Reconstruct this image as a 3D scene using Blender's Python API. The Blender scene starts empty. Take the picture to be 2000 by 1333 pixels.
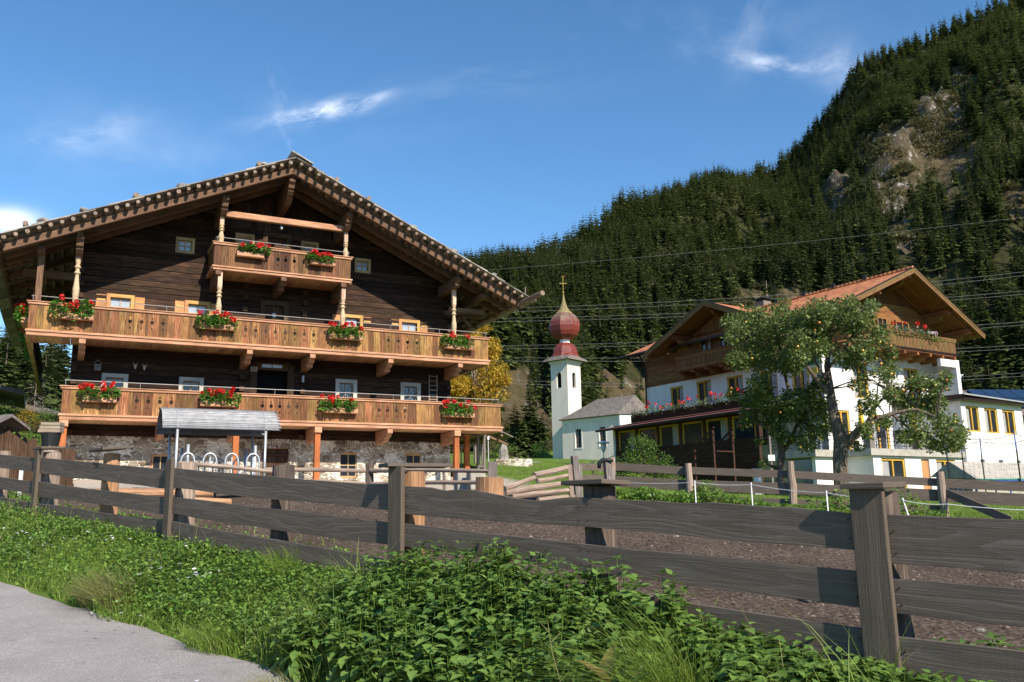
import bpy, math, random
import numpy as np
from mathutils import Vector, Matrix
from mathutils.geometry import tessellate_polygon
random.seed(7); rng = np.random.default_rng(7)
rad = math.radians
scene = bpy.context.scene
COL = scene.collection
# ------------------------------------------------------------------ camera
FPX, PITCH, ROLL = 1683.7, 0.19377, -0.01747        # focal length in pixels of a 2000 px wide frame
_cp, _sp = math.cos(PITCH), math.sin(PITCH)
FWD = np.array([0, _cp, _sp]); _up = np.array([0, -_sp, _cp]); _rt = np.array([1.0, 0, 0])
CX = math.cos(ROLL)*_rt + math.sin(ROLL)*_up
CY = -math.sin(ROLL)*_rt + math.cos(ROLL)*_up
def ray(x, y): return CX*(x-1000)/FPX - CY*(y-666.5)/FPX + FWD
def atd(x, y, d):
    r = ray(x, y); return r*d/r[1]
def azel(x, y):
    r = ray(x, y); return math.atan2(r[0], r[1]), r[2]/math.hypot(r[0], r[1])
cam = bpy.data.cameras.new('camera'); cam.sensor_width = 36; cam.lens = FPX/2000*36
cam.clip_start = 0.05; cam.clip_end = 6000
co = bpy.data.objects.new('camera', cam); COL.objects.link(co)
co.matrix_world = Matrix(((CX[0], CY[0], -FWD[0], 0), (CX[1], CY[1], -FWD[1], 0), (CX[2], CY[2], -FWD[2], 0), (0, 0, 0, 1)))
scene.camera = co
# ------------------------------------------------------------------ light
SUN_AZ, SUN_EL = 144.0, 38.0      # compass angle clockwise from +Y, elevation
sv = Vector((math.sin(rad(SUN_AZ))*math.cos(rad(SUN_EL)), math.cos(rad(SUN_AZ))*math.cos(rad(SUN_EL)), math.sin(rad(SUN_EL))))
sl = bpy.data.lights.new('sun', 'SUN'); sl.energy = 4.4; sl.angle = rad(0.53); sl.color = (1, .90, .76)
so = bpy.data.objects.new('sun', sl); COL.objects.link(so); so.rotation_euler = sv.to_track_quat('Z', 'Y').to_euler()
scene.view_settings.view_transform = 'Standard'; scene.view_settings.look = 'None'
scene.view_settings.exposure = 0.6; scene.view_settings.gamma = 1
scene.cycles.max_bounces = 6; scene.cycles.diffuse_bounces = 3; scene.cycles.glossy_bounces = 2
scene.cycles.transmission_bounces = 3; scene.cycles.transparent_max_bounces = 6
W = bpy.data.worlds.new('World'); scene.world = W; W.use_nodes = True
def world():
    nt = W.node_tree; N = nt.nodes; L = nt.links
    bg = N['Background']; bg.inputs[1].default_value = 0.135
    sky = N.new('ShaderNodeTexSky'); sky.sky_type = 'NISHITA'; sky.sun_disc = False
    sky.sun_elevation = rad(SUN_EL); sky.sun_rotation = rad(SUN_AZ); sky.air_density = 1.0; sky.dust_density = 0.3; sky.ozone_density = 1.6; sky.altitude = 1200
    tc = N.new('ShaderNodeTexCoord')
    hs = N.new('ShaderNodeHueSaturation'); hs.inputs['Saturation'].default_value = 1.22; hs.inputs['Hue'].default_value = .497
    L.new(sky.outputs[0], hs.inputs['Color'])
    col = hs.outputs[0]
    def vm(op, a, b=None):
        n = N.new('ShaderNodeVectorMath'); n.operation = op; L.new(a, n.inputs[0])
        if b is not None:
            if isinstance(b, (tuple, list)): n.inputs[1].default_value = b
            else: L.new(b, n.inputs[1])
        return n
    def m(op, a, b=None, c=None):
        n = N.new('ShaderNodeMath'); n.operation = op
        for i, q in enumerate((a, b, c)):
            if q is None: continue
            if isinstance(q, (int, float)): n.inputs[i].default_value = q
            else: L.new(q, n.inputs[i])
        return n.outputs[0]
    # clouds: each a soft patch round its own direction in the sky, broken up by stretched noise
    # (px, py, half width, half height, tilt deg, strength, noise scale, threshold)
    for (px, py, hw, hh, tilt, st, ns, th) in (
        (630, 220, 85, 15, 12, .75, 9, .36), (715, 203, 48, 9, 24, .45, 12, .38),
        (175, 262, 90, 30, 10, .25, 6, .40), (18, 434, 42, 20, 0, 1.0, 8, .25), (330, 330, 190, 60, -15, .10, 3, .40),
        (1465, 60, 32, 80, -20, .20, 8, .38), (1510, 126, 75, 14, -8, .40, 9, .36), (1590, 130, 60, 14, 6, .30, 9, .38), (1665, 145, 60, 34, -20, .26, 8, .38),
        (1400, 110, 260, 110, 0, .10, 4, .42), (800, 200, 420, 60, 12, .07, 3, .42), (560, 240, 70, 22, -70, .2, 12, .45)):
        d = ray(px, py); d = d/np.linalg.norm(d)
        e1 = ray(px+10*math.cos(rad(tilt)), py-10*math.sin(rad(tilt))); e1 = e1/np.linalg.norm(e1)-d; e1 = e1-d*(e1@d); e1 /= np.linalg.norm(e1)
        e2 = np.cross(d, e1)
        gx = vm('DOT_PRODUCT', tc.outputs['Generated'], tuple(e1)).outputs['Value']
        gy = vm('DOT_PRODUCT', tc.outputs['Generated'], tuple(e2)).outputs['Value']
        gd = vm('DOT_PRODUCT', tc.outputs['Generated'], tuple(d)).outputs['Value']
        cb = N.new('ShaderNodeCombineXYZ'); L.new(gx, cb.inputs[0]); L.new(m('MULTIPLY', gy, hw/hh*.55), cb.inputs[1]); cb.inputs[2].default_value = px*.01
        no = N.new('ShaderNodeTexNoise'); L.new(cb.outputs[0], no.inputs['Vector']); no.inputs['Scale'].default_value = ns*1.6; no.inputs['Detail'].default_value = 7; no.inputs['Distortion'].default_value = .25; no.inputs['Roughness'].default_value = .62
        wob = m('MULTIPLY', m('SUBTRACT', no.outputs['Fac'], .5), .9)
        X = m('DIVIDE', gx, hw/FPX); Y = m('DIVIDE', gy, hh/FPX)
        r2 = m('ADD', m('POWER', m('ABSOLUTE', m('ADD', X, wob)), 2), m('POWER', m('ABSOLUTE', m('ADD', Y, wob)), 2))
        ga = m('POWER', 2.718, m('MULTIPLY', r2, -1.1))
        mr = N.new('ShaderNodeMapRange'); mr.interpolation_type = 'SMOOTHSTEP'; L.new(no.outputs['Fac'], mr.inputs[0]); mr.inputs[1].default_value = th; mr.inputs[2].default_value = th+.32
        fac = m('MULTIPLY', m('MULTIPLY', ga, mr.outputs[0]), st)
        fac = m('MULTIPLY', fac, m('GREATER_THAN', gd, 0.0))
        cl = N.new('ShaderNodeClamp'); L.new(fac, cl.inputs[0])
        mx = N.new('ShaderNodeMix'); mx.data_type = 'RGBA'; L.new(cl.outputs[0], mx.inputs[0]); L.new(col, mx.inputs[6]); mx.inputs[7].default_value = (7.6, 7.9, 8.4, 1)
        col = mx.outputs[2]
    L.new(col, bg.inputs[0])
world()
# ------------------------------------------------------------------ materials
MAT = {}
class Nt:
    def __init__(s, name):
        s.m = bpy.data.materials.new(name); s.m.use_nodes = True; s.t = s.m.node_tree; s.N = s.t.nodes; s.L = s.t.links
        s.b = s.N['Principled BSDF']; s.o = s.N['Material Output']; MAT[name] = s.m
        s.tc = s.N.new('ShaderNodeTexCoord')
    def n(s, t, **k):
        x = s.N.new('ShaderNode'+t)
        for a, v in k.items(): setattr(x, a, v)
        return x
    def put(s, x, v):
        if isinstance(v, (int, float, tuple, list)):
            if isinstance(v, (tuple, list)) and len(v) == 3 and len(x.default_value) == 4: v = (*v, 1)
            x.default_value = v
        else: s.L.new(v, x)
    def map(s, src, scale=(1, 1, 1), rot=(0, 0, 0)):
        x = s.n('Mapping'); s.L.new(s.tc.outputs[src] if isinstance(src, str) else src, x.inputs[0]); x.inputs['Scale'].default_value = scale; x.inputs['Rotation'].default_value = rot
        return x.outputs[0]
    def noise(s, vec, scale=5, detail=4, rough=.55, dist=0.0):
        x = s.n('TexNoise'); s.L.new(vec, x.inputs['Vector']); x.inputs['Scale'].default_value = scale; x.inputs['Detail'].default_value = detail; x.inputs['Roughness'].default_value = rough; x.inputs['Distortion'].default_value = dist
        return x.outputs['Fac']
    def vor(s, vec, scale=5, feature='F1', out='Distance', rnd=1):
        x = s.n('TexVoronoi', feature=feature); s.L.new(vec, x.inputs['Vector']); x.inputs['Scale'].default_value = scale; x.inputs['Randomness'].default_value = rnd
        return x.outputs[out]
    def ramp(s, fac, stops):
        x = s.n('ValToRGB'); s.L.new(fac, x.inputs[0]); e = x.color_ramp.elements
        while len(e) < len(stops): e.new(.5)
        for i, (p, c) in enumerate(stops):
            e[i].position = p; e[i].color = (*c, 1) if len(c) == 3 else c
        return x.outputs[0]
    def math(s, op, a, b=0.0, c=0.0):
        x = s.n('Math', operation=op)
        for i, v in enumerate((a, b, c)): s.put(x.inputs[i], v)
        return x.outputs[0]
    def rng(s, v, a, b, c=0.0, d=1.0):
        x = s.n('MapRange'); s.L.new(v, x.inputs[0])
        for i, q in enumerate((a, b, c, d)): x.inputs[i+1].default_value = q
        return x.outputs[0]
    def mix(s, f, a, b, mode='MIX'):
        x = s.n('Mix', data_type='RGBA', blend_type=mode); s.put(x.inputs[0], f); s.put(x.inputs[6], a); s.put(x.inputs[7], b)
        return x.outputs[2]
    def island(s): return s.n('NewGeometry').outputs['Random Per Island']
    def hsv(s, c, h=.5, sa=1.0, v=1.0):
        x = s.n('HueSaturation'); s.put(x.inputs['Color'], c); s.put(x.inputs['Hue'], h); s.put(x.inputs['Saturation'], sa); s.put(x.inputs['Value'], v)
        return x.outputs[0]
    def bump(s, h, st=.3, d=.02):
        x = s.n('Bump'); s.L.new(h, x.inputs['Height']); x.inputs['Strength'].default_value = st; x.inputs['Distance'].default_value = d
        s.L.new(x.outputs[0], s.b.inputs['Normal'])
    def fin(s, col, rough=.8, metal=0.0, spec=None):
        s.put(s.b.inputs['Base Color'], col); s.put(s.b.inputs['Roughness'], rough); s.b.inputs['Metallic'].default_value = metal
        if spec is not None: s.b.inputs['Specular IOR Level'].default_value = spec
        return s.m
def wood(name, dark, mid, light, var=.35, hue=.02, rough=.8, gs=1.0, bump=.35, stain=.0, stainc=(.02, .012, .008)):
    s = Nt(name); uv = s.map('UV', (1.3*gs, 22*gs, 1)); g = s.noise(uv, 1.6, 6, .6, .5)
    c = s.ramp(g, [(.28, dark), (.5, mid), (.72, light)])
    big = s.noise(s.map('UV', (.5, .9, 1)), 1.5, 4, .6)
    kn = s.vor(s.map('UV', (2.2, 7, 1)), 1.0); c = s.mix(s.rng(kn, .03, .10, .75, 0), c, dark)
    c = s.hsv(c, h=s.rng(s.math('FRACT', s.math('MULTIPLY', s.island(), 7.3)), 0, 1, .5-hue, .5+hue), v=s.math('MULTIPLY', s.rng(s.island(), 0, 1, 1-var, 1+var), s.rng(big, .3, .7, .72, 1.25)))
    if stain: c = s.mix(s.math('MULTIPLY', s.rng(s.noise(s.map('UV', (.7, 2.6, 1)), 2.2, 5, .65), .48, .66, 0, 1), stain), c, stainc)
    s.bump(g, bump, .006); return s.fin(c, rough, spec=.25)
wood('log_wall', (.012, .0065, .004), (.040, .020, .012), (.13, .066, .037), var=.55, hue=.012, stain=.6, stainc=(.016, .011, .009), bump=.6)
wood('dark_beam', (.03, .017, .010), (.075, .043, .024), (.14, .085, .05), var=.25)
wood('roof_beam', (.085, .05, .028), (.19, .115, .065), (.30, .19, .11), var=.3, stain=.4, stainc=(.10, .07, .048))
wood('honey_beam', (.36, .19, .095), (.56, .32, .17), (.72, .47, .28), var=.18, stain=.35, stainc=(.30, .14, .06))
wood('pale_post', (.42, .26, .16), (.60, .42, .29), (.74, .58, .44), var=.12)
wood('balcony_board', (.10, .045, .016), (.25, .118, .042), (.48, .27, .125), var=.5, hue=.02, stain=.75, stainc=(.12, .065, .034))
wood('balcony_board_old', (.07, .030, .014), (.15, .070, .033), (.27, .14, .07), var=.5, hue=.015, stain=.6, stainc=(.09, .052, .034))
wood('orange_post', (.33, .115, .03), (.50, .19, .05), (.62, .27, .09), var=.12)
wood('larch_shutter', (.42, .20, .07), (.56, .29, .11), (.68, .39, .17), var=.14)
wood('window_wood', (.36, .24, .12), (.50, .35, .19), (.6, .45, .27), var=.1)
wood('lime_frame', (.36, .34, .29), (.50, .48, .42), (.62, .6, .54), var=.08)
wood('shingle', (.17, .145, .125), (.34, .305, .27), (.52, .48, .44), var=.4, hue=.01, bump=.8)
wood('roof_pole', (.12, .085, .06), (.24, .18, .13), (.40, .32, .25), var=.3)
wood('fence_log', (.055, .042, .033), (.13, .10, .078), (.26, .205, .16), var=.3, bump=.9, stain=.6, stainc=(.05, .038, .03))
wood('cut_log', (.22, .12, .055), (.38, .22, .105), (.56, .37, .21), var=.2, bump=.7)
wood('rail_log', (.17, .125, .09), (.31, .24, .18), (.46, .38, .30), var=.2, bump=.6)
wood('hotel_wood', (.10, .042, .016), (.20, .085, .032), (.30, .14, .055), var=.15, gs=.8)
wood('hotel_wood_lit', (.16, .065, .022), (.27, .12, .042), (.38, .19, .075), var=.15, gs=.8)  # same timber brightened for the sunlit front, sun put into the colour
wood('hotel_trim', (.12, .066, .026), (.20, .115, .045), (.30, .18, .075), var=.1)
wood('yellow_frame', (.42, .21, .03), (.58, .31, .05), (.68, .40, .09), var=.08)
wood('chalet_dark', (.03, .015, .010), (.06, .03, .018), (.10, .05, .03), var=.25)
wood('grey_plank', (.10, .085, .075), (.20, .175, .155), (.33, .30, .27), var=.3)
def weathered():
    # foreground boards: long cathedral grain in dark grey weathered larch
    for name, k, warm in (('fence_board', 2.25, 0), ('fence_post_board', 1.75, 1), ('fence_cap', 2.1, 1)):
        s = Nt(name)
        uv = s.map('UV', (.55, 5.5, 1)); w = s.noise(uv, 1.0, 2, .5, .3)
        sep = s.n('SeparateXYZ'); s.L.new(s.map('UV', (1, 1, 1)), sep.inputs[0])
        ringv = s.math('ADD', s.math('MULTIPLY', sep.outputs[1], 8.0), s.math('MULTIPLY', w, 11.0))
        ring = s.math('FRACT', ringv); ring = s.math('POWER', ring, 2.2)
        fib = s.noise(s.map('UV', (2.5, 110, 1)), 1.2, 5, .65)
        blot = s.noise(s.map('UV', (1.1, 3.5, 1)), 1.3, 5, .6)
        saw = s.noise(s.map('UV', (140, .6, 1)), 1.0, 2, .5)
        kn = s.vor(s.map('UV', (1.4, 5.2, 1)), 1.0)
        c = s.ramp(s.math('ADD', s.math('MULTIPLY', ring, .24), s.math('MULTIPLY', fib, .72)), [(.2, (.030*k, .025*k, .022*k)), (.5, (.085*k, .074*k, .067*k)), (.8, (.165*k, .150*k, .140*k))])
        c = s.mix(s.rng(kn, .02, .09, .85, 0), c, (.022, .016, .012))
        c = s.mix(s.rng(blot, .35, .7, .45, 0), c, (.055*k, .047*k, .042*k)); c = s.mix(.5, c, (.145, .105, .072))
        if warm: c = s.mix(.3, c, (.13, .10, .07))
        c = s.hsv(c, v=s.math('MULTIPLY', s.rng(s.island(), 0, 1, .82, 1.2), s.rng(saw, .3, .7, .93, 1.06)))
        s.bump(s.math('ADD', s.math('MULTIPLY', ring, .5), s.math('ADD', fib, s.math('MULTIPLY', saw, .2))), .55, .006); s.fin(c, .82, spec=.22)
weathered()
def plain(name, col, rough=.6, metal=0.0, nvar=.12, scale=8, spec=None, bump=0):
    s = Nt(name); n = s.noise(s.map('Object'), scale, 5, .6)
    c = s.hsv(s.mix(0.0, col, col), v=s.rng(n, .3, .7, 1-nvar, 1+nvar))
    if bump: s.bump(n, bump, .01)
    return s.fin(c, rough, metal, spec)
def stone_wall():
    s = Nt('stone_masonry'); v = s.map('Object', (1, 1, 1.9)); w = s.noise(v, 3.0, 3, .5)
    vv = s.n('VectorMath', operation='ADD'); s.L.new(v, vv.inputs[0]); sc = s.n('VectorMath', operation='SCALE'); s.L.new(s.n('TexNoise').outputs['Color'], sc.inputs[0]); sc.inputs['Scale'].default_value = .35; s.L.new(sc.outputs[0], vv.inputs[1])
    nn = [x for x in s.N if x.type == 'TEX_NOISE'][-1]; s.L.new(v, nn.inputs['Vector']); nn.inputs['Scale'].default_value = 3
    e = s.vor(vv.outputs[0], 3.6, 'DISTANCE_TO_EDGE'); cell = s.vor(vv.outputs[0], 3.6, 'F1', 'Color')
    sep = s.n('SeparateColor'); s.L.new(cell, sep.inputs[0])
    st = s.ramp(sep.outputs[0], [(0, (.16, .115, .075)), (.3, (.25, .20, .15)), (.6, (.38, .33, .26)), (.85, (.44, .35, .24)), (1, (.30, .26, .21))])
    st = s.hsv(st, v=s.rng(s.noise(v, 16, 4, .6), .3, .7, .7, 1.3))
    wash = s.noise(s.map('Object', (1, 1, 1.3)), 1.1, 5, .7)
    edge = s.math('ADD', s.rng(e, .02, .11, 0, .5), s.rng(wash, .35, .65, .32, -.65))
    f = s.rng(s.math('ADD', edge, s.math('MULTIPLY', s.noise(v, 9, 4, .6), .5)), .22, .55, 0, 1)
    c = s.mix(f, (.82, .77, .67), st)
    # grime towards irregular damp patches
    c = s.mix(s.rng(s.noise(s.map('Object', (.5, 1, 1.4)), 1.3, 4, .6), .58, .75, 0, .35), c, (.25, .22, .18))
    s.bump(s.math('ADD', s.rng(e, 0, .15, 0, 1), s.math('MULTIPLY', s.noise(v, 22, 4, .6), .4)), .9, .035); s.fin(c, .93, spec=.15)
stone_wall()
def misc_mats():
    s = Nt('white_render'); n = s.noise(s.map('Object', (1.3, 1.3, .28)), 1.2, 6, .68); f = s.noise(s.map('Object'), 60, 3, .6)
    s.bump(f, .25, .006); s.fin(s.mix(s.rng(n, .42, .72, 0, .6), (.82, .80, .76), (.66, .63, .58)), .9, spec=.2)
    s = Nt('chapel_render'); n = s.noise(s.map('Object', (1, 1, .35)), .9, 6, .65); f = s.noise(s.map('Object'), 14, 4, .6)
    s.bump(f, .4, .02); s.fin(s.mix(s.rng(n, .42, .72, 0, .6), (.78, .71, .61), (.54, .49, .42)), .92, spec=.15)
    s = Nt('roof_tiles_red'); uv = s.map('UV', (1, 1, 1)); sep = s.n('SeparateXYZ'); s.L.new(uv, sep.inputs[0])
    cx = s.math('MULTIPLY', sep.outputs[0], 3.6); cy = s.math('MULTIPLY', sep.outputs[1], 2.9)
    wv = s.math('ABSOLUTE', s.math('SINE', s.math('MULTIPLY', cx, 3.14159))); st = s.math('FRACT', cy)
    cell = s.n('CombineXYZ'); s.L.new(s.math('FLOOR', cx), cell.inputs[0]); s.L.new(s.math('FLOOR', cy), cell.inputs[1])
    wn = s.n('TexWhiteNoise'); s.L.new(cell.outputs[0], wn.inputs[0])
    c = s.ramp(wn.outputs['Value'], [(0, (.36, .115, .040)), (.5, (.54, .185, .062)), (1, (.64, .26, .10))])
    c = s.mix(s.rng(s.noise(uv, 1.2, 5, .65), .55, .8, 0, .35), c, (.22, .12, .08))
    c = s.mix(s.rng(wv, 0, .3, .8, 0), c, (.07, .028, .016))
    s.bump(s.math('ADD', wv, s.math('MULTIPLY', st, -.4)), 1.0, .05); s.fin(c, .8)
    s = Nt('dome_shingle'); uv = s.map('UV', (1, 1, 1)); br = s.n('TexBrick'); s.L.new(uv, br.inputs[0])
    for k, v in (('Scale', 5.0), ('Brick Width', .9), ('Row Height', .8), ('Mortar Size', .06)): br.inputs[k].default_value = v
    br.inputs['Color1'].default_value = (.30, .045, .028, 1); br.inputs['Color2'].default_value = (.17, .03, .022, 1); br.inputs['Mortar'].default_value = (.05, .012, .01, 1)
    sp = s.n('SeparateXYZ'); s.L.new(s.map('Object'), sp.inputs[0])
    wear = s.math('ADD', s.rng(sp.outputs[2], 15.2, 16.9, 0, .55), s.rng(s.noise(s.map('Object'), 2.2, 5, .7), .35, .75, -.35, .5))
    c = s.mix(s.rng(wear, .2, .6, 0, .85), br.outputs[0], (.20, .16, .11)); s.bump(br.outputs['Fac'], .5, .03); s.fin(c, .5)
    s = Nt('dome_cap'); n = s.noise(s.map('Object', (1, 1, .5)), 2.4, 5, .7); s.fin(s.ramp(n, [(.3, (.14, .12, .09)), (.5, (.26, .20, .06)), (.7, (.30, .27, .22))]), .7)
    s = Nt('shingle_roof'); uv = s.map('UV', (1, 1, 1)); br = s.n('TexBrick'); s.L.new(uv, br.inputs[0])
    for k, v in (('Scale', 4.0), ('Brick Width', .6), ('Row Height', 1.0), ('Mortar Size', .035), ('Mortar Smooth', .3)): br.inputs[k].default_value = v
    br.inputs['Color1'].default_value = (.23, .195, .16, 1); br.inputs['Color2'].default_value = (.12, .10, .085, 1); br.inputs['Mortar'].default_value = (.035, .028, .022, 1)
    c = s.mix(s.rng(s.noise(uv, 1.4, 6, .7), .4, .7, 0, .5), br.outputs[0], (.30, .27, .23)); s.bump(br.outputs['Fac'], .6, .04); s.fin(c, .9)
    s = Nt('felt_roof'); n = s.noise(s.map('Object'), 9, 5, .7); c = s.mix(s.rng(n, .35, .65, 0, 1), (.16, .055, .045), (.24, .10, .085)); s.fin(c, .9)
    s = Nt('corrugated_zinc'); n = s.noise(s.map('Object'), 5, 5, .65); s.fin(s.mix(s.rng(n, .35, .7, 0, 1), (.17, .175, .185), (.28, .285, .30)), .55, .35)
    s = Nt('galvanised'); n = s.noise(s.map('Object'), 30, 3, .6); s.fin(s.mix(n, (.45, .47, .48), (.66, .68, .69)), .45, .5)
    plain('nail_rust', (.05, .022, .012), .8, .2); plain('dark_metal', (.03, .03, .033), .5, .3); plain('gutter_metal', (.035, .018, .014), .45, .4); plain('wire_metal', (.30, .31, .32), .5, .6)
    plain('cable_metal', (.17, .17, .18), .6, .2)
    s = Nt('rail_wire'); s.fin((.42, .42, .42), .45, .6)
    s = Nt('window_glass'); n = s.noise(s.map('Object'), 2.5, 2, .5); c = s.mix(n, (.012, .016, .022), (.035, .045, .06)); s.bump(n, .08, .05); s.fin(c, .06, spec=.8)
    s = Nt('pale_glass'); n = s.noise(s.map('Object'), 3, 2, .5); s.fin(s.mix(n, (.30, .36, .42), (.50, .57, .63)), .15, spec=.8)
    s = Nt('curtain'); n = s.noise(s.map('Object', (14, 14, .4)), 2.0, 3, .6); s.fin(s.mix(s.rng(n, .35, .65), (.22, .22, .22), (.5, .49, .47)), .9)
    plain('dark_void', (.004, .004, .004), 1, 0, .0); plain('gold', (.80, .50, .12), .3, .85, .05); plain('white_paint', (.78, .78, .77), .5)  # dark_void: near black painted in for unlit depth, also planter soil
    plain('sign_board', (.42, .40, .36), .7); plain('black_paint', (.012, .012, .012), .5); plain('bone', (.56, .5, .40), .7)
    plain('solar_panel', (.012, .022, .05), .12, .2, .2, 3, .8); plain('concrete', (.42, .39, .33), .9, 0, .2, 3, .2, .3); plain('trampoline_blue', (.02, .12, .42), .5)
    plain('trampoline_mat', (.015, .015, .017), .8); plain('green_pad', (.04, .30, .20), .6); plain('sign_green', (.012, .12, .08), .6); plain('sign_yellow', (.55, .40, .03), .6)
    plain('parasol_yellow', (.75, .47, .03), .85); plain('chimney', (.20, .17, .15), .9); plain('brown_shingle', (.15, .115, .095), .85, 0, .3, 4); plain('black_rubber', (.014, .016, .016), .55)
    plain('white_plastic', (.80, .80, .80), .45, 0, .05); plain('red_petal', (.68, .012, .010), .6, 0, .25, 40); plain('pink_petal', (.62, .05, .22), .6, 0, .2, 40); plain('white_petal', (.80, .78, .80), .6, 0, .1, 40)
    plain('yellow_petal', (.75, .52, .02), .6); plain('planter_wood', (.45, .24, .12), .8, 0, .3, 6)
    s = Nt('rock'); v = s.map('Object'); n = s.noise(v, 2.5, 7, .65); f = s.noise(v, 14, 5, .65); c = s.ramp(s.math('ADD', s.math('MULTIPLY', n, .6), s.math('MULTIPLY', f, .4)), [(.3, (.12, .105, .09)), (.5, (.28, .26, .235)), (.7, (.48, .46, .43))])
    s.bump(f, .7, .05); s.fin(c, .92, spec=.2)
    s = Nt('bark'); v = s.map('Object', (3, 3, .9)); n = s.noise(v, 6, 6, .7, .4); c = s.ramp(n, [(.3, (.045, .033, .024)), (.5, (.14, .11, .085)), (.72, (.27, .235, .19))]); s.bump(n, 1.0, .03); s.fin(c, .95, spec=.1)
    s = Nt('spruce_bark'); n = s.noise(s.map('Object', (2, 2, .6)), 3, 4, .6); s.fin(s.ramp(n, [(.3, (.09, .07, .055)), (.7, (.25, .21, .17))]), .95, spec=.1)
    s = Nt('apple'); r = s.island(); oi = s.n('ObjectInfo').outputs['Random']; s.fin(s.ramp(oi, [(0, (.62, .50, .08)), (.5, (.68, .38, .07)), (.8, (.62, .17, .05)), (1, (.50, .50, .10))]), .35)
misc_mats()
def leafmat(name, c0, c1, c2, rough=.5, trans=.3, tint=None, obj=False, spec=.35, sat=1.0):
    s = Nt(name); r = s.island()
    c = s.ramp(r, [(0, c0), (.5, c1), (1, c2)])
    if obj: c = s.hsv(c, h=s.rng(s.n('ObjectInfo').outputs['Random'], 0, 1, .487, .515), v=s.rng(s.n('ObjectInfo').outputs['Random'], 0, 1, 1.3, .72))
    if tint:
        at = s.n('Attribute', attribute_name=tint); c = s.hsv(c, h=s.rng(at.outputs['Fac'], 0, 1, .515, .478), v=s.rng(at.outputs['Fac'], 0, 1, .62, 1.5))
    s.fin(c, rough, spec=spec)
    tr = s.n('BsdfTranslucent'); s.L.new(s.hsv(c, h=.485, v=1.5), tr.inputs[0]); mx = s.n('MixShader'); mx.inputs[0].default_value = trans
    s.L.new(s.b.outputs[0], mx.inputs[1]); s.L.new(tr.outputs[0], mx.inputs[2]); s.L.new(mx.outputs[0], s.o.inputs[0])
leafmat('spruce_needles', (.041, .058, .019), (.067, .091, .026), (.11, .14, .039), .7, .2, obj=True, spec=.1)
leafmat('forest_needles', (.040, .057, .020), (.064, .088, .027), (.104, .132, .040), .7, .2, tint='tint', spec=.1)
leafmat('dead_twigs', (.10, .085, .065), (.14, .12, .095), (.19, .165, .13), .9, .05)
leafmat('nettle_leaf', (.078, .145, .030), (.12, .21, .042), (.18, .29, .065), .45, .22)
leafmat('dock_leaf', (.055, .12, .020), (.12, .20, .03), (.20, .17, .05), .5, .3)
leafmat('grass_blade', (.11, .19, .03), (.18, .28, .045), (.30, .37, .08), .5, .35)
leafmat('dry_grass', (.16, .20, .05), (.25, .26, .08), (.38, .34, .15), .6, .35)
leafmat('herb_leaf', (.09, .18, .028), (.14, .26, .04), (.21, .33, .06), .5, .3)
leafmat('apple_leaf', (.085, .13, .034), (.14, .20, .052), (.23, .28, .10), .5, .25)
leafmat('bush_leaf', (.06, .125, .024), (.10, .19, .035), (.19, .28, .06), .5, .3)
leafmat('yellow_leaf', (.26, .22, .03), (.48, .34, .035), (.62, .42, .05), .55, .35)
leafmat('geranium_leaf', (.055, .16, .020), (.09, .24, .03), (.14, .32, .055), .5, .25)
leafmat('silver_leaf', (.14, .18, .13), (.28, .32, .26), (.40, .43, .38), .6, .2)
leafmat('shrub_brown', (.07, .065, .025), (.11, .11, .035), (.16, .15, .06), .7, .2)
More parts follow.
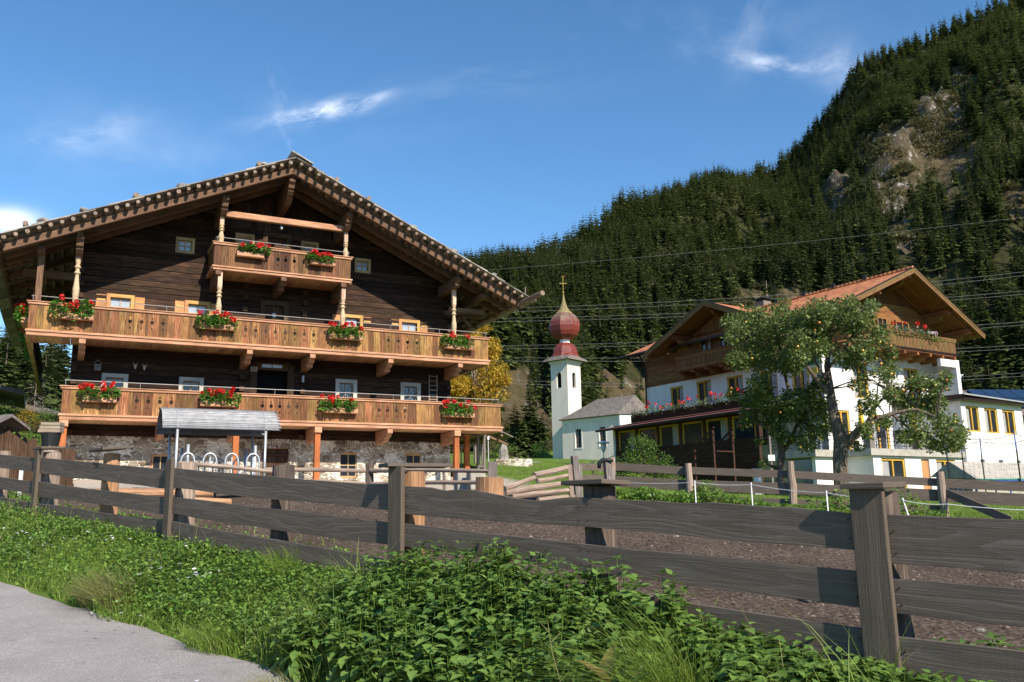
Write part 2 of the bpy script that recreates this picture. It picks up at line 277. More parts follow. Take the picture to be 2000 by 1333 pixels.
# ------------------------------------------------------------------ mesh builder
def nrm(v): v = Vector(v); v.normalize(); return v
class MB:
    def __init__(s): s.v = []; s.f = []; s.uv = []; s.mi = []; s.mats = []
    def m(s, mat):
        if mat is None: return 0
        if mat not in s.mats: s.mats.append(mat)
        return s.mats.index(mat)
    def add(s, vs, fs, uvs, mat=None):
        o = len(s.v); s.v += [tuple(p) for p in vs]; k = s.m(mat)
        for f, u in zip(fs, uvs): s.f.append(tuple(i+o for i in f)); s.uv.append(u); s.mi.append(k)
        return s
    def frame(s, c, ax, ay, az, mat=None, taper=1.0):
        # box from a centre and three half-axis vectors, grain along the longest
        c, A = Vector(c), [Vector(ax), Vector(ay), Vector(az)]
        P = []
        for i in (-1, 1):
            for j in (-1, 1):
                for k in (-1, 1): P.append(c+A[0]*i+A[1]*j+A[2]*k)
        F = [((0, 1, 3, 2), 1, 2), ((4, 6, 7, 5), 1, 2), ((0, 4, 5, 1), 0, 2), ((2, 3, 7, 6), 0, 2), ((0, 2, 6, 4), 0, 1), ((1, 5, 7, 3), 0, 1)]
        Ln = [a.length for a in A]; ou, ov = random.random()*20, random.random()*20; fs = []; us = []
        dirs = [a.normalized() for a in A]
        for f, a, b in F:
            if Ln[b] > Ln[a]: a, b = b, a
            fs.append(f); us.append([((P[i]-c).dot(dirs[a])+ou, (P[i]-c).dot(dirs[b])+ov) for i in f])
        return s.add(P, fs, us, mat)
    def box(s, x0, x1, y0, y1, z0, z1, mat=None):
        return s.frame(((x0+x1)/2, (y0+y1)/2, (z0+z1)/2), (abs(x1-x0)/2, 0, 0), (0, abs(y1-y0)/2, 0), (0, 0, abs(z1-z0)/2), mat)
    def beam(s, a, b, w, h, up=(0, 0, 1), mat=None):
        a, b = Vector(a), Vector(b); d = b-a; L = d.length; d = d/L; sd = d.cross(Vector(up))
        if sd.length < 1e-4: sd = d.cross(Vector((0, 1, 0)))
        sd.normalize(); u = sd.cross(d)
        return s.frame((a+b)/2, d*L/2, sd*w/2, u*h/2, mat)
    def tube(s, pts, rs, n=8, mat=None, caps=True, jit=0.0):
        pts = [Vector(p) for p in pts]; rs = rs if isinstance(rs, (list, tuple)) else [rs]*len(pts)
        V = []; ou, ov = random.random()*20, random.random()*20; ref = None; L = 0; ls = []
        for i, p in enumerate(pts):
            d = (pts[min(i+1, len(pts)-1)]-pts[max(i-1, 0)]).normalized()
            if ref is None: ref = d.orthogonal().normalized()
            ref = (ref-d*ref.dot(d)).normalized(); b = d.cross(ref)
            if i: L += (p-pts[i-1]).length
            ls.append(L)
            for k in range(n):
                t = 2*math.pi*k/n; r = rs[i]*(1+jit*(random.random()-.5)); V.append(p+ref*(r*math.cos(t))+b*(r*math.sin(t)))
        F = []; U = []; R0 = max(rs)
        for i in range(len(pts)-1):
            for k in range(n):
                k2 = (k+1) % n; F.append((i*n+k, i*n+k2, (i+1)*n+k2, (i+1)*n+k))
                a, b2 = k/n*6.28*R0+ov, (k+1)/n*6.28*R0+ov
                U.append([(ls[i]+ou, a), (ls[i]+ou, b2), (ls[i+1]+ou, b2), (ls[i+1]+ou, a)])
        if caps:
            for base, rev in ((0, True), ((len(pts)-1)*n, False)):
                f = [base+k for k in range(n)]; f = f[::-1] if rev else f
                F.append(tuple(f)); U.append([(ou+.1*math.cos(6.28*k/n), ov+R0*math.sin(6.28*k/n)) for k in range(n)])
        return s.add(V, F, U, mat)
    def lathe(s, prof, c=(0, 0, 0), n=12, mat=None, phase=0.0, sq=None):
        V = []; F = []; U = []; c = Vector(c); L = 0; ls = []
        for i, (r, z) in enumerate(prof):
            if i: L += math.hypot(r-prof[i-1][0], z-prof[i-1][1])
            ls.append(L)
            for k in range(n):
                t = 2*math.pi*k/n+phase; V.append(c+Vector((r*math.cos(t), r*math.sin(t), z)))
        for i in range(len(prof)-1):
            ra = max(prof[i][0], .2)
            for k in range(n):
                k2 = (k+1) % n; F.append((i*n+k, i*n+k2, (i+1)*n+k2, (i+1)*n+k))
                w = 2*math.pi*ra
                U.append([(k/n*w, ls[i]), ((k+1)/n*w, ls[i]), ((k+1)/n*w, ls[i+1]), (k/n*w, ls[i+1])])
        if prof[0][0] > 1e-3: F.append(tuple(range(n))[::-1]); U.append([(0, 0)]*n)
        if prof[-1][0] > 1e-3: F.append(tuple((len(prof)-1)*n+k for k in range(n))); U.append([(0, 0)]*n)
        return s.add(V, F, U, mat)
    def plate(s, loops, o, ex, ey, t, mat=None, vert=True):
        # flat plate with holes: loops[0] outline, others holes, 2D in (ex, ey) from o; thickness t along ex x ey
        o, ex, ey = Vector(o), Vector(ex), Vector(ey); nz = ex.cross(ey).normalized()*t
        flat = [p for l in loops for p in l]; tri = tessellate_polygon([[Vector((p[0], p[1], 0)) for p in l] for l in loops])
        N = len(flat); V = [o+ex*p[0]+ey*p[1] for p in flat]; V += [q+nz for q in V]; ou, ov = random.random()*20, random.random()*20
        def uvp(i):
            p = flat[i % N]; return (p[1]+ou, p[0]+ov) if vert else (p[0]+ou, p[1]+ov)
        F = []; U = []
        for t3 in tri:
            a, b, c2 = t3
            ar = (flat[b][0]-flat[a][0])*(flat[c2][1]-flat[a][1])-(flat[b][1]-flat[a][1])*(flat[c2][0]-flat[a][0])
            if ar < 0: a, c2 = c2, a
            F.append((c2, b, a)); F.append((a+N, b+N, c2+N)); U += [[uvp(c2), uvp(b), uvp(a)], [uvp(a), uvp(b), uvp(c2)]]
        k = 0
        for l in loops:
            n = len(l)
            for i in range(n):
                j = (i+1) % n; F.append((k+i, k+j, k+j+N, k+i+N)); U.append([uvp(k+i), uvp(k+j), uvp(k+j), uvp(k+i)])
            k += n
        return s.add(V, F, U, mat)
    def prism(s, poly, a, b, mat=None):
        # poly: list of 3D points; extruded by vector from a to b (b-a)
        n = len(poly); d = Vector(b)-Vector(a); V = [Vector(p) for p in poly]; V += [p+d for p in V]
        e1 = (V[1]-V[0]).normalized(); nn = d.normalized(); e2 = nn.cross(e1)
        F = [tuple(range(n))[::-1], tuple(range(n, 2*n))]; U = [[((V[i]-V[0]).dot(e1), (V[i]-V[0]).dot(e2)) for i in f] for f in F]
        for i in range(n):
            j = (i+1) % n; F.append((i, j, j+n, i+n)); l = (V[j]-V[i]).length; U.append([(0, 0), (l, 0), (l, d.length), (0, d.length)])
        return s.add(V, F, U, mat)
    def quad(s, a, b, c, d, mat=None):
        a, b, c, d = map(Vector, (a, b, c, d)); e = (b-a).length; h = (d-a).length
        return s.add([a, b, c, d], [(0, 1, 2, 3)], [[(0, 0), (e, 0), (e, h), (0, h)]], mat)
    def build(s, name, mat=None, parent=None, smooth=False, bevel=0.0, zb=None):
        me = bpy.data.meshes.new(name)
        z0 = ZB.get(parent.name, 0.0) if parent is not None and zb is None else (zb or 0.0)
        me.from_pydata([(p[0], p[1], p[2]-z0) for p in s.v] if z0 else s.v, [], s.f)
        uvl = me.uv_layers.new(name='UVMap'); uvl.data.foreach_set('uv', [c for u in s.uv for p in u for c in p])
        for mm in (s.mats or [mat]): me.materials.append(MAT[mm])
        if len(s.mats) > 1: me.polygons.foreach_set('material_index', s.mi)
        if smooth: me.polygons.foreach_set('use_smooth', [True]*len(me.polygons))
        me.update()
        o = bpy.data.objects.new(name, me); COL.objects.link(o)
        if parent is not None:
            o.parent = parent
            if parent.name in ZB: ZB[o.name] = ZB[parent.name]
        if bevel:
            b = o.modifiers.new('bevel', 'BEVEL'); b.width = bevel; b.segments = 2; b.limit_method = 'ANGLE'
        return o
ZB = {}
def thing(name, label, cat, loc=(0, 0, 0), rz=0.0, group=None, zb=0.0):
    o = bpy.data.objects.new(name, None); COL.objects.link(o); o.location = loc; o.rotation_euler = (0, 0, rz); o.empty_display_size = .3
    tag(o, label, cat, group)
    if zb: ZB[o.name] = zb
    return o
def tag(o, label=None, cat=None, group=None, kind=None):
    for k, v in (('label', label), ('category', cat), ('group', group), ('kind', kind)):
        if v: o[k] = v
    return o
def dup(root, loc, rz=None, label=None, group=None, scale=None):
    r = root.copy(); COL.objects.link(r); r.location = loc
    if rz is not None: r.rotation_euler = (0, 0, rz)
    if label: r['label'] = label
    if group: r['group'] = group
    if scale is not None: r.scale = (scale,)*3 if isinstance(scale, (int, float)) else scale
    for ch in list(root.children):
        c = ch.copy(); COL.objects.link(c); c.parent = r
        for g in ch.children:
            d = g.copy(); COL.objects.link(d); d.parent = c
    return r
def npmesh(name, V, F, mat, parent=None, attr=None, smooth=False, extra=None, fmi=None):
    me = bpy.data.meshes.new(name); V = np.asarray(V, np.float32); F = np.asarray(F, np.int32); n, k = F.shape
    me.vertices.add(len(V)); me.vertices.foreach_set('co', V.ravel()); me.loops.add(n*k); me.loops.foreach_set('vertex_index', F.ravel())
    me.polygons.add(n); me.polygons.foreach_set('loop_start', np.arange(0, n*k, k, dtype=np.int32)); me.polygons.foreach_set('loop_total', np.full(n, k, np.int32))
    if fmi is not None: me.polygons.foreach_set('material_index', np.asarray(fmi, np.int32))
    me.update(calc_edges=True); me.validate()
    for a, vals in (attr or {}).items():
        t = me.attributes.new(a, 'FLOAT', 'POINT'); t.data.foreach_set('value', np.asarray(vals, np.float32))
    me.materials.append(MAT[mat])
    for e in (extra or []): me.materials.append(MAT[e])
    if smooth: me.polygons.foreach_set('use_smooth', [True]*n)
    o = bpy.data.objects.new(name, me); COL.objects.link(o)
    if parent is not None: o.parent = parent
    return o
def inst(TV, TF, M, P):
    """copies of a template (TV k x 3, TF) under N matrices M (N,3,3) at P (N,3)"""
    N = len(P); k = len(TV); V = np.einsum('nij,kj->nki', M, TV)+P[:, None, :]
    F = (TF[None, :, :]+(np.arange(N)*k)[:, None, None]).reshape(-1, TF.shape[1]); return V.reshape(-1, 3), F
def rotm(az, tilt, roll, s):
    """N matrices: local y = leaf length direction (azimuth az, elevation tilt), rolled, scaled"""
    ca, sa, ct, st = np.cos(az), np.sin(az), np.cos(tilt), np.sin(tilt)
    y = np.stack([sa*ct, ca*ct, st], 1); z = np.stack([-sa*st, -ca*st, ct], 1); x = np.cross(y, z)
    cr, sr = np.cos(roll)[:, None], np.sin(roll)[:, None]; x2 = x*cr+z*sr; z2 = -x*sr+z*cr
    return np.stack([x2, y, z2], 2)*np.asarray(s)[:, None, None]
LEAF_V = np.array([(0, 0, 0), (-.34, .38, .05), (0, .45, -.06), (.34, .38, .05), (0, 1, -.14)]); LEAF_F = np.array([(0, 2, 1), (0, 3, 2), (1, 2, 4), (2, 3, 4)])
QLEAF_V = np.array([(0, 0, 0), (-.32, .5, .06), (0, 1, -.05), (.32, .5, .06)]); QLEAF_F = np.array([(0, 3, 2, 1)])
RLEAF_V = np.array([(0, 0, 0), (-.5, .3, .1), (-.4, .8, .05), (.4, .8, .05), (.5, .3, .1)]); RLEAF_F = np.array([(0, 4, 3), (0, 3, 2), (0, 2, 1)])
# ------------------------------------------------------------------ numpy value noise
def vnoise(x, y, seed=0):
    xi = np.floor(x).astype(np.int64); yi = np.floor(y).astype(np.int64); fx = x-xi; fy = y-yi; fx = fx*fx*(3-2*fx); fy = fy*fy*(3-2*fy)
    def h(a, b):
        n = (a*374761393+b*668265263+seed*974634777) & 0xffffffff; n = ((n ^ (n >> 13))*1274126177) & 0xffffffff; return ((n ^ (n >> 16)) & 0xffff)/65535.0
    return (h(xi, yi)*(1-fx)+h(xi+1, yi)*fx)*(1-fy)+(h(xi, yi+1)*(1-fx)+h(xi+1, yi+1)*fx)*fy
def fbm(x, y, o=4, seed=0):
    t = 0; a = .5; 
    for i in range(o): t = t+a*(vnoise(x*2**i, y*2**i, seed+i)-.5); a *= .5
    return t*2
# ================================================================== terrain
FD = np.array([-.754, .657]); FN = np.array([.657, .754])   # along the field fence, across it
def AB(x, y): return -.754*x+.657*y, .657*x+.754*y
def XY(a, b): return -.754*a+.657*b, .657*a+.754*b
B_ROAD, B_FENCE = 3.85, 5.09
def azt(x, y): r = ray(x, y); return math.atan2(r[0], r[1]), r[2]/math.hypot(r[0], r[1])
# ridge of the mountain (ground, without trees) and its foot, as columns of the photograph with distances
_ridge = [(-900, 560, 420), (0, 735, 230), (60, 745, 240), (160, 760, 260), (400, 760, 330), (700, 690, 380), (895, 566, 380), (960, 548, 395), (1040, 530, 430), (1150, 486, 520), (1250, 436, 620), (1300, 405, 680), (1400, 362, 780), (1480, 348, 840), (1550, 316, 860), (1600, 255, 860), (1640, 212, 850), (1680, 168, 840), (1720, 136, 830), (1780, 108, 820), (1850, 66, 800), (1900, 38, 790), (2000, -10, 780), (2200, -90, 760), (2700, -150, 700)]
_foot = [(-900, 880, 70), (0, 868, 80), (300, 880, 95), (700, 890, 105), (1000, 890, 118), (1100, 893, 150), (1300, 875, 215), (1600, 850, 230), (1850, 840, 230), (2200, 840, 220), (2700, 860, 200)]
RA, RT, RD, FA, FT, FDs = [], [], [], [], [], []
for x, y, d in _ridge: a, t = azt(x, y); RA.append(a); RT.append(t); RD.append(d)
for x, y, d in _foot: a, t = azt(x, y); FA.append(a); FT.append(t); FDs.append(d)
RA += [1.9, 3.2]; RT += [.12, .1]; RD += [500, 500]; RA = [-3.2, -1.6]+RA; RT = [.1, .12]+RT; RD = [500, 500]+RD
FA += [1.9, 3.2]; FT += [.02, -.02]; FDs += [90, 90]; FA = [-3.2, -1.6]+FA; FT = [-.02, .03]+FT; FDs = [90, 80]+FDs
_cp = [(-8, 21, .42), (-14, 24, .72), (-9, 26.5, .66), (-1, 30.5, .6), (-15, 27, .8), (-8, 29, .68), (-2, 32, .7), (-12, 21.5, .6), (-4.5, 25, .5),  (-5, 45, 2.3), (-20, 40, 2.6), (4.3, 21, .05), (6.6, 20, -.12), (9.9, 19, -.35), (16, 19, -.7), (0.5, 21, .35), (2, 24, .5),
 (2, 35, 1.35), (1, 60, 3.2), (1, 90, 5.2), (6, 93, 4.95), (12, 88, 4.7), (10, 70, 3.2), (7, 56, 1.5), (16, 36, .35), (14, 41, .6), (22, 40, .2), (24, 44, .35), (30, 46, .25), (22, 60, 2.2), (38, 60, 1.2), (60, 60, 2), (40, 30, -.6), (25, 25, -.75),
 (-20, 24, 1.6), (-30, 40, 4), (-40, 60, 6.5), (-25, 80, 7.2), (-17, 33, 2.2), (10, 28, .3), (5, 30, .75), (-4, 18, .45), (12, 14, -.75), (0, 14, -.05), (22, 12, -1.2), (6, 10, -.85)]
def roadz(a):
    a = np.clip(a, -60, 45); return -1.6+.075*a+.0006*a*np.abs(a)*np.where(a > 0, 1, .3)
_cpx = [c[0] for c in _cp]; _cpy = [c[1] for c in _cp]; _cpz = [c[2] for c in _cp]
for a_ in range(-12, 26, 3):
    for b_ in (5.1, 6.5):
        x_, y_ = XY(a_, b_); _cpx.append(x_); _cpy.append(y_); _cpz.append(float(roadz(np.array(a_*1.0)))+.47)
for a_ in np.linspace(-1.2, 1.2, 13):
    for q_ in (.9, 1.0):
        d_ = np.interp(a_, FA, FDs)*q_; _cpx.append(math.sin(a_)*d_); _cpy.append(math.cos(a_)*d_); _cpz.append(float(np.interp(a_, FA, FT)*np.interp(a_, FA, FDs)))
_cpx, _cpy, _cpz = map(np.array, (_cpx, _cpy, _cpz))
def plane0(x, y):
    a, b = AB(x, y); return roadz(np.clip(a, -30, 30))+.47+.03*(b-5)
_cpr = _cpz-plane0(_cpx, _cpy)
def shep(x, y):
    num = np.zeros_like(x); den = np.zeros_like(x)
    for px, py, r in zip(_cpx, _cpy, _cpr):
        w = 1/((x-px)**2+(y-py)**2+.3+.0004*(px*px+py*py))**1.6; num += w*r; den += w
    return num/den+plane0(x, y)
def smooth(t): t = np.clip(t, 0, 1); return t*t*(3-2*t)
def H(x, y):
    x = np.asarray(x, float); y = np.asarray(y, float); sh = x.shape; x = x.ravel(); y = y.ravel()
    a, b = AB(x, y); z = shep(x, y); rz = roadz(a)
    k = smooth((b-3.75)/1.3); near = np.where(b < B_FENCE, rz+.47*k, z)
    z = np.where(b < B_FENCE, near, z); z = np.where(b < .2, rz-.05*smooth((.2-b)/1.5), z)
    r = np.hypot(x, y); az = np.arctan2(x, y)
    z = z+fbm(x*.35, y*.35, 3, 5)*.10*smooth((b-5.5)/4)*smooth(r/30)
    r0 = np.interp(az, FA, FDs); r1 = np.interp(az, RA, RD); t0 = np.interp(az, FA, FT)*r0; t1 = np.interp(az, RA, RT)*r1
    t = (r-r0)/(r1-r0); tt = np.clip(t, 0, 1)
    up = t0+(t1-t0)*(tt*.9+.1*tt**2)
    n = fbm(x*.012, y*.012, 4, 11)*34+fbm(x*.05, y*.05, 4, 17)*9
    rid = (1-np.abs(fbm(x*.03+3, y*.03, 4, 23))*2.2); cl = cliffness(az, np.interp(t, [0, 1], [0, 1]), x, y)
    n = n*np.clip((r1-180)/450, .12, 1)
    up = up+n*smooth(tt*3)*smooth((1.06-tt)*7)+cl*(rid*3+fbm(x*.14, y*.14, 3, 31)*3)
    up = np.where(t > 1, t1-(t-1)*.25*np.abs(t1), up)
    w = smooth((t+.06)/.12); z = z*(1-w)+up*w
    return z.reshape(sh)
def cliffness(az, t, x, y):
    # rough rocky belt on the right part of the mountain
    m = smooth((az-.29)/.06)*smooth((.62-az)/.05)*smooth((t-.12)/.1)*smooth((.95-t)/.1); return m*smooth((fbm(x*.02+9, y*.02, 3, 41)+.12)*4)
def H1(x, y): return float(H(np.array([x*1.0]), np.array([y*1.0]))[0])
def poly_azel(pts): return [azt(*p) for p in pts]
def inpoly(P, a, t):
    c = np.zeros(np.shape(a), bool); n = len(P)
    for i in range(n):
        (x1, y1), (x2, y2) = P[i], P[i-1]
        with np.errstate(divide='ignore', invalid='ignore'): c ^= ((y1 > t) != (y2 > t)) & (a < (x2-x1)*(t-y1)/(y2-y1+1e-12)+x1)
    return c
# bare ground on the mountain: the upper meadow with its outcrops, rock faces, the rubble behind the chapel, thin places
CLEAR = [poly_azel(p) for p in (
    [(1678, 268), (1735, 248), (1782, 236), (1778, 205), (1800, 188), (1860, 185), (1880, 235), (1915, 258), (1905, 300), (1880, 345), (1820, 330), (1770, 352), (1700, 345), (1672, 330)],
    [(1618, 355), (1660, 350), (1662, 395), (1622, 395)], [(1706, 362), (1775, 360), (1765, 410), (1720, 415)], [(1735, 462), (1790, 460), (1785, 492), (1740, 490)],
    [(1862, 132), (1890, 130), (1888, 165), (1862, 168)], [(1835, 345), (1865, 335), (1862, 395), (1840, 390)], [(1960, 375), (2000, 370), (2000, 420), (1960, 420)],
    [(1440, 572), (1560, 566), (1600, 585), (1590, 600), (1440, 600)], [(930, 752), (1000, 722), (1085, 700), (1090, 840), (1060, 872), (960, 850), (900, 830)], [(1140, 705), (1200, 740), (1290, 760), (1300, 830), (1150, 800)], [(955, 578), (1050, 568), (1050, 592), (960, 600)], [(1280, 690), (1330, 700), (1330, 760), (1280, 750)],
    [(1820, 590), (1990, 600), (1990, 612), (1820, 604)])]
ROCKP = [poly_azel(p) for p in ([(1795, 195), (1870, 192), (1878, 250), (1840, 255), (1830, 235), (1800, 238)], [(1728, 268), (1795, 274), (1790, 302), (1730, 306)], [(1702, 362), (1780, 358), (1770, 425), (1725, 430)], [(1618, 352), (1660, 347), (1655, 400), (1622, 405)], [(1735, 465), (1790, 470), (1785, 495), (1740, 492)])]
def clear(az, te):
    c = np.zeros(np.shape(az), bool); az = np.asarray(az); te = np.asarray(te)
    az, te = az+fbm(az*90, te*90, 3, 61)*.012, te+fbm(az*90+7, te*90, 3, 62)*.012
    for p in CLEAR: c |= inpoly(p, az, te)
    return c
def rockm(az, te):
    c = np.zeros(np.shape(az), bool); az = np.asarray(az); te = np.asarray(te)
    az, te = az+fbm(az*120, te*120, 3, 63)*.012, te+fbm(az*120+7, te*120, 3, 64)*.012
    for p in ROCKP: c |= inpoly(p, az, te)
    return c
_HX = float(atd(52.5, 653, 27.0)[0])
def build_ground():
    az = np.concatenate([np.linspace(-3.1416, -.85, 70, endpoint=False), np.linspace(-.85, .85, 560, endpoint=False), np.linspace(.85, 3.1416, 70)])
    r = np.concatenate([np.geomspace(.25, 16, 150, endpoint=False), np.geomspace(16, 120, 130, endpoint=False), np.geomspace(120, 1000, 240, endpoint=False), np.geomspace(1000, 4500, 12)])
    A, R = np.meshgrid(az, r); X, Y = np.sin(A)*R, np.cos(A)*R; Z = H(X, Y)
    far = R > 1000; Z = np.where(far, np.maximum(Z, -20)*np.clip((3500-R)/2500, 0, 1), Z)
    TE = Z/R; ca, cb = AB(X, Y); _c = clear(A, TE) & (R > np.interp(A, FA, FDs)*1.05); Z = Z+np.where(_c, np.abs(fbm(X*.07, Y*.07, 4, 75))*7+fbm(X*.25, Y*.25, 3, 76)*1.6-1.5, 0)
    cl = clear(A, TE); rk = rockm(A, TE)
    mt = (R > np.interp(A, FA, FDs)*.97)
    Z = Z+np.where(rk & mt, np.abs(fbm(X*.09, Y*.09, 4, 71))*11+np.abs(fbm(X*.3, Y*.3, 3, 73))*3, 0)
    V = np.stack([X.ravel(), Y.ravel(), Z.ravel()], 1); na = len(az); nr = len(r)
    i = np.arange(nr-1)[:, None]*na+np.arange(na-1)[None, :]; F = np.stack([i, i+1, i+1+na, i+na], -1).reshape(-1, 4)[:, ::-1]
    # close the little hole at the centre and the seam behind the camera
    V = np.vstack([V, [[0, 0, -1.6]]]); 
    # ground cover classes
    wob = fbm(X*.9, Y*.9, 3, 51)*.5
    dirt = smooth((cb+wob-5.25)/.5)*smooth((field_far(X, Y)+wob)/.8)
    zone_m = np.where(mt, 1.0, 0.0); clr = np.where(cl & mt, 1.0, 0.0); rock = np.where(rk & mt, 1.0, 0.0)
    z0 = lambda q: np.append(q.ravel(), 0)
    s = Nt('ground_cover'); at = lambda n: s.n('Attribute', attribute_name=n).outputs['Fac']
    ob = s.map('Object')
    g1 = s.noise(ob, .9, 5, .6); g2 = s.noise(ob, 14, 5, .7)
    lawn = s.ramp(s.math('ADD', s.math('MULTIPLY', g1, .5), s.math('MULTIPLY', g2, .5)), [(.3, (.06, .105, .018)), (.5, (.11, .175, .028)), (.68, (.19, .25, .05)), (.8, (.28, .29, .11))])
    d1 = s.noise(ob, 22, 6, .75); d2 = s.noise(ob, 1.1, 4, .6); dv = s.vor(s.map('Object'), 26, 'F1')
    soil = s.ramp(s.math('ADD', s.math('MULTIPLY', d1, .75), s.math('MULTIPLY', dv, .35)), [(.32, (.030, .020, .014)), (.52, (.085, .060, .045)), (.68, (.17, .13, .10)), (.84, (.36, .30, .25))])
    soil = s.hsv(soil, v=s.rng(d2, .3, .7, .8, 1.25))
    fl = s.ramp(s.noise(ob, .35, 6, .7), [(.3, (.022, .026, .010)), (.55, (.045, .046, .018)), (.75, (.075, .066, .032))])
    mead = s.ramp(s.noise(ob, .22, 7, .72), [(.3, (.035, .040, .014)), (.45, (.075, .060, .028)), (.6, (.115, .085, .047)), (.72, (.065, .08, .026))])
    rkn = s.math('ADD', s.math('MULTIPLY', s.noise(s.map('Object', (1, 1, .45)), .16, 9, .74), .8), s.math('MULTIPLY', s.vor(s.map('Object', (1, 1, .35)), .35, 'DISTANCE_TO_EDGE'), .35)); rc = s.ramp(rkn, [(.38, (.03, .026, .022)), (.50, (.13, .115, .10)), (.62, (.42, .39, .35))])
    geo = s.n('NewGeometry'); sx = s.n('SeparateXYZ'); s.L.new(geo.outputs['Normal'], sx.inputs[0]); steep = s.rng(sx.outputs[2], .52, .72, 1, 0)
    mcl = s.mix(at('clear'), fl, mead)
    rockf = s.math('MULTIPLY', s.math('MAXIMUM', s.math('MULTIPLY', at('rock'), s.rng(rkn, .40, .56, .15, 1)), s.math('MULTIPLY', s.math('MULTIPLY', steep, at('clear')), s.rng(rkn, .42, .58, 0, 1))), 1.0)
    out_ = s.rng(s.noise(ob, .11, 9, .8), .53, .60, 0, .95); rockf = s.math('MAXIMUM', rockf, s.math('MULTIPLY', out_, at('clear')))
    mcl = s.mix(rockf, mcl, rc)
    c = s.mix(s.rng(s.math('ADD', at('dirt'), s.math('MULTIPLY', s.math('SUBTRACT', d1, .5), .9)), .35, .65), lawn, soil)
    grv = s.ramp(s.noise(ob, 30, 5, .7), [(.3, (.30, .26, .21)), (.6, (.52, .47, .40))]); c = s.mix(s.rng(s.math('ADD', at('gravel'), s.math('MULTIPLY', s.math('SUBTRACT', d2, .5), .6)), .35, .65), c, grv)
    c = s.mix(at('mount'), c, mcl)
    hb = s.math('ADD', s.math('MULTIPLY', d1, .6), s.math('MULTIPLY', g2, .4)); hb = s.math('ADD', hb, s.math('MULTIPLY', s.math('MULTIPLY', rkn, at('mount')), 25.0)); s.bump(hb, .9, .06); s.fin(c, .95, spec=.1)
    npmesh('ground', V, F, 'ground_cover', attr=dict(gravel=z0(smooth((4.2-np.hypot(X*0, ((X-_HX)*-.4531+(Y-27)*.8915)+1.0))/2.0)*smooth((((X-_HX)*.8915+(Y-27)*.4531)+3)/2)*smooth((18-((X-_HX)*.8915+(Y-27)*.4531))/2)), dirt=z0(dirt), mount=z0(zone_m), clear=z0(clr), rock=z0(rock)), smooth=True)['kind'] = 'structure'
def field_far(x, y):
    # signed distance-like value: positive inside the paddock (between the front fence, the house and the second fence)
    # its far edge runs from the house corner past the gate stumps to the posts of the second fence
    P = [(-30, 30), (-16, 29), (-3, 33), (-.5, 33), (1.2, 21.4), (4.6, 19.9), (9.9, 18.1), (16, 17.6), (40, 16)]
    return np.interp(x, [p[0] for p in P], [p[1] for p in P])-y
build_ground()
def build_road():
    a = np.linspace(-25, 60, 500); b = np.array([-.2, .5, 1.2, 2, 2.6, 3.1, 3.5, 3.8])
    A, Bb = np.meshgrid(a, b); e = fbm(A[-1]*1.3, A[-1]*0, 4, 81)*.16; Bb = Bb.copy(); Bb[-1] += e; Bb[-2] += e*.5
    X, Y = XY(A, Bb); Z = H(X, Y)+.012; n = len(a)
    i = np.arange(len(b)-1)[:, None]*n+np.arange(n-1)[None, :]; F = np.stack([i, i+n, i+n+1, i+1], -1).reshape(-1, 4)
    s = Nt('asphalt'); ob = s.map('Object'); f = s.noise(ob, 170, 4, .8); m = s.noise(ob, 1.6, 6, .65); w = s.vor(ob, 90, 'F1')
    c = s.ramp(s.math('ADD', s.math('MULTIPLY', f, .6), s.math('MULTIPLY', w, .45)), [(.25, (.16, .145, .138)), (.5, (.275, .25, .24)), (.75, (.42, .385, .37))])
    c = s.hsv(c, v=s.rng(m, .3, .7, .84, 1.14)); ck = s.vor(s.map('Object', (1, 1, 1)), .9, 'DISTANCE_TO_EDGE')
    st = s.rng(s.noise(ob, 2.4, 6, .8, 1.0), .60, .70, 0, .5); crk = s.vor(s.map('Object', (1, 1, 1)), 1.3, 'DISTANCE_TO_EDGE'); c = s.mix(s.math('MULTIPLY', s.rng(crk, 0, .008, .35, 0), s.rng(m, .45, .6, 0, 1)), c, (.07, .06, .055)); c = s.mix(st, c, (.09, .08, .07)); s.bump(s.math('ADD', f, w), .5, .004); s.fin(c, .9, spec=.2)
    npmesh('road', np.stack([X.ravel(), Y.ravel(), Z.ravel()], 1), F, 'asphalt', smooth=True)['kind'] = 'structure'
build_road()
# ================================================================== the farmhouse
TH = 0.4702
HO = np.array(atd(52.5, 653, 27.0)); HO[2] = 0
HU = np.array([math.cos(TH), math.sin(TH), 0]); HV = np.array([-math.sin(TH), math.cos(TH), 0])
def hw(u, v, z): return tuple(HO+HU*u+HV*v+np.array([0, 0, z]))
ZG = 0.62       # ground at the front of the house
Z1, Z2, Z3 = 3.12, 5.80, 8.60        # undersides of the three balconies
WV = 1.5        # wall plane
APU, APZ, SL = 8.12, 12.52, .455     # ridge (underside of the poles) and slope of the roof
def roofz(u): return APZ-SL*abs(u-APU)
house = thing('farmhouse', 'old dark timber farmhouse with three honey coloured balconies and a stone ground floor', 'farmhouse', (HO[0], HO[1], ZG), TH, zb=ZG)
def P(mb, name, mat=None, par=None, **k): return mb.build(name, mat, par or house, **k)
U0, U1, HD = 1.42, 15.18, 17.0
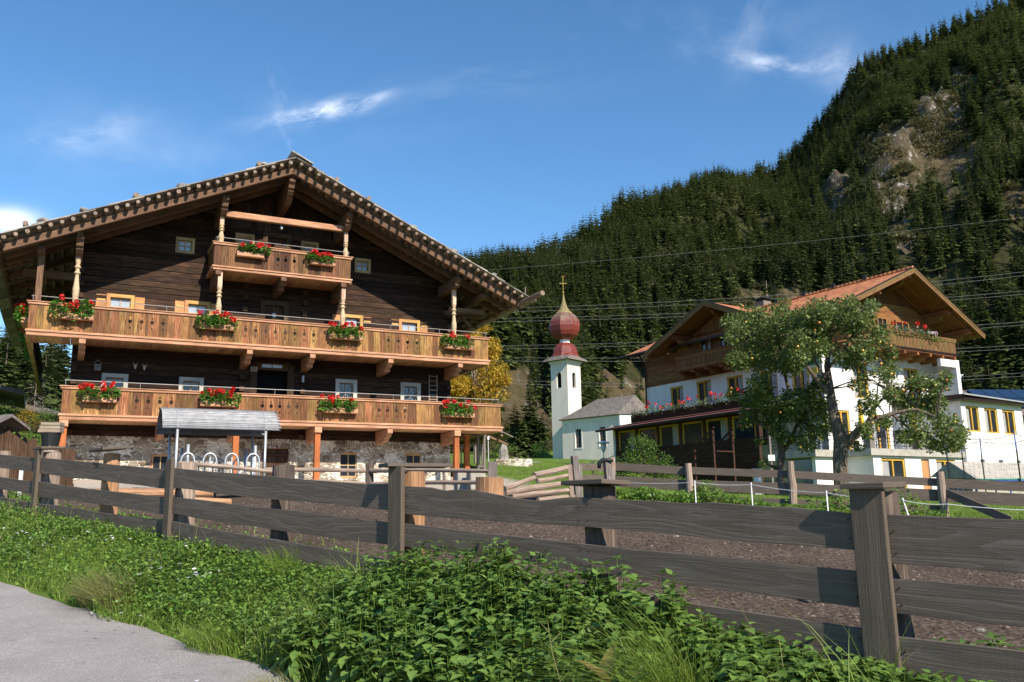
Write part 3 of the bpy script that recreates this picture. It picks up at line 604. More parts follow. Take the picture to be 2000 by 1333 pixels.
def wall_holes():
    return [(2.36, 3.05, 6.2, 7.62), (4.94, 5.63, 6.2, 7.62), (10.86, 11.32, 6.2, 7.62), (13.18, 13.80, 6.2, 7.62), (4.50, 4.97, 9.57, 9.99), (11.25, 11.71, 9.57, 9.99), (6.62, 7.08, 9.9, 10.40), (9.10, 9.56, 9.9, 10.40),
            (2.42, 2.99, 4.1, 4.76), (4.93, 5.49, 4.1, 4.76), (10.62, 11.19, 4.1, 4.98), (13.27, 13.84, 4.1, 4.98), (7.50, 8.62, 3.3, 5.30), (7.62, 8.46, 8.9, 10.55), (7.62, 8.46, 6.1, 7.86)]
def timber_wall():
    m = MB(); z = 2.72; h = .215; holes = wall_holes(); k = 0
    while z < APZ+.2:
        z2 = z+h-.012
        # each course clipped by the roof slope
        half = (APZ+.05-z2)/SL; a = max(U0, APU-half); b = min(U1, APU+half)
        if b-a < .3: break
        cuts = sorted([(max(x0, a), min(x1, b)) for x0, x1, y0, y1 in holes if y0 < z2-.03 and y1 > z+.03 and x1 > a and x0 < b])
        segs = []; x = a
        for c0, c1 in cuts:
            if c0 > x+.02: segs.append((x, c0))
            x = max(x, c1)
        if x < b-.02: segs.append((x, b))
        for x0, x1 in segs:
            off = (random.random()-.5)*.03; m.frame(((x0+x1)/2, WV+.1+off, (z+z2)/2), ((x1-x0)/2, 0, 0), (0, .12, 0), (0, 0, (z2-z)/2+random.random()*.004), 'log_wall')
        # log ends at the corners and at the cross walls
        if z < 8.6:
            for u in (U0, 6.95, 9.18, U1):
                if k % 2 == 0: m.box(u-.09, u+.09, WV-.17, WV-.04, z+.015, z2-.01, 'dark_beam')
        z += h; k += 1
    P(m, 'timber_wall', bevel=.015)
    m = MB(); m.box(U0, U1, WV+.30, WV+.34, 2.7, 8.5, 'dark_void')   # near-black sheets painting in the unlit rooms behind the openings
    m.box(U0+.35, U0+.4, WV+.34, HD, 2.7, 8, 'dark_void'); P(m, 'dark_backing')
    m = MB()
    for u in (U0, U1): 
        z = 2.72
        while z < 8.6: m.frame((u, (WV+HD)/2, z+.1), (.11, 0, 0), (0, (HD-WV)/2, 0), (0, 0, .1), 'log_wall'); z += .215
    m.prism([(U0, HD, 2.7), (U1, HD, 2.7), (U1, HD, 9.2), (APU, HD, 12.3), (U0, HD, 9.2)], (0, 0, 0), (0, .2, 0), 'log_wall'); P(m, 'side_wall')
    # stone ground floor with real openings
    m = MB()
    sh = [[(10.72, 1.33), (11.38, 1.33), (11.38, 2.27), (10.72, 2.27)], [(13.38, 1.33), (14.02, 1.33), (14.02, 2.28), (13.38, 2.28)], [(7.82, .7), (8.74, .7), (8.74, 2.40), (7.82, 2.40)], [(4.04, 1.5), (4.64, 1.5), (4.64, 2.12), (4.04, 2.12)]]
    m.plate([[(U0-.1, -.6), (U1+.1, -.6), (U1+.1, 2.74), (U0-.1, 2.74)]]+sh, (0, WV+.34, 0), (1, 0, 0), (0, 0, 1), .36, 'stone_masonry')
    m.box(U0-.1, U0+.3, WV+.36, HD, -.6, 2.74, 'stone_masonry'); m.box(U1-.3, U1+.1, WV+.36, HD, -.6, 2.74, 'stone_masonry'); P(m, 'stone_wall')
    for c, w in ((8.25, 1.5), (11.05, 1.1), (13.7, 1.1)):
        m = MB(); n = int(w/.085)   # flat stones set on edge over the openings
        for i in range(n):
            t = (i/(n-1)-.5); m.frame((c+t*w, WV-.035, 2.56+.03*math.cos(t*3)), (.034, 0, 0), (0, .03, 0), (t*.05, 0, .145+random.random()*.02), 'stone_masonry')
        P(m, 'relieving_arch')
    m = MB(); m.box(3.8, 4.9, WV-.12, WV+.05, 1.36, 1.47, 'concrete'); P(m, 'stone_sill')
timber_wall()
def window(u0, u1, z0, z1, frame, glass, fw=.09, bars=(1, 1), depth=.10, shutters=None, proud=.04, cross=False, vf=WV):
    fr = MB(); v0 = vf-proud; v1 = v0+.10
    fr.box(u0-fw, u0, v0, v1, z0-fw, z1+fw, frame); fr.box(u1, u1+fw, v0, v1, z0-fw, z1+fw, frame); fr.box(u0, u1, v0+.004, v1, z1, z1+fw, frame); fr.box(u0, u1, v0+.004, v1, z0-fw, z0, frame)
    f = P(fr, 'window'); g = MB(); g.box(u0, u1, vf+depth, vf+depth+.02, z0, z1, glass); P(g, 'pane', par=f)
    b = MB(); bf = 'window_wood' if not cross else 'lime_frame'; s = .016
    b.box(u0, u0+.035, vf+depth-.03, vf+depth, z0, z1, bf); b.box(u1-.035, u1, vf+depth-.03, vf+depth, z0, z1, bf); b.box(u0+.035, u1-.035, vf+depth-.03, vf+depth, z1-.035, z1, bf); b.box(u0+.035, u1-.035, vf+depth-.03, vf+depth, z0, z0+.035, bf)
    for i in range(bars[0]): x = u0+(u1-u0)*(i+1)/(bars[0]+1); b.box(x-s, x+s, vf+depth-.034, vf+depth-.003, z0+.03, z1-.03, bf)
    for i in range(bars[1]): z = z0+(z1-z0)*(i+1)/(bars[1]+1); b.box(u0+.03, u1-.03, vf+depth-.031, vf+depth-.001, z-s, z+s, bf)
    P(b, 'glazing_bar', par=f)
    if cross:
        c = MB(); c.tube([(u0, vf+.04, z0), (u1, vf+.04, z1)], .010, 5, 'galvanised'); c.tube([(u0, vf+.05, z1), (u1, vf+.05, z0)], .010, 5, 'galvanised'); x = (u0+u1)/2; c.tube([(x, vf+.045, z0), (x, vf+.045, z1)], .009, 5, 'galvanised'); c.tube([(u0, vf+.045, (z0+z1)/2), (u1, vf+.045, (z0+z1)/2)], .009, 5, 'galvanised')
        for t in range(10): a = .6283*t; c.tube([(x+.06*math.cos(a), vf+.042, (z0+z1)/2+.06*math.sin(a)), (x+.06*math.cos(a+.63), vf+.042, (z0+z1)/2+.06*math.sin(a+.63))], .008, 4, 'galvanised')
        P(c, 'iron_grille', par=f)
    if shutters:
        for x0, x1 in ((u0-fw-shutters, u0-fw-.015), (u1+fw+.015, u1+fw+shutters)):
            s2 = MB(); s2.box(x0, x1, v0+.01, v0+.04, z0-fw+.02, z1+fw-.05, 'larch_shutter')
            for zz in (z0+.12, z1-.12): s2.box(x0+.02, x1-.02, v0-.012, v0+.012, zz-.035, zz+.035, 'larch_shutter')
            P(s2, 'shutter', par=f)
    return f
for c in (2.705, 5.285, 11.08, 13.49): window(c-.33, c+.33, 6.95, 7.60, 'larch_shutter', 'pale_glass', .12, (1, 1), shutters=.33)
for c in (4.735, 11.48): window(c-.23, c+.23, 9.58, 9.98, 'window_wood', 'pale_glass', .10)
for c in (6.85, 9.33): window(c-.23, c+.23, 9.95, 10.39, 'window_wood', 'pale_glass', .12)
for c in (2.705, 5.21): window(c-.28, c+.28, 4.2, 4.75, 'lime_frame', 'window_glass', .14, (1, 0), depth=.13)
for c in (10.905, 13.555): window(c-.28, c+.28, 4.2, 4.97, 'lime_frame', 'window_glass', .15, (1, 0), depth=.13, cross=True)
for c, w in ((11.05, .33), (13.7, .32)): window(c-w, c+w, 1.36, 2.24, 'orange_post', 'window_glass', .06, (1, 1), depth=.06, proud=.01)
window(4.07, 4.61, 1.53, 2.09, 'orange_post', 'window_glass', .05, (1, 0), depth=.06, proud=.01)
def door(u0, u1, z0, z1, leaf, frame='dark_beam', fw=.18, opened=False):
    fr = MB(); v0 = WV-.07; fr.box(u0-fw, u0, v0, WV+.12, z0, z1+fw, frame); fr.box(u1, u1+fw, v0, WV+.12, z0, z1+fw, frame); fr.box(u0, u1, v0+.005, WV+.12, z1, z1+fw, frame); f = P(fr, 'door_frame')
    if not opened:
        d = MB(); n = 5
        for i in range(n): x = u0+(u1-u0)*i/n; d.box(x+.006, x+(u1-u0)/n-.006, WV+.06, WV+.10, z0, z1, leaf)
        for zz in (z0+.35, z1-.3): d.box(u0+.04, u1-.04, WV+.03, WV+.062, zz-.06, zz+.06, leaf)
        P(d, 'door_leaf', par=f); h = MB(); h.tube([(u1-.1, WV+.02, z0+1.0), (u1-.1, WV-.03, z0+1.0), (u1-.22, WV-.03, z0+1.0)], .012, 6, 'dark_metal'); P(h, 'door_handle', par=f)
    return f
door(7.70, 8.40, 8.75, 10.50, 'dark_beam'); door(7.70, 8.40, 6.0, 7.80, 'dark_beam')
m = MB(); m.box(7.99, 8.12, WV+.02, WV+.03, 7.36, 7.52, 'white_paint'); P(m, 'notice')
fr = door(7.50, 8.62, 3.3, 5.30, 'dark_beam', fw=.24, opened=True)
m = MB(); m.box(7.40, 8.70, WV-.06, WV-.02, 5.36, 5.62, 'dark_beam')
for x in (7.66, 8.05): m.box(x, x+.35, WV-.068, WV-.058, 5.40, 5.52, 'pale_glass')
P(m, 'transom_window')
m = MB(); n = 8
for i in range(n): m.box(7.82+i*.115, 7.82+i*.115+.107, WV+.02, WV+.06, .75, 2.38, 'chalet_dark')
for zz in (1.3, 2.1): m.box(7.83, 8.73, WV-.012, WV+.02, zz, zz+.1, 'chalet_dark')
d_ = P(m, 'cellar_door'); m = MB(); m.box(7.74, 7.82, WV-.02, WV+.1, .7, 2.47, 'orange_post'); m.box(8.74, 8.82, WV-.02, WV+.1, .7, 2.47, 'orange_post'); m.box(7.82, 8.74, WV-.015, WV+.1, 2.39, 2.47, 'orange_post'); P(m, 'door_frame', par=d_)
m = MB()   # arched head board over the loft door, planks above
for i in range(17): x = 6.0+i*.26; m.box(x, x+.25, WV-.045, WV-.004, 10.72+.0*i, min(roofz(x), roofz(x+.25))-.16-(0 if 1 else 0), 'log_wall')
P(m, 'gable_board')
# ------------------------------------------------------------------ balconies
HOLE = [(-.012, .20), (-.05, .165), (-.065, .12), (-.05, .07), (-.03, .045), (-.05, .02), (-.03, -.005), (0, -.015), (.03, -.005), (.05, .02), (.03, .045), (.05, .07), (.065, .12), (.05, .165), (.012, .20)]
def holes_at(x, zc):
    big = []; R = .068
    for k in range(10): t = 2*math.pi*k/10; big.append((x+R*math.cos(t)*.9, zc+R*1.1*math.sin(t)))
    top = [(x-.022, zc+.095), (x+.022, zc+.095), (x+.026, zc+.135), (x, zc+.185), (x-.026, zc+.135)]
    low = [(x-.024, zc-.26), (x+.024, zc-.26), (x+.018, zc-.20), (x, zc-.165), (x-.018, zc-.20)]
    dia = [(x-.012, zc-.33), (x+.012, zc-.33), (x+.03, zc-.295), (x, zc-.265), (x-.03, zc-.295)]
    return [big, top, low]
def balcony(u0, u1, zb, h, vfront, mat, cut, name, side_back=None, sides=(1, 1), boardw=.26, top='honey_beam', low='honey_beam', par=None, lowh=.19):
    b = MB(); b.box(u0-.03, u1+.03, vfront-.05, vfront+.14, zb, zb+lowh*.62, low); b.box(u0-.06, u1+.06, vfront-.09, vfront+.10, zb+lowh*.62+.003, zb+lowh, low); bal = P(b, name, bevel=.008)
    # deck
    d = MB(); x = u0
    while x < u1-.05: d.box(x, min(x+.24, u1), vfront+.145, WV-.03, zb+.02, zb+.07, 'honey_beam'); x += .25
    P(d, 'deck', par=bal)
    m = MB(); x = u0; z0, z1 = zb+lowh+.005, zb+h-.11; i = 0
    while x < u1-.02:
        w = min(boardw*(.8+.4*random.random()), u1-x)
        cs = [c for c in cut if x-.001 <= c < x+w]
        if cs: 
            # board centred on its pierced ornament
            pass
        x2 = x+w
        cs = [c for c in cut if x-.13 < c < x2+.13]
        if cs:
            c0 = min(cs); x2 = c0+.13 if c0+.13 > x+.06 else x2
            if c0-.13 > x+.05: x2 = c0-.13; cs = []
            else: cs = [c0]
        x2 = min(x2, u1); loops = [[(x+.003, z0), (x2-.003, z0), (x2-.003, z1), (x+.003, z1)]]
        for c in cs:
            if c-.075 > x+.004 and c+.075 < x2-.004: loops += holes_at(c, (z0+z1)/2+.09)
        m.plate(loops, (0, vfront+.035+random.random()*.006, 0), (1, 0, 0), (0, 0, 1), .03, mat); x = x2; i += 1
    P(m, 'board_panel', par=bal)
    r = MB(); r.box(u0-.05, u1+.05, vfront-.035, vfront+.12, zb+h-.105, zb+h-.03, top); r.box(u0-.09, u1+.09, vfront-.07, vfront+.15, zb+h-.027, zb+h, top); P(r, 'handrail', par=bal, bevel=.006)
    # thin metal rail above
    w = MB(); zt = zb+h+.19; w.tube([(u0+.05, vfront+.06, zt), (u1-.05, vfront+.06, zt)], .010, 5, 'rail_wire')
    for s, x in ((0, u0+.05), (1, u1-.05)):
        if sides[s]: w.tube([(x, vfront+.06, zt), (x, WV-.05, zt)], .010, 5, 'rail_wire')
    n = max(2, int((u1-u0)/2.0))
    for i in range(n+1): x = u0+.08+(u1-u0-.16)*i/n; w.tube([(x, vfront+.06, zb+h-.02), (x, vfront+.06, zt)], .009, 5, 'rail_wire')
    P(w, 'metal_rail', par=bal)
    for s, x in ((0, u0), (1, u1)):
        if sides[s]:
            vb = side_back if side_back else WV-.05; q = MB(); y = vfront+.07
            while y < vb-.02:
                y2 = min(y+.2, vb); q.box(x-.015, x+.015, y+.003, y2-.003, z0, z1, mat); y = y2
            q.box(x-.06, x+.06, vfront+.13, vb, zb+h-.10, zb+h-.004, top); q.box(x-.07, x+.07, vfront+.15, vb, zb+.002, zb+lowh-.003, low); P(q, 'side_panel', par=bal)
    return bal
mid = balcony(0.0, 16.33, Z2-.02, 1.13, 0.0, 'balcony_board', [3.0, 3.35, 3.68, 4.03]+[6.78+.348*i for i in range(8)]+[12.10, 12.5, 12.88, 13.27], 'middle_balcony', side_back=15.0, sides=(1, 1), boardw=.22)
lowb = balcony(1.14, 16.86, Z1-.02, 1.10, 0.0, 'balcony_board', [3.36, 3.72, 4.08, 4.44]+[7.46+.305*i for i in range(5)]+[11.76, 12.1, 12.45, 12.79], 'lower_balcony', side_back=6.0, sides=(0, 1), boardw=.3)
topb = balcony(5.58, 10.56, Z3-.02, 1.04, 0.0, 'balcony_board_old', [7.82, 8.10, 8.42], 'upper_balcony', sides=(1, 1), boardw=.24, lowh=.15)
def corbels(us, z, par, vf=-.02, wd=.20):
    # stepped and curved beam ends carrying a balcony
    for u in us:
        m = MB(); prof = [(WV, z), (vf, z), (vf-.02, z-.16), (vf+.12, z-.20), (vf+.20, z-.30), (vf+.38, z-.33), (vf+.46, z-.44), (vf+.75, z-.47), (WV, z-.5)]
        m.prism([(u-wd/2, p[0], p[1]) for p in prof], (0, 0, 0), (wd, 0, 0), 'honey_beam' if z < 6 else 'roof_beam'); P(m, 'corbel', par=par, bevel=.01)
corbels((1.25, 4.2, 6.62, 9.47, 12.2, 14.95), Z1-.03, lowb); corbels((1.6, 6.95, 9.2, 12.2, 15.1), Z2-.03, mid); corbels((5.75, 8.05, 10.3), Z3-.03, topb)
def turned(u, v, z0, z1, mat, par, w=.15):
    H_ = z1-z0; m = MB(); m.box(u-w/2, u+w/2, v-w/2, v+w/2, z1-H_*.36, z1, mat)
    pr = [(.052, 0), (.062, .02*H_), (.078, .16*H_), (.082, .22*H_), (.062, .30*H_), (.044, .40*H_), (.046, .42*H_), (.075, .435*H_), (.075, .45*H_), (.05, .465*H_), (.048, .50*H_), (.078, .515*H_), (.078, .53*H_), (.05, .545*H_), (.052, .57*H_), (.07, .62*H_), (.072, .645*H_)]
    m.lathe([(r*1.28, z0+z) for r, z in pr], (u, v, 0), 12, mat); o = P(m, 'turned_post', par=par)
    for f in o.data.polygons: f.use_smooth = False
turned(1.29, .12, Z2+1.10, 9.38, 'pale_post', mid); turned(5.83, .12, Z2+1.10, Z3-.02, 'pale_post', mid); turned(10.32, .12, Z2+1.10, Z3-.02, 'pale_post', mid); turned(14.88, .12, Z2+1.10, 8.9, 'pale_post', mid)
turned(5.80, .12, Z3+1.0, 10.72, 'pale_post', topb, .14); turned(10.38, .12, Z3+1.0, 10.62, 'pale_post', topb, .14)
m = MB(); m.box(.12, .30, .04, .22, Z2+1.1, 8.62, 'roof_beam'); P(m, 'square_post', par=mid)
m = MB(); m.box(16.0, 16.15, 3.0, 3.15, Z2+1.1, 8.4, 'roof_beam'); P(m, 'square_post', par=mid)
for u, v in ((1.26, .12), (6.62, .12), (9.47, .12), (14.95, .12)):
    m = MB(); m.box(u-.10, u+.10, v-.10, v+.10, ZG-.4, Z1-.24, 'orange_post'); m.box(u-.13, u+.13, v-.18, v+.15, Z1-.24, Z1-.03, 'honey_beam'); P(m, 'ground_post', par=lowb, bevel=.012)
m = MB(); m.box(16.0, 16.2, 1.6, 1.8, ZG-.4, Z1-.05, 'orange_post'); P(m, 'ground_post', par=lowb, bevel=.012)
# ------------------------------------------------------------------ roof
RV0, RV1 = -1.05, HD+1.2
roof = None
def slope_pt(side, s, v, off=0.0):
    # s = distance from ridge along the slope, off = distance above the purlin underside line
    c = 1/math.hypot(1, SL); return (APU+side*(s*c+off*SL*c), v, APZ-s*SL*c+off*c)
SLEN = {-1: 9.85, 1: 10.15}
m = MB()
for side in (-1, 1):
    n = 13; L = SLEN[side]+.35; st = L/n
    for i in range(n):      # courses of long cleft boards, each lapping over the one below
        v = RV0-.12
        s0, s1 = i*st-.1, (i+1)*st+.22
        while v < RV1:
            wv = .16+.1*random.random(); v2 = min(v+wv, RV1); j = random.random()*.02
            if v < 1.2 or v > RV1-1.0 or True:
                if v > 2.0: v2 = min(v+1.8, RV1)
                p0 = Vector(slope_pt(side, s0, (v+v2)/2, .245+.0+j)); p1 = Vector(slope_pt(side, s1+random.random()*.05, (v+v2)/2, .285+j)); d = (p1-p0)
                nx = d.cross(Vector((0, 1, 0))).normalized(); m.frame((p0+p1)/2, d/2, Vector((0, (v2-v)/2-.004, 0)), nx*.013, 'shingle')
            v = v2
m.prism([(APU-.20, 0, APZ+.47), (APU-.19, 0, APZ+.50), (APU-.0, 0, APZ+.42), (APU+.62, 0, APZ+.13), (APU+.60, 0, APZ+.10), (APU-.0, 0, APZ+.38)], (0, RV0-.2, 0), (0, RV1, 0), 'shingle')
for i_ in range(len(m.v)-12, len(m.v)-6): m.v[i_] = (m.v[i_][0], RV0-.2, m.v[i_][2])
for i_ in range(len(m.v)-6, len(m.v)): m.v[i_] = (m.v[i_][0], RV1, m.v[i_][2])
roof = P(m, 'roof')
for side in (-1, 1):
    n = 29; k = 0
    for i in range(n):
        s = .15+(SLEN[side]-.25)*i/(n-1); r = .062+.012*random.random(); vv = RV0-.06-random.random()*.07
        a = Vector(slope_pt(side, s, vv, .14)); b = Vector(slope_pt(side, s, RV1, .14)); m = MB(); m.tube([a, (a*.7+b*.3), b], [r, r*.98, r*.9], 8, 'roof_pole', jit=.12); P(m, 'batten_pole', par=roof, smooth=False)
    for v, w, h in ((-.72, .17, .26), (.28, .15, .22), (1.05, .15, .22), (3.0, .15, .2), (5.0, .15, .2), (7.2, .15, .2), (9.4, .15, .2), (11.6, .15, .2), (13.8, .15, .2), (16, .15, .2)):
        m = MB(); a = slope_pt(side, -.02, v, -.055 if v > -.5 else -.06); b = slope_pt(side, SLEN[side]+.05, v, -.055 if v > -.5 else -.06); up = (Vector(slope_pt(side, 1, 0, 1))-Vector(slope_pt(side, 1, 0, 0)))
        m.beam(a, b, w, h, up, 'roof_beam'); P(m, 'rafter', par=roof, bevel=.012)
# purlins with stepped corbel ends
def purlin(u, zt, vend, w=.22, h=.30, tiers=3):
    m = MB(); v = vend
    prof = [(4.0, zt), (v, zt), (v-.02, zt-h*.5), (v+.06, zt-h*.62)]; z = zt-h*.62
    for t in range(tiers):
        prof += [(v+.10+.02*t, z-.04), (v+.13+.14*t, z-.17), (v+.24+.16*t, z-.22)]; z -= .22; v += .10
    prof += [(WV+.2, z-.05), (4.0, z-.05)]
    m.prism([(u-w/2, p[0], p[1]) for p in prof], (0, 0, 0), (w, 0, 0), 'roof_beam'); P(m, 'purlin', par=roof, bevel=.014)
purlin(APU, APZ-.30, -.62); purlin(5.82, roofz(5.82)-.26, -.5, tiers=2); purlin(10.36, roofz(10.36)-.26, -.5, tiers=2); purlin(1.30, roofz(1.30)-.25, -.5, tiers=2); purlin(14.85, roofz(14.85)-.25, -.5, tiers=1)
purlin(.2, roofz(.2)-.25, -.35, tiers=0); purlin(16.05, roofz(16.05)-.25, -.35, tiers=0)
m = MB(); m.box(5.9, 10.3, .02, .20, 10.62, 10.84, 'honey_beam'); P(m, 'tie_beam', par=roof, bevel=.012)
m = MB(); m.box(-.35, 1.4, 1.3, 1.5, 8.05, 8.3, 'roof_beam'); P(m, 'tie_beam', par=roof, bevel=.012)
m = MB(); m.box(15.0, 16.6, 1.3, 1.5, 8.0, 8.22, 'roof_beam'); m.box(14.9, 16.5, .6, .75, 8.0, 8.2, 'roof_beam'); P(m, 'tie_beam', par=roof, bevel=.012)
for u0, z0, u1, z1 in ((15.1, 7.3, 15.9, 8.3), (16.1, 7.6, 15.4, 8.3)):
    m = MB(); m.beam((u0, 1.3, z0), (u1, 1.3, z1), .12, .14, (0, 1, 0), 'roof_beam'); P(m, 'brace', par=roof)
# eave logs (split gutter logs along both eaves)
for side, ex in ((-1, 0), (1, 1.3)):
    c = SLEN[side]+.12; a = Vector(slope_pt(side, c, RV0-.25-ex, .02)); b = Vector(slope_pt(side, c, RV1, .02)); m = MB(); m.tube([a, a*.75+b*.25, a*.4+b*.6, b], [.10, .115, .11, .12], 9, 'roof_pole' if side > 0 else 'dark_beam', jit=.1); P(m, 'gutter_log', par=roof)
    for i in range(9):
        v = RV0+.5+i*2.1; m = MB(); m.beam(slope_pt(side, c-1.1, v, -.16), slope_pt(side, c+.12, v, -.13), .05, .08, (0, 0, 1), 'roof_beam'); P(m, 'gutter_hook', par=roof)
# stones and short logs weighing the roof down
def stone_mesh(name, r=(1, 1, .6), seed=0, sub=3, amp=.35, mat='rock'):
    import bmesh
    bm = bmesh.new(); bmesh.ops.create_icosphere(bm, subdivisions=sub, radius=1)
    from mathutils import noise as mn
    for v in bm.verts:
        n = mn.fractal(v.co*1.3+Vector((seed*3.1, seed*1.7, seed)), 1, 2, 3)*amp; v.co *= (1+n); v.co = Vector((v.co.x*r[0], v.co.y*r[1], v.co.z*r[2]))
    me = bpy.data.meshes.new(name); bm.to_mesh(me); bm.free(); me.materials.append(MAT[mat]); return me
def drop(name, me, loc, rz, label, cat, group=None, tilt=0):
    o = bpy.data.objects.new(name, me); COL.objects.link(o); o.location = loc; o.rotation_euler = (0, tilt, rz); tag(o, label, cat, group); return o
rs = [stone_mesh('roof_stone', (.16, .22, .11), i) for i in range(3)]
_rl = [(-1, 1.02), (-1, 4.0), (-1, 5.5), (-1, 7.25), (-1, 8.5), (1, 1.35), (1, 2.45), (1, 4.9), (1, 6.8), (1, 8.7)]
_w = ['second', 'third', 'fourth']
for i, (sd, s) in enumerate(_rl):
    p = slope_pt(sd, s, RV0+.30, .40); where = 'left' if sd < 0 else 'right'
    k = [q for q in _rl if q[0] == sd].index((sd, s)); pos = ('nearest the ridge', 'second below the ridge', 'halfway down', 'second above the eave', 'nearest the eave')[k]
    drop('roof_stone', rs[i % 3], hw(*p), TH+i, f'grey stone weighing down the {where} slope of the farmhouse roof, {pos}', 'stone', 'stones weighing down the shingle roof', tilt=sd*.4)
for k, (sd, s) in enumerate(((-1, .95), (-1, 5.3), (-1, 8.75), (1, 1.25), (1, 2.6))):
    pl = ('short log lying just left of the farmhouse ridge', 'short log lying halfway down the left roof slope', 'short log lying low on the left roof slope', 'short log on the right roof slope close below the ridge', 'short log farther down the right roof slope')[k]
    t = thing('roof_log', pl, 'log', hw(*slope_pt(sd, s+.28, RV0+.1, .42)), TH, 'short logs lying on the farmhouse roof'); m = MB(); m.tube([(0, -.1, 0), (0, 1.6, 0)], [.085, .07], 8, 'roof_pole'); P(m, 'log_stem', par=t)
# ------------------------------------------------------------------ things hung on the house
def hthing(name, label, cat, u, v, z, group=None): return thing(name, label, cat, hw(u, v, z), TH, group)
t = hthing('house_number_sign', 'small pale house number plate beside the open front door', 'sign', 7.37, WV-.085, 5.22)
m = MB(); m.box(-.125, .125, -.012, .0, 0, .175, 'sign_board'); P(m, 'plate', par=t)
fc = bpy.data.curves.new('numeral', 'FONT'); fc.body = '39'; fc.size = .15; fc.extrude = .003; fc.align_x = 'CENTER'; fc.materials.append(MAT['black_paint'])
fo = bpy.data.objects.new('numeral', fc); COL.objects.link(fo); fo.parent = t; fo.location = (0, -.016, .035); fo.rotation_euler = (rad(90), 0, 0)
bpy.context.view_layer.update(); _me = bpy.data.meshes.new_from_object(fo); _no = bpy.data.objects.new('house_number', _me); COL.objects.link(_no); _no.parent = t; _no.location = fo.location; _no.rotation_euler = fo.rotation_euler; bpy.data.objects.remove(fo)
t = hthing('wall_lantern', 'dark iron lantern hanging from a bracket right of the front door', 'lantern', 9.17, WV-.02, 4.86)
m = MB(); m.tube([(0, 0, .43), (0, -.2, .45), (0, -.2, .36)], .012, 6, 'dark_metal'); m.lathe([(.01, .37), (.075, .30), (.05, .285)], (0, -.2, 0), 6, 'dark_metal'); m.lathe([(.025, .02), (.05, 0), (.025, -.02)], (0, -.2, 0), 6, 'dark_metal'); P(m, 'iron_frame', par=t); m = MB(); m.lathe([(.045, .02), (.05, .28)], (0, -.2, 0), 6, 'pale_glass'); P(m, 'glass', par=t)
t = hthing('bird_house', 'small grey bird house fixed above the leftmost lower window', 'bird house', 2.14, WV-.03, 4.95)
m = MB(); m.box(-.10, .10, -.16, 0, 0, .22, 'grey_plank'); m.tube([(0, -.165, .13), (0, -.158, .13)], .025, 8, 'dark_void'); m.tube([(0, -.2, .06), (0, -.158, .06)], .008, 5, 'grey_plank'); P(m, 'box', par=t); m = MB(); m.prism([(-.14, 0, .20), (0, 0, .34), (.14, 0, .20), (.14, 0, .225), (0, 0, .37), (-.14, 0, .225)], (0, -.2, 0), (0, .02, 0), 'grey_plank')
m.v = [(p[0], -.2 if i < 6 else .02, p[2]) for i, p in enumerate(m.v)]; P(m, 'roof', par=t)
for k, (u, z) in enumerate(((3.32, 5.16), (3.62, 5.14))):
    t = hthing('antler_trophy', ('left' if k == 0 else 'right')+' of two small pale skull trophies on the dark wall', 'trophy', u, WV-.03, z, 'skull trophies on the farmhouse wall')
    m = MB(); m.lathe([(.012, -.1), (.03, -.06), (.045, 0), (.05, .05), (.03, .08)], (0, -.05, 0), 8, 'bone'); P(m, 'skull', par=t)
    for s in (-1, 1): m = MB(); m.tube([(s*.03, -.05, .06), (s*.07, -.06, .11), (s*.06, -.07, .17)], [.012, .009, .004], 5, 'bone'); P(m, 'antler', par=t)
t = hthing('wooden_ladder', 'short wooden ladder hanging on the dark wall beside the rightmost lower window', 'ladder', 14.50, WV-.06, 4.35)
for x in (-.17, .17): m = MB(); m.box(x-.025, x+.025, -.03, .02, 0, 1.15, 'rail_log'); P(m, 'side_rail', par=t)
for i in range(6): m = MB(); m.box(-.145, .145, -.02, .01, .1+i*.19, .14+i*.19, 'rail_log'); P(m, 'rung', par=t)
t = hthing('loft_lamp', 'small round white lamp under the gable above the upper balcony', 'lamp', 8.1, 1.0, 10.75)
m = MB(); m.tube([(0, 0, .35), (0, 0, .1)], .008, 5, 'dark_metal'); P(m, 'cord', par=t); m = MB(); m.lathe([(.005, -.06), (.05, -.03), (.06, .02), (.03, .08), (.01, .1)], (0, 0, 0), 10, 'white_plastic'); P(m, 'bulb', par=t, smooth=True)
# ------------------------------------------------------------------ flower boxes
def leaf_cloud(n, c, r, size, up=.3, seed=None, shell=.0):
    # n leaves in an ellipsoid, facing outwards and up
    d = rng.normal(size=(n, 3)); d /= np.linalg.norm(d, axis=1)[:, None]; q = (shell+(1-shell)*rng.random(n)**.5)[:, None]; p = np.array(c)+d*q*np.array(r)
    az = np.arctan2(d[:, 0], d[:, 1])+rng.normal(0, .6, n); ti = d[:, 2]*.5+up*rng.normal(0, 1, n)*.8; M = rotm(az, ti, rng.normal(0, .5, n), size*(.7+.6*rng.random(n))); return p, M
def blob(name, c, r, mat, par, seed=0, n=26):
    d = rng.normal(size=(n, 3)); d /= np.linalg.norm(d, axis=1)[:, None]; p = np.array(c)+d*r*.75; M = rotm(np.arctan2(d[:, 0], d[:, 1]), d[:, 2]*1.2, rng.normal(0, 1, n), np.full(n, r*.95)); V, F = inst(RLEAF_V-np.array([0, .4, 0]), RLEAF_F, M, p); return npmesh(name, V, F, mat, par)
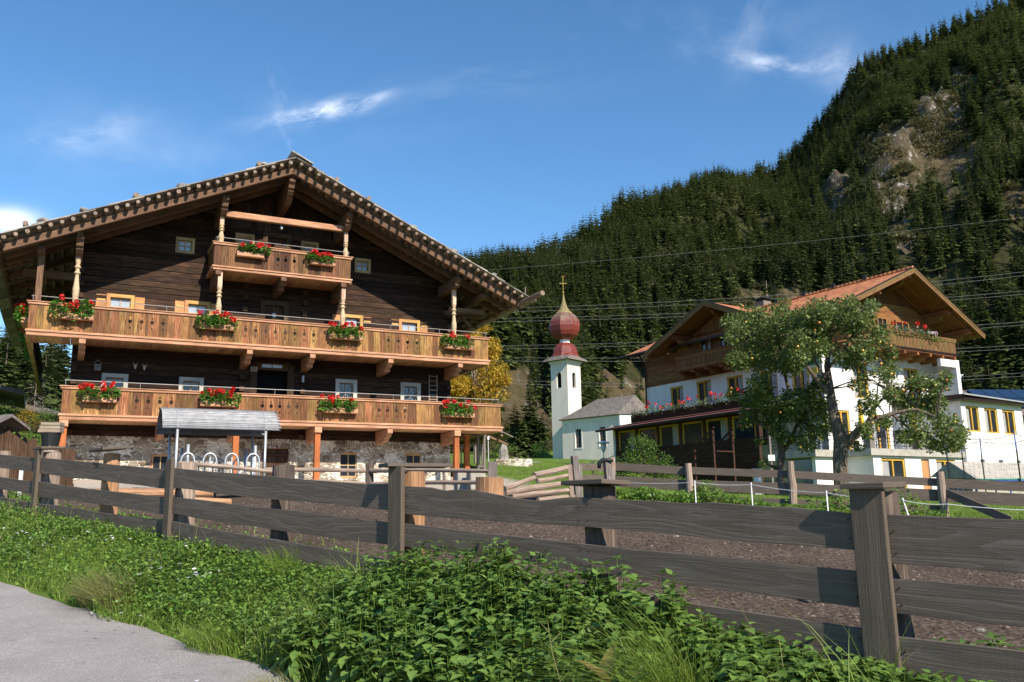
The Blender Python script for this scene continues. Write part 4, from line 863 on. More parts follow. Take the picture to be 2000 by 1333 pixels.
def flower_box(u, v, z, w, label, rz=0.0, red=8, fol=.22, off=0.0, box=True, lean=0.0):
    t = thing('flower_box', label, 'flower box', hw(u, v, z), TH+rz, 'geranium boxes on the farmhouse balconies')
    m = MB(); m.box(-w/2, w/2, -.20, -.175, 0, .17, 'honey_beam'); m.box(-w/2, w/2, -.025, 0, 0, .17, 'honey_beam'); m.box(-w/2, w/2, -.175, -.025, .0, .02, 'honey_beam'); m.box(-w/2, -w/2+.025, -.175, -.025, .02, .17, 'honey_beam'); m.box(w/2-.025, w/2, -.175, -.025, .02, .17, 'honey_beam'); m.box(-w/2+.025, w/2-.025, -.175, -.025, .1, .14, 'dark_void'); P(m, 'planter', par=t, bevel=.005)
    nb = max(2, int(w/.28)); VV = []; FF = []; o = 0
    for i in range(nb):
        c = (off+(-w*.36+w*.72*i/(nb-1)), -.14, .24+rng.random()*.06); p, M = leaf_cloud(int(90+90*random.random()), (c[0]+random.uniform(-.06, .06), c[1], c[2]+random.uniform(-.05, .07)), (.22, .19+fol*.25, fol*.95), .092, shell=.35); V, F = inst(RLEAF_V, RLEAF_F, M, p); VV.append(V); FF.append(F+o); o += len(V)
    npmesh('foliage', np.vstack(VV), np.vstack(FF), 'geranium_leaf', t)
    for i in range(red):
        x = off+(random.random()-.5)*w*1.05+lean*.2; y = -.16-.22*random.random(); zz = .28+fol*(.15+1.15*random.random()**.8); r = .055+.035*random.random(); b = blob('blossom', (x, y, zz), r, 'red_petal', t)
        s = MB(); s.tube([(x*.92, -.12, .2), (x, y, zz)], .005, 4, 'planter_wood'); 
    return t
random.seed(21)
flower_box(1.35, -.05, 6.36, 1.05, 'geranium box with the tallest red blooms, left end of the middle balcony', red=9, fol=.34, off=-.12)
flower_box(5.78, -.05, 6.38, 1.20, 'double tufted geranium box on the middle balcony below the left turned post', red=10, fol=.24, off=-.05)
flower_box(10.38, -.05, 6.36, 1.25, 'wide leafy geranium box on the middle balcony left of the two right windows', red=11, fol=.28, off=0)
flower_box(14.98, -.05, 6.30, 1.25, 'geranium box near the right end of the middle balcony', red=7, fol=.27, off=-.05)
flower_box(2.24, -.05, 3.68, 1.0, 'geranium box left of the ornament holes on the lower balcony', red=10, fol=.24, off=-.05)
flower_box(5.95, -.05, 3.68, 1.2, 'geranium box on the lower balcony above the metal shelter roof', red=11, fol=.25, off=0.05)
flower_box(10.25, -.05, 3.60, 1.25, 'sparse geranium box with bare stems on the lower balcony, all leaves at its left', red=6, fol=.26, off=-.12)
flower_box(14.95, -.05, 3.60, 1.30, 'geranium box near the right end of the lower balcony', red=9, fol=.27, off=-.05)
flower_box(6.80, -.05, 9.13, .95, 'small geranium box left on the upper balcony', red=8, fol=.16, off=.15)
flower_box(9.44, -.05, 9.13, .92, 'small geranium box right on the upper balcony with blooms leaning right', red=9, fol=.14, off=-.1)
for i, (v, zz) in enumerate(((.9, 6.35), (4.2, 6.35), (7.5, 6.35))):
    lb = ('geranium box round the left corner of the middle balcony', 'second geranium box hung on the left side of the balcony', 'farthest geranium box on the left side of the balcony')[i]
    flower_box(-.05, v+.5, zz, 1.05, lb, rz=-math.pi/2, red=8, fol=.32)
# ================================================================== front field fence
F0 = np.array([2.02, 4.99]); FDU = np.array([-.7539, .6570])
def fp(t, off=0.0): q = F0+FDU*t-np.array([FN[0], FN[1]])*off; return q[0], q[1]    # off > 0: towards the road
NAILS = []
fence = thing('field_fence', 'long weathered grey plank fence running between the nettle verge and the dirt paddock', 'fence', (*fp(0), -1.02), 0)
def fpart(m, name, mat=None, **k):
    m.v = [(p[0]-fence.location.x, p[1]-fence.location.y, p[2]-fence.location.z) for p in m.v]; return m.build(name, mat, fence, **k)
def plank(name, t0, t1, zt0, zt1, hb0, hb1, thick=.038, off=0.0, seed=0, waney=0.0):
    n = 44; m = MB(); T = np.linspace(t0, t1, n); w1 = fbm(T*.55+seed*7, T*0+seed, 3, 3)*.026; w2 = fbm(T*.6+seed*5, T*0+9, 3, 4)*.028; bow = fbm(T*.35+seed*3, T*0+4, 2, 5)*.022
    if waney: w1 = w1-waney*np.clip(fbm(T*1.6+seed, T*0+2, 3, 6), 0, 1)*1.2
    V = []; U = []; ou, ov = random.random()*30, random.random()*30
    for i, t in enumerate(T):
        k = (t-t0)/(t1-t0); zt = zt0+(zt1-zt0)*k+w1[i]; zb = zt0+(zt1-zt0)*k-(hb0+(hb1-hb0)*k)+w2[i]
        for o_, c in ((off+thick/2, 0), (off-thick/2, 0)):
            x, y = fp(t, o_+bow[i]); ch = .006
            V += [(x, y, zb+ch*0), (x, y, zt)]
    F = []; UV = []
    hgt = (hb0+hb1)/2
    prof = [0, 1, 3, 2]   # front bottom, front top, back top, back bottom
    vv = [0, hgt, hgt+thick, 2*hgt+thick, 2*hgt+2*thick]
    for i in range(n-1):
        for j in range(4):
            a, b = prof[j], prof[(j+1) % 4]; F.append((i*4+a, (i+1)*4+a, (i+1)*4+b, i*4+b)); u0, u1 = T[i]+ou, T[i+1]+ou
            UV.append([(u0, vv[j]+ov), (u1, vv[j]+ov), (u1, vv[j+1]+ov), (u0, vv[j+1]+ov)])
    for i, rev in ((0, 0), (n-1, 1)):
        f = [i*4+k for k in prof]; f = f if rev else f[::-1]; F.append(tuple(f)); UV.append([(ou+.02*k, ov) for k in range(4)])
    m.add(V, F, UV, 'fence_board')
    for tn in (t0+.05, t0+.11, (t0+t1)/2-.03, (t0+t1)/2+.05, t1-.11, t1-.05):
        k = (tn-t0)/(t1-t0)
        for q in (.28, .72):
            zz_ = zt0+(zt1-zt0)*k-hgt*q+random.uniform(-.015, .015); x, y = fp(tn+random.uniform(-.01, .01), off+thick/2+float(np.interp(tn, T, bow))); x2, y2 = fp(tn, off+thick/2+.004+float(np.interp(tn, T, bow))); m.tube([(x, y, zz_), (x2, y2, zz_)], .005, 6, 'nail_rust')
    return fpart(m, name, bevel=.005)
ZT = {-4: (-.22, -.58, -.90), 0: (-.045, -.385, -.70), 4: (.215, -.095, -.41), 8: (.54, .215, -.05), 12: (.89, .53, .21), 16: (1.23, .86, .55), 20: (1.6, 1.2, .9), 24: (1.95, 1.55, 1.25), 28: (2.3, 1.9, 1.6)}
HB = {-4: (.25, .19, .20), 0: (.215, .195, .20), 4: (.215, .185, .20), 8: (.235, .20, .20), 12: (.22, .19, .19), 16: (.2, .19, .19), 20: (.2, .19, .19), 24: (.2, .19, .19)}
ts = [-4, 0, 4, 8, 12, 16, 20, 24]
for i, t in enumerate(ts):
    for r in range(3):
        a, b = ZT[t][r], ZT[t+4][r]
        if t == -4: a2, b2 = a, b-.02
        plank('board', t+.012, t+3.988, a, b-(.02 if t == -4 else 0), HB[t][r]+(.03 if t == -4 and r == 0 else 0), HB[t][r], seed=i*3+r, waney=.05 if (t == 0 and r == 0) else 0)
    if t in (0, 4, 8, 12, 16, 20):
        top = {0: .085, 4: .385, 8: .66, 12: 1.0, 16: 1.35, 20: 1.7}[t]; w = {0: .185, 4: .17, 8: .13, 12: .125}.get(t, .13); x, y = fp(t, .045); m = MB()
        zb = top-1.32; m.frame((x, y, (top+zb)/2), (FDU[0]*w/2, FDU[1]*w/2, 0), (FN[0]*.024, FN[1]*.024, 0), (0, 0, (top-zb)/2), 'fence_post_board'); fpart(m, 'batten', bevel=.006)
def log(t, top, r, mat='fence_log', d=.16, lean=0.0):
    x, y = fp(t, -d); m = MB(); z0 = top-1.35; pts = [(x+lean*k*.1, y, z0+(top-z0)*k/5) for k in range(6)]; m.tube(pts, [r*1.08, r*1.04, r*1.02, r, r, r*.97], 10, mat, jit=.1); return fpart(m, 'log_post')
log(0, .07, .105, d=.17); log(2, .16, .12, d=.17); log(4, .35, .10, 'cut_log', .16); log(6, .50, .115, 'fence_log'); log(8, .62, .12, 'rail_log'); log(10, .84, .11, 'cut_log'); log(12, .97, .13, 'rail_log'); log(14, 1.1, .11, 'rail_log'); log(16, 1.3, .12); log(18, 1.45, .11); log(-2, -.1, .11); log(-4, -.15, .11)
def cap(t, z, L, Wd, off, tilt=.0, rot=0.0):
    x, y = fp(t, off); m = MB(); ex = Vector((FDU[0], FDU[1], 0)); ey = Vector((FN[0], FN[1], 0)); e1 = (ex*math.cos(rot)+ey*math.sin(rot)); e2 = (-ex*math.sin(rot)+ey*math.cos(rot)); e2 = (e2+Vector((0, 0, tilt))).normalized(); n3 = e1.cross(e2); m.frame((x, y, z), e1*L/2, e2*Wd/2, n3*.016, 'fence_cap'); return fpart(m, 'cap_board', bevel=.004)
cap(0, .105, .25, .34, -.07, .02, .05); cap(4, .405, .24, .62, -.18, .0, .35); cap(2, .185, .42, .3, -.12, -.04, .15); cap(10, .90, .55, .36, -.12, .10, .1); cap(12, 1.03, .34, .34, -.1, .05)
# ================================================================== second fence with round posts
f2 = thing('paddock_fence', 'dark three plank fence on pale round posts between the paddock and the hotel lawn', 'fence', (6.5, 20, -.4))
def f2p(m, name, mat=None, **k):
    m.v = [(p[0]-6.5, p[1]-20, p[2]+.4) for p in m.v]; return m.build(name, mat, f2, **k)
PX2 = [(1197, 21.8), (1347, 21.0), (1548, 20.0), (1838, 19.0), (2150, 17.8)]; Q2 = [atd(x, 985, d)[:2] for x, d in PX2]
Z2T = [(1.13, .80, .42), (.95, .64, .27), (.78, .50, .14), (.52, .28, -.06), (.3, .05, -.3)]; H2 = [(.19, .26, .2), (.17, .26, .18), (.17, .25, .17), (.2, .26, .18)]
for i in range(4):
    for r in range(3):
        m = MB(); a = (*Q2[i], Z2T[i][r]-H2[i][r]/2); b = (*Q2[i+1], Z2T[i+1][r]-H2[i][r]/2)
        if i == 3 and r == 2: continue
        m.beam(a, b, .03, H2[i][r], (0, 0, 1), 'fence_board'); f2p(m, 'board', bevel=.004)
for i, (x, y) in enumerate(Q2):
    top = (1.25, 1.03, .99, .66, .5)[i]; g = H1(x, y); d = (0, -.10)
    m = MB(); m.tube([(x+random.uniform(-.02, .02), y-.10, g-.3+(top-g+.3)*k/5) for k in range(6)], [.095, .09, .086, .09, .084, .082], 10, 'rail_log', jit=.12); f2p(m, 'round_post')
m = MB(); m.beam(atd(1846, 962, 18.9), atd(1975, 1018, 17.4), .03, .17, (0, 0, 1), 'fence_board'); f2p(m, 'brace_plank')
# back rail of the enclosure behind the gate posts
fb = thing('gate_side_fence', 'short dark plank fence between the two tall grey gate posts', 'fence', tuple(atd(1160, 990, 21.5)))
for y in (912, 934): m = MB(); a = Vector(atd(1126, y, 21.4)); b = Vector(atd(1188, y+2, 21.4)); m.beam(a-fb.location, b-fb.location, .03, .17, (0, 0, 1), 'fence_board'); m.build('board', None, fb)
for i, (x, ty, w, lb) in enumerate(((1127, 891, .15, 'tall grey squared gate post leaning slightly, left of the gate gap'), (1191, 902, .16, 'tall grey split gate post with a black rubber hose hung on it'))):
    p = Vector(atd(x, 985, 20.4)); top = atd(x-(3 if i == 0 else 0), ty, 20.4); g = H1(p.x, p.y); t = thing('gate_post', lb, 'post', (p.x, p.y, g), .3, 'gate posts behind the paddock'); m = MB(); m.frame((0, 0, (top[2]-g)/2), (w/2, 0, 0), (0, w/2, 0), (-.03, 0, (top[2]-g)/2), 'grey_plank'); m.build('squared_timber', None, t, bevel=.012)
    m = MB(); m.frame((w*.75, .03, (top[2]-g)/2-.1), (.035, 0, 0), (0, .05, 0), (.0, 0, (top[2]-g)/2-.1), 'grey_plank'); m.build('side_lath', None, t)
p = Vector(atd(1184, 905, 20.3)); t = thing('rubber_hose', 'black rubber hose draped over the top of the right gate post', 'hose', tuple(p)); m = MB(); m.tube([(-.17, 0, -.12), (-.16, 0, 0), (-.08, 0, .08), (.05, 0, .075), (.16, 0, .05)], [.04, .055, .05, .04, .035], 8, 'black_rubber'); m.build('hose', None, t, smooth=True)
# collapsed rail gate
g0 = Vector(atd(1114, 975, 20.2)); gate = thing('rail_gate', 'crooked wide gate of pale debarked rails sagging to the left', 'gate', (g0.x, g0.y, H1(g0.x, g0.y)))
def gp(m, n, **k): m.v = [tuple(Vector(p)-gate.location) for p in m.v]; return m.build(n, None, gate, **k)
for a, b, w in (((985, 955), (1046, 932), .15), ((1043, 929), (1114, 912), .17), ((1049, 940), (1112, 928), .13), ((986, 963), (1114, 943), .17), ((998, 971), (1116, 957), .17), ((1050, 978), (1121, 970), .15)):
    m = MB(); A = Vector(atd(*a, 18.3+(a[0]-985)/130*1.9)); B = Vector(atd(*b, 18.3+(b[0]-985)/130*1.9)); C = (A+B)/2+Vector((0, 0, random.uniform(-.03, .03))); m.tube([A, A*.6+B*.4+(C-(A+B)/2), B], [w*.40, w*.38, w*.34], 8, 'rail_log', jit=.15); gp(m, 'rail')
m = MB(); A = Vector(atd(1113, 908, 20.1)); B = Vector(atd(1118, 978, 20.1)); m.beam(A, B, .10, .10, (0, 1, 0), 'rail_log'); gp(m, 'end_upright')
# chopping blocks
p = Vector(atd(956, 985, 15.5)); g = H1(p.x, p.y); t = thing('chopping_block', 'thick pale tree stump standing behind the fence at the end of the log rails', 'stump', (p.x, p.y, g)); top = atd(956, 933, 15.5)[2]-g
m = MB(); m.tube([(0, 0, -.1), (0, 0, top*.5), (.01, 0, top)], [.27, .25, .245], 16, 'cut_log', jit=.1); m.build('stump_wood', None, t)
t = thing('wood_block', 'short upright wood block standing on top of the thick stump', 'log', (p.x+.06, p.y+.1, g+top)); m = MB(); m.frame((0, 0, .13), (.085, 0, 0), (0, .07, 0), (0, 0, .15), 'grey_plank'); m.build('block', None, t, bevel=.01)
# log rail fence before the house
def lw(px, py, d): return Vector(atd(px, py, d))
r0 = lw(722, 960, 21.5); t = thing('log_rail_fence', 'low fence of thin pale log rails in front of the stone wall', 'fence', (r0.x, r0.y, H1(r0.x, r0.y)))
def rp(m, n, par=t): m.v = [tuple(Vector(p)-par.location) for p in m.v]; return m.build(n, None, par)
for a, b in (((350, 905, 21), (560, 925, 21.2)), ((520, 918, 21.2), (735, 921, 21.5)), ((725, 920, 21.4), (968, 921, 19.0)), ((560, 941, 21.2), (735, 946, 21.5)), ((728, 946, 21.4), (965, 943, 18.8))):
    m = MB(); A, B = lw(*a), lw(*b); m.tube([A, (A+B)/2+Vector((0, 0, .02)), B], [.055, .05, .045], 8, 'rail_log', jit=.15); rp(m, 'rail')
for x, y, d, r in ((722, 905, 21.5, .11), (560, 905, 21.2, .1), (962, 912, 18.9, .09)):
    m = MB(); A = lw(x, y, d); g = H1(A.x, A.y); m.tube([(A.x, A.y, g-.1), tuple(A)], [r, r*.9], 8, 'fence_log', jit=.1); rp(m, 'upright')
# tipped beams and firewood by the house wall
for i, (a, b, w, lb) in enumerate((((805, 945), (832, 925), .09, 'crooked pole leaning against the stone wall'), ((868, 950), (862, 905), .05, 'thin stick leaning left of the right corner post'))):
    A, B = lw(*a, 26.5), lw(*b, 27.5); t = thing('leaning_pole', lb, 'pole', tuple(A), 0, 'poles leaning on the stone wall'); m = MB(); m.tube([(0, 0, -.3), tuple((B-A)*.5+Vector((.03, 0, 0))), tuple(B-A)], [w, w*.9, w*.7], 7, 'fence_log'); m.build('pole', None, t)
for i, (px, d, h) in enumerate(((905, 25.5, .62), (930, 25.0, .58))):
    A = lw(px, 965, d); g = H1(A.x, A.y); t = thing('whitewashed_stone_block', ('left' if i == 0 else 'right')+' pale stone pillar base standing behind the log rails', 'stone block', (A.x, A.y, g), .4, 'pale pillar bases by the house corner'); m = MB(); m.frame((0, 0, h/2), (.24, 0, 0), (0, .2, 0), (0, 0, h/2), 'concrete'); m.build('block', None, t, bevel=.05)
# ladder like rack behind the right corner
t = thing('wooden_rack', 'grey rack of thin upright poles behind the right corner of the farmhouse', 'rack', tuple(lw(922, 920, 36)), TH); t.scale = (.78, .78, .74)
for x0, x1, z0, z1, w in ((-.9, -.9, 0, 1.7, .09), (-.3, -.3, 0, 1.9, .10), (.35, .35, -.1, 2.0, .13), (.72, .72, 0, 2.1, .12), (-.62, -.62, .2, 1.3, .05), (.5, .5, .25, 1.5, .045), (.61, .61, .25, 1.5, .045)):
    m = MB(); m.beam((x0, 0, z0), (x1, 0, z1), w, w, (0, 1, 0), 'grey_plank'); m.build('upright', None, t)
for z, a, b in ((.22, .35, .8), (1.42, -.95, .75), (1.3, -.95, -.3)): m = MB(); m.beam((a, -.04, z), (b, -.04, z), .05, .07, (0, 0, 1), 'grey_plank'); m.build('cross_rail', None, t)
m = MB(); m.tube([(.98, 0, -.3), (.96, 0, 1.75)], .03, 6, 'galvanised'); m.build('metal_pole', None, t); m = MB(); m.tube([(.96, 0, 1.75), (.96, 0, 1.95)], .07, 8, 'white_paint'); m.build('pole_cap', None, t)
# lean-to roof behind the right end of the lower balcony
t = thing('side_shed', 'low shed with grey shingle roof behind the right end of the lower balcony', 'shed', hw(16.5, 4.0, 1.0), TH)
def sp(m, n): return m.build(n, None, t)
m = MB(); 
for i in range(9): m.frame((-2.0+.52*i, 2.5, 3.80-.185*i), (.33, 0, -.135), (0, 3.4, 0), (.01, 0, .016), 'shingle')
sp(m, 'roof')
for i in range(9): m = MB(); m.tube([(-2.1+.5*i, -.95, 3.68-.180*i), (-2.1+.5*i, 5.5, 3.68-.180*i)], .05, 7, 'roof_pole'); sp(m, 'batten')
m = MB(); m.beam((-2.2, -.5, 3.55), (2.4, -.5, 1.92), .12, .16, (0, 0, 1), 'roof_beam'); sp(m, 'rafter')
m = MB(); m.box(-2.4, -.6, .3, 5, -1, 3.1, 'log_wall'); sp(m, 'wall')
# ================================================================== hay feeder with a curved metal roof
SO = Vector(atd(338, 980, 23.0)); gz = H1(SO.x, SO.y); feeder = thing('hay_feeder', 'galvanised hay feeder with curved corrugated roof standing before the lower balcony', 'hay feeder', (SO.x, SO.y, gz), TH)
LF, WF = 2.30, 1.75; zt = 2.33-gz
m = MB(); n = 40; nc = 120; ov = .38; V = []; F = []; UVs = []
for i in range(nc+1):
    a = rad(-64+128*i/nc); R = 1.12; rr = R+.020*math.cos(i*2*math.pi/6); y = WF/2-rr*math.sin(a)*1.0; z = zt-.42+rr*math.cos(a)-.12
    for x in (-ov, LF+ov+.05*math.sin(i)): V.append((x, y, z))
for i in range(nc): F.append((2*i, 2*i+1, 2*i+3, 2*i+2)); UVs.append([(0, i*.04), (3, i*.04), (3, i*.04+.04), (0, i*.04+.04)])
m.add(V, F, UVs, 'corrugated_zinc'); o = m.build('curved_roof', None, feeder); sd = o.modifiers.new('thickness', 'SOLIDIFY'); sd.thickness = .008
for x in (-.0, LF):
    m = MB(); m.tube([(x, WF/2-1.135*math.sin(rad(-62+124*k/12)), zt-.55+1.135*math.cos(rad(-62+124*k/12))+.012) for k in range(13)], .012, 5, 'galvanised'); m.build('roof_strap', None, feeder)
for x in (0, LF):
    for y in (-.1, WF+.1):
        m = MB(); m.tube([(x, y, -.1), (x, y, zt-.06)], .035, 8, 'galvanised'); m.build('post', None, feeder, smooth=True)
    for y in (-.32, WF+.32): m = MB(); m.tube([(x+.28*(1 if x == 0 else -1), y*.6, -.1), (x+.28*(1 if x == 0 else -1), y*.6, 1.25)], .04, 8, 'galvanised'); m.build('gate_upright', None, feeder, smooth=True)
for side, y in ((0, -.25), (1, WF+.25)):
    for k in range(4):
        x = .28+k*.56; m = MB(); w = .17; pts = [(x-w, y, -.1), (x-w, y, .80)]+[(x-w*math.cos(rad(a)), y, .80+w*math.sin(rad(a))*1.3) for a in range(20, 161, 20)]+[(x+w, y, .80), (x+w, y, -.1)]; m.tube(pts, .026, 7, 'galvanised'); m.build('hoop', None, feeder, smooth=True); m = MB(); m.tube([(x, y, -.1), (x, y, .93)], .022, 6, 'galvanised'); m.build('hoop_bar', None, feeder, smooth=True)
m = MB(); m.beam((-.1, -.25, .12), (LF+.1, -.25, .12), .05, .18, (0, 0, 1), 'galvanised'); m.beam((-.1, WF+.25, .12), (LF+.1, WF+.25, .12), .05, .18, (0, 0, 1), 'galvanised'); m.build('base_rail', None, feeder)
m = MB(); m.box(.05, LF-.05, .1, WF-.1, .02, .30, 'dark_metal'); m.build('hay_tray', None, feeder)
A = lw(472, 987, 17.0); t = thing('sheet_panel', 'dark flat metal sheet on low legs lying in front of the hay feeder', 'panel', (A.x, A.y, H1(A.x, A.y)), .25); m = MB(); m.frame((0, 0, .22), (.62, 0, .03), (0, .3, 0), (0, 0, .015), 'dark_metal'); m.build('sheet', None, t)
for x in (-.5, .5): m = MB(); m.box(x-.02, x+.02, -.02, .02, 0, .21+.048*x, 'dark_metal'); m.build('leg', None, t)
for i, (px, py, d, l, rz, lb) in enumerate(((300, 968, 17.5, 2.3, .1, 'long debarked log lying on the ground below the farmhouse windows'), (270, 955, 18.5, 1.7, -.25, 'shorter log lying behind the long debarked log'), (390, 988, 15.5, 1.1, .2, 'stub of pale timber lying near the second fence post'))):
    A = lw(px, py, d); t = thing('fallen_log', lb, 'log', (A.x, A.y, H1(A.x, A.y)+.08), TH+rz, 'logs lying below the farmhouse'); m = MB(); m.tube([(-l/2, 0, 0), (0, .02, .01), (l/2, 0, 0)], [.09, .085, .07], 9, 'cut_log', jit=.1); m.build('log_stem', None, t)
# ================================================================== electric fence
EX = [(1194, 938, 977, 20.3, 0), (1357, 939, 988, 18.6, 0), (1467, 943, 986, 17.8, 0), (1614, 959, 1001, 16.6, 0), (1763, 973, 1010, 15.6, 14)]; pts = []
for i, (px, ty, by, d, ln) in enumerate(EX):
    A = Vector(atd(px, ty, d)); g = H1(A.x, A.y); t = thing('fence_stake', ('white plastic stake leaning on the right gate post', 'white plastic stake right of the first pale round post', 'white plastic stake just behind the big flat boulder', 'white plastic stake left of the nearest plank post', 'white plastic stake tilted to the right beside the nearest plank post')[i], 'stake', (A.x, A.y, g), 0, 'white stakes of the electric fence')
    m = MB(); k = math.tan(rad(ln))*(A.z-g); m.tube([(0, 0, -.05), (0, 0, .02)], .012, 6, 'white_plastic'); m.beam((k, 0, -.05), (0, 0, A.z-g), .022, .014, (0, 1, 0), 'white_plastic'); m.build('shaft', None, t); pts.append(Vector((A.x, A.y, A.z-.04)))
m = MB(); pp = [Vector(atd(1190, 930, 20.3))]+pts+[Vector(atd(1850, 985, 15.2)), Vector(atd(2080, 998, 14.5))]; full = []
for a, b in zip(pp, pp[1:]):
    for k in range(5): q = a.lerp(b, k/5); q.z -= .12*(k/5)*(1-k/5)*1.0; full.append(q)
full.append(pp[-1]); m.tube(full, .006, 5, 'white_plastic'); tag(m.build('fence_wire'), 'thin white wire strung along the plastic stakes', 'wire')
A = lw(40, 940, 15.8); t = thing('fence_stake', 'white plastic stake behind the leftmost bay of the plank fence', 'stake', (A.x, A.y, H1(A.x, A.y)), 0, 'white stakes of the electric fence'); m = MB(); m.box(-.03, .03, -.015, .015, -.1, .65, 'white_plastic'); m.build('shaft', None, t)
# ================================================================== boulders
BM = [stone_mesh('boulder', (.5, .35, .2), 5+i, 4, .3) for i in range(3)]
for i, (px, py, d, s, k, lb) in enumerate(((1408, 985, 14.5, .80, 0, 'flat pale boulder lying behind the near plank fence'), (1578, 1097, 8.0, .26, 1, 'small pale flat stone on the dirt left of the nearest post'), (1545, 1093, 8.1, .14, 2, 'tiny stone with a tuft beside the flat stone on the dirt'), (1853, 1103, 7.2, .07, 1, 'little round stone on the dirt right of the nearest post'),
    (1010, 912, 62, 1.0, 2, 'pale rock with a dark plant on top standing on the meadow'), (1900, 1115, 6.8, .08, 2, 'pale chip of stone on the dirt near the right edge'), (505, 987, 14, .5, 0, 'low grey stone lying below the hay feeder'))):
    A = lw(px, py, d); me = BM[k]; o = drop('boulder', me, (A.x, A.y, H1(A.x, A.y)+.06*s), i*1.3, lb, 'stone', 'stones lying about'); o.scale = (s*1.2, s*1.2, s*(1.7 if i == 4 else 1))
A = lw(985, 925, 55); o = drop('standing_stone', stone_mesh('standing_stone', (.35, .2, 1.0), 9, 3, .25), (A.x, A.y, H1(A.x, A.y)+.5), .4, 'pointed grey standing stone on the meadow beside a small shrub', 'stone')
A = lw(1040, 905, 75); o = drop('stone_slab', stone_mesh('stone_slab', (1.3, .5, .22), 12, 3, .2), (A.x, A.y, H1(A.x, A.y)+.12), .1, 'long flat grey slab lying on the meadow', 'stone')
A = lw(1003, 935, 44); t = thing('dry_stone_wall', 'low dry stone wall on the meadow beyond the gate', 'stone wall', (A.x, A.y, H1(A.x, A.y)-.05), .15); m = MB(); m.box(-.95, .95, -.25, .25, -.2, .38, 'stone_masonry'); m.build('wall_body', None, t, bevel=.08)
# ================================================================== chapel
CA = rad(49.0); CT = Vector(atd(1112, 860, 95.0)); CZ = 4.85
chapel = thing('chapel', 'small white chapel with a red onion domed bell tower and grey shingle roof', 'chapel', (CT.x, CT.y, CZ), CA-math.pi/2, zb=CZ)
def cp(m, n, par=None, **k): return m.build(n, None, par or chapel, **k)
def arch(cx, w, z0, z1, n=8): return [(cx-w, z0), (cx+w, z0)]+[(cx+w*math.cos(math.pi*k/n), z1-w+w*math.sin(math.pi*k/n)) for k in range(n+1)]
TW = 2.35
m = MB(); hl = arch(-1.2, .32, 13.35, 15.1)
m.plate([[(-TW, CZ-1), (0, CZ-1), (0, 16.1), (-TW, 16.1)], hl], (0, .25, 0), (1, 0, 0), (0, 0, 1), .25, 'chapel_render')
hr = arch(1.2, .32, 13.35, 15.1); m.plate([[(.25, CZ-1), (TW+.1, CZ-1), (TW+.1, 16.1), (.25, 16.1)], hr], (0, 0, 0), (0, 1, 0), (0, 0, 1), -.25, 'chapel_render')
m.box(-TW, -TW+.25, .25, TW+.1, CZ-1, 16.1, 'chapel_render'); m.box(-TW+.25, -.25, TW-.15, TW+.1, CZ-1, 16.1, 'chapel_render')
for k in range(4): e = .04+.05*k; m.box(-TW-e, e, -e, TW+.1+e, 16.1+.1*k, 16.2+.1*k, 'white_render')
cp(m, 'tower')
m = MB(); m.box(-TW+.3, -.3, .35, TW-.2, 12.9, 13.1, 'dark_void'); m.box(-.55-1.0, -.45-.25, .5, TW-.4, 13.1, 16, 'dark_void'); cp(m, 'belfry_dark_backing')  # near-black blocks paint the shade inside the belfry
m = MB(); m.lathe([(.42, 13.55), (.40, 13.65), (.26, 14.0), (.2, 14.35), (.05, 14.5)], (-.6, 1.2-.5, 0), 12, 'gold'); cp(m, 'bell', smooth=True)
c = (-TW/2, (TW+.1)/2, 0); s2 = math.sqrt(2)
m = MB(); V = []
# square flared eave merging into the octagonal bell shape
rings = [(1.86, 16.42, 4), (1.72, 16.66, 4), (1.52, 16.95, 5), (1.42, 17.3, 8), (1.36, 17.7, 8), (1.20, 18.1, 8), (.92, 18.42, 8), (.62, 18.6, 8)]
n8 = 16
def ring(r, z, k):
    out = []
    for i in range(n8):
        a = 2*math.pi*i/n8; sq = 1/max(abs(math.cos(a)), abs(math.sin(a))); q = (a+math.pi/8) % (math.pi/4)-math.pi/8; oc = math.cos(math.pi/8)/math.cos(q); w = {4: 1, 5: .45, 8: 0}[k]; rr = r*(w*sq+(1-w)*oc*1.04); out.append((c[0]+rr*math.cos(a), c[1]+rr*math.sin(a), z))
    return out
def rings_mesh(m, rs, mat):
    V = []; F = []; U = []; L = 0
    for j, (r, z, k) in enumerate(rs): V += ring(r, z, k)
    ls = [0]
    for a, b in zip(rs, rs[1:]): ls.append(ls[-1]+math.hypot(a[0]-b[0], a[1]-b[1]))
    for j in range(len(rs)-1):
        for i in range(n8):
            i2 = (i+1) % n8; F.append((j*n8+i, j*n8+i2, (j+1)*n8+i2, (j+1)*n8+i)); w = 2*math.pi*rs[j][0]/n8; U.append([(i*w, ls[j]), ((i+1)*w, ls[j]), ((i+1)*w, ls[j+1]), (i*w, ls[j+1])])
    m.add(V, F, U, mat)
rings_mesh(m, rings[:3], 'shingle_roof'); rings_mesh(m, rings[2:], 'dome_shingle'); V0 = ring(1.86, 16.42, 4); m.add(V0, [tuple(range(n8))[::-1]], [[(0, 0)]*n8], 'dark_void'); cp(m, 'lower_cap')
m = MB(); rings_mesh(m, [(.62, 18.6, 8), (.56, 18.7, 8), (.56, 18.98, 8), (.66, 19.05, 8)], 'white_render'); cp(m, 'neck')
m = MB(); rings_mesh(m, [(.62, 18.98, 8), (1.06, 19.12, 8), (1.42, 19.42, 8), (1.67, 19.9, 8), (1.77, 20.45, 8), (1.72, 20.98, 8), (1.54, 21.42, 8), (1.26, 21.8, 8), (.92, 22.07, 8)], 'dome_shingle'); cp(m, 'onion_dome')
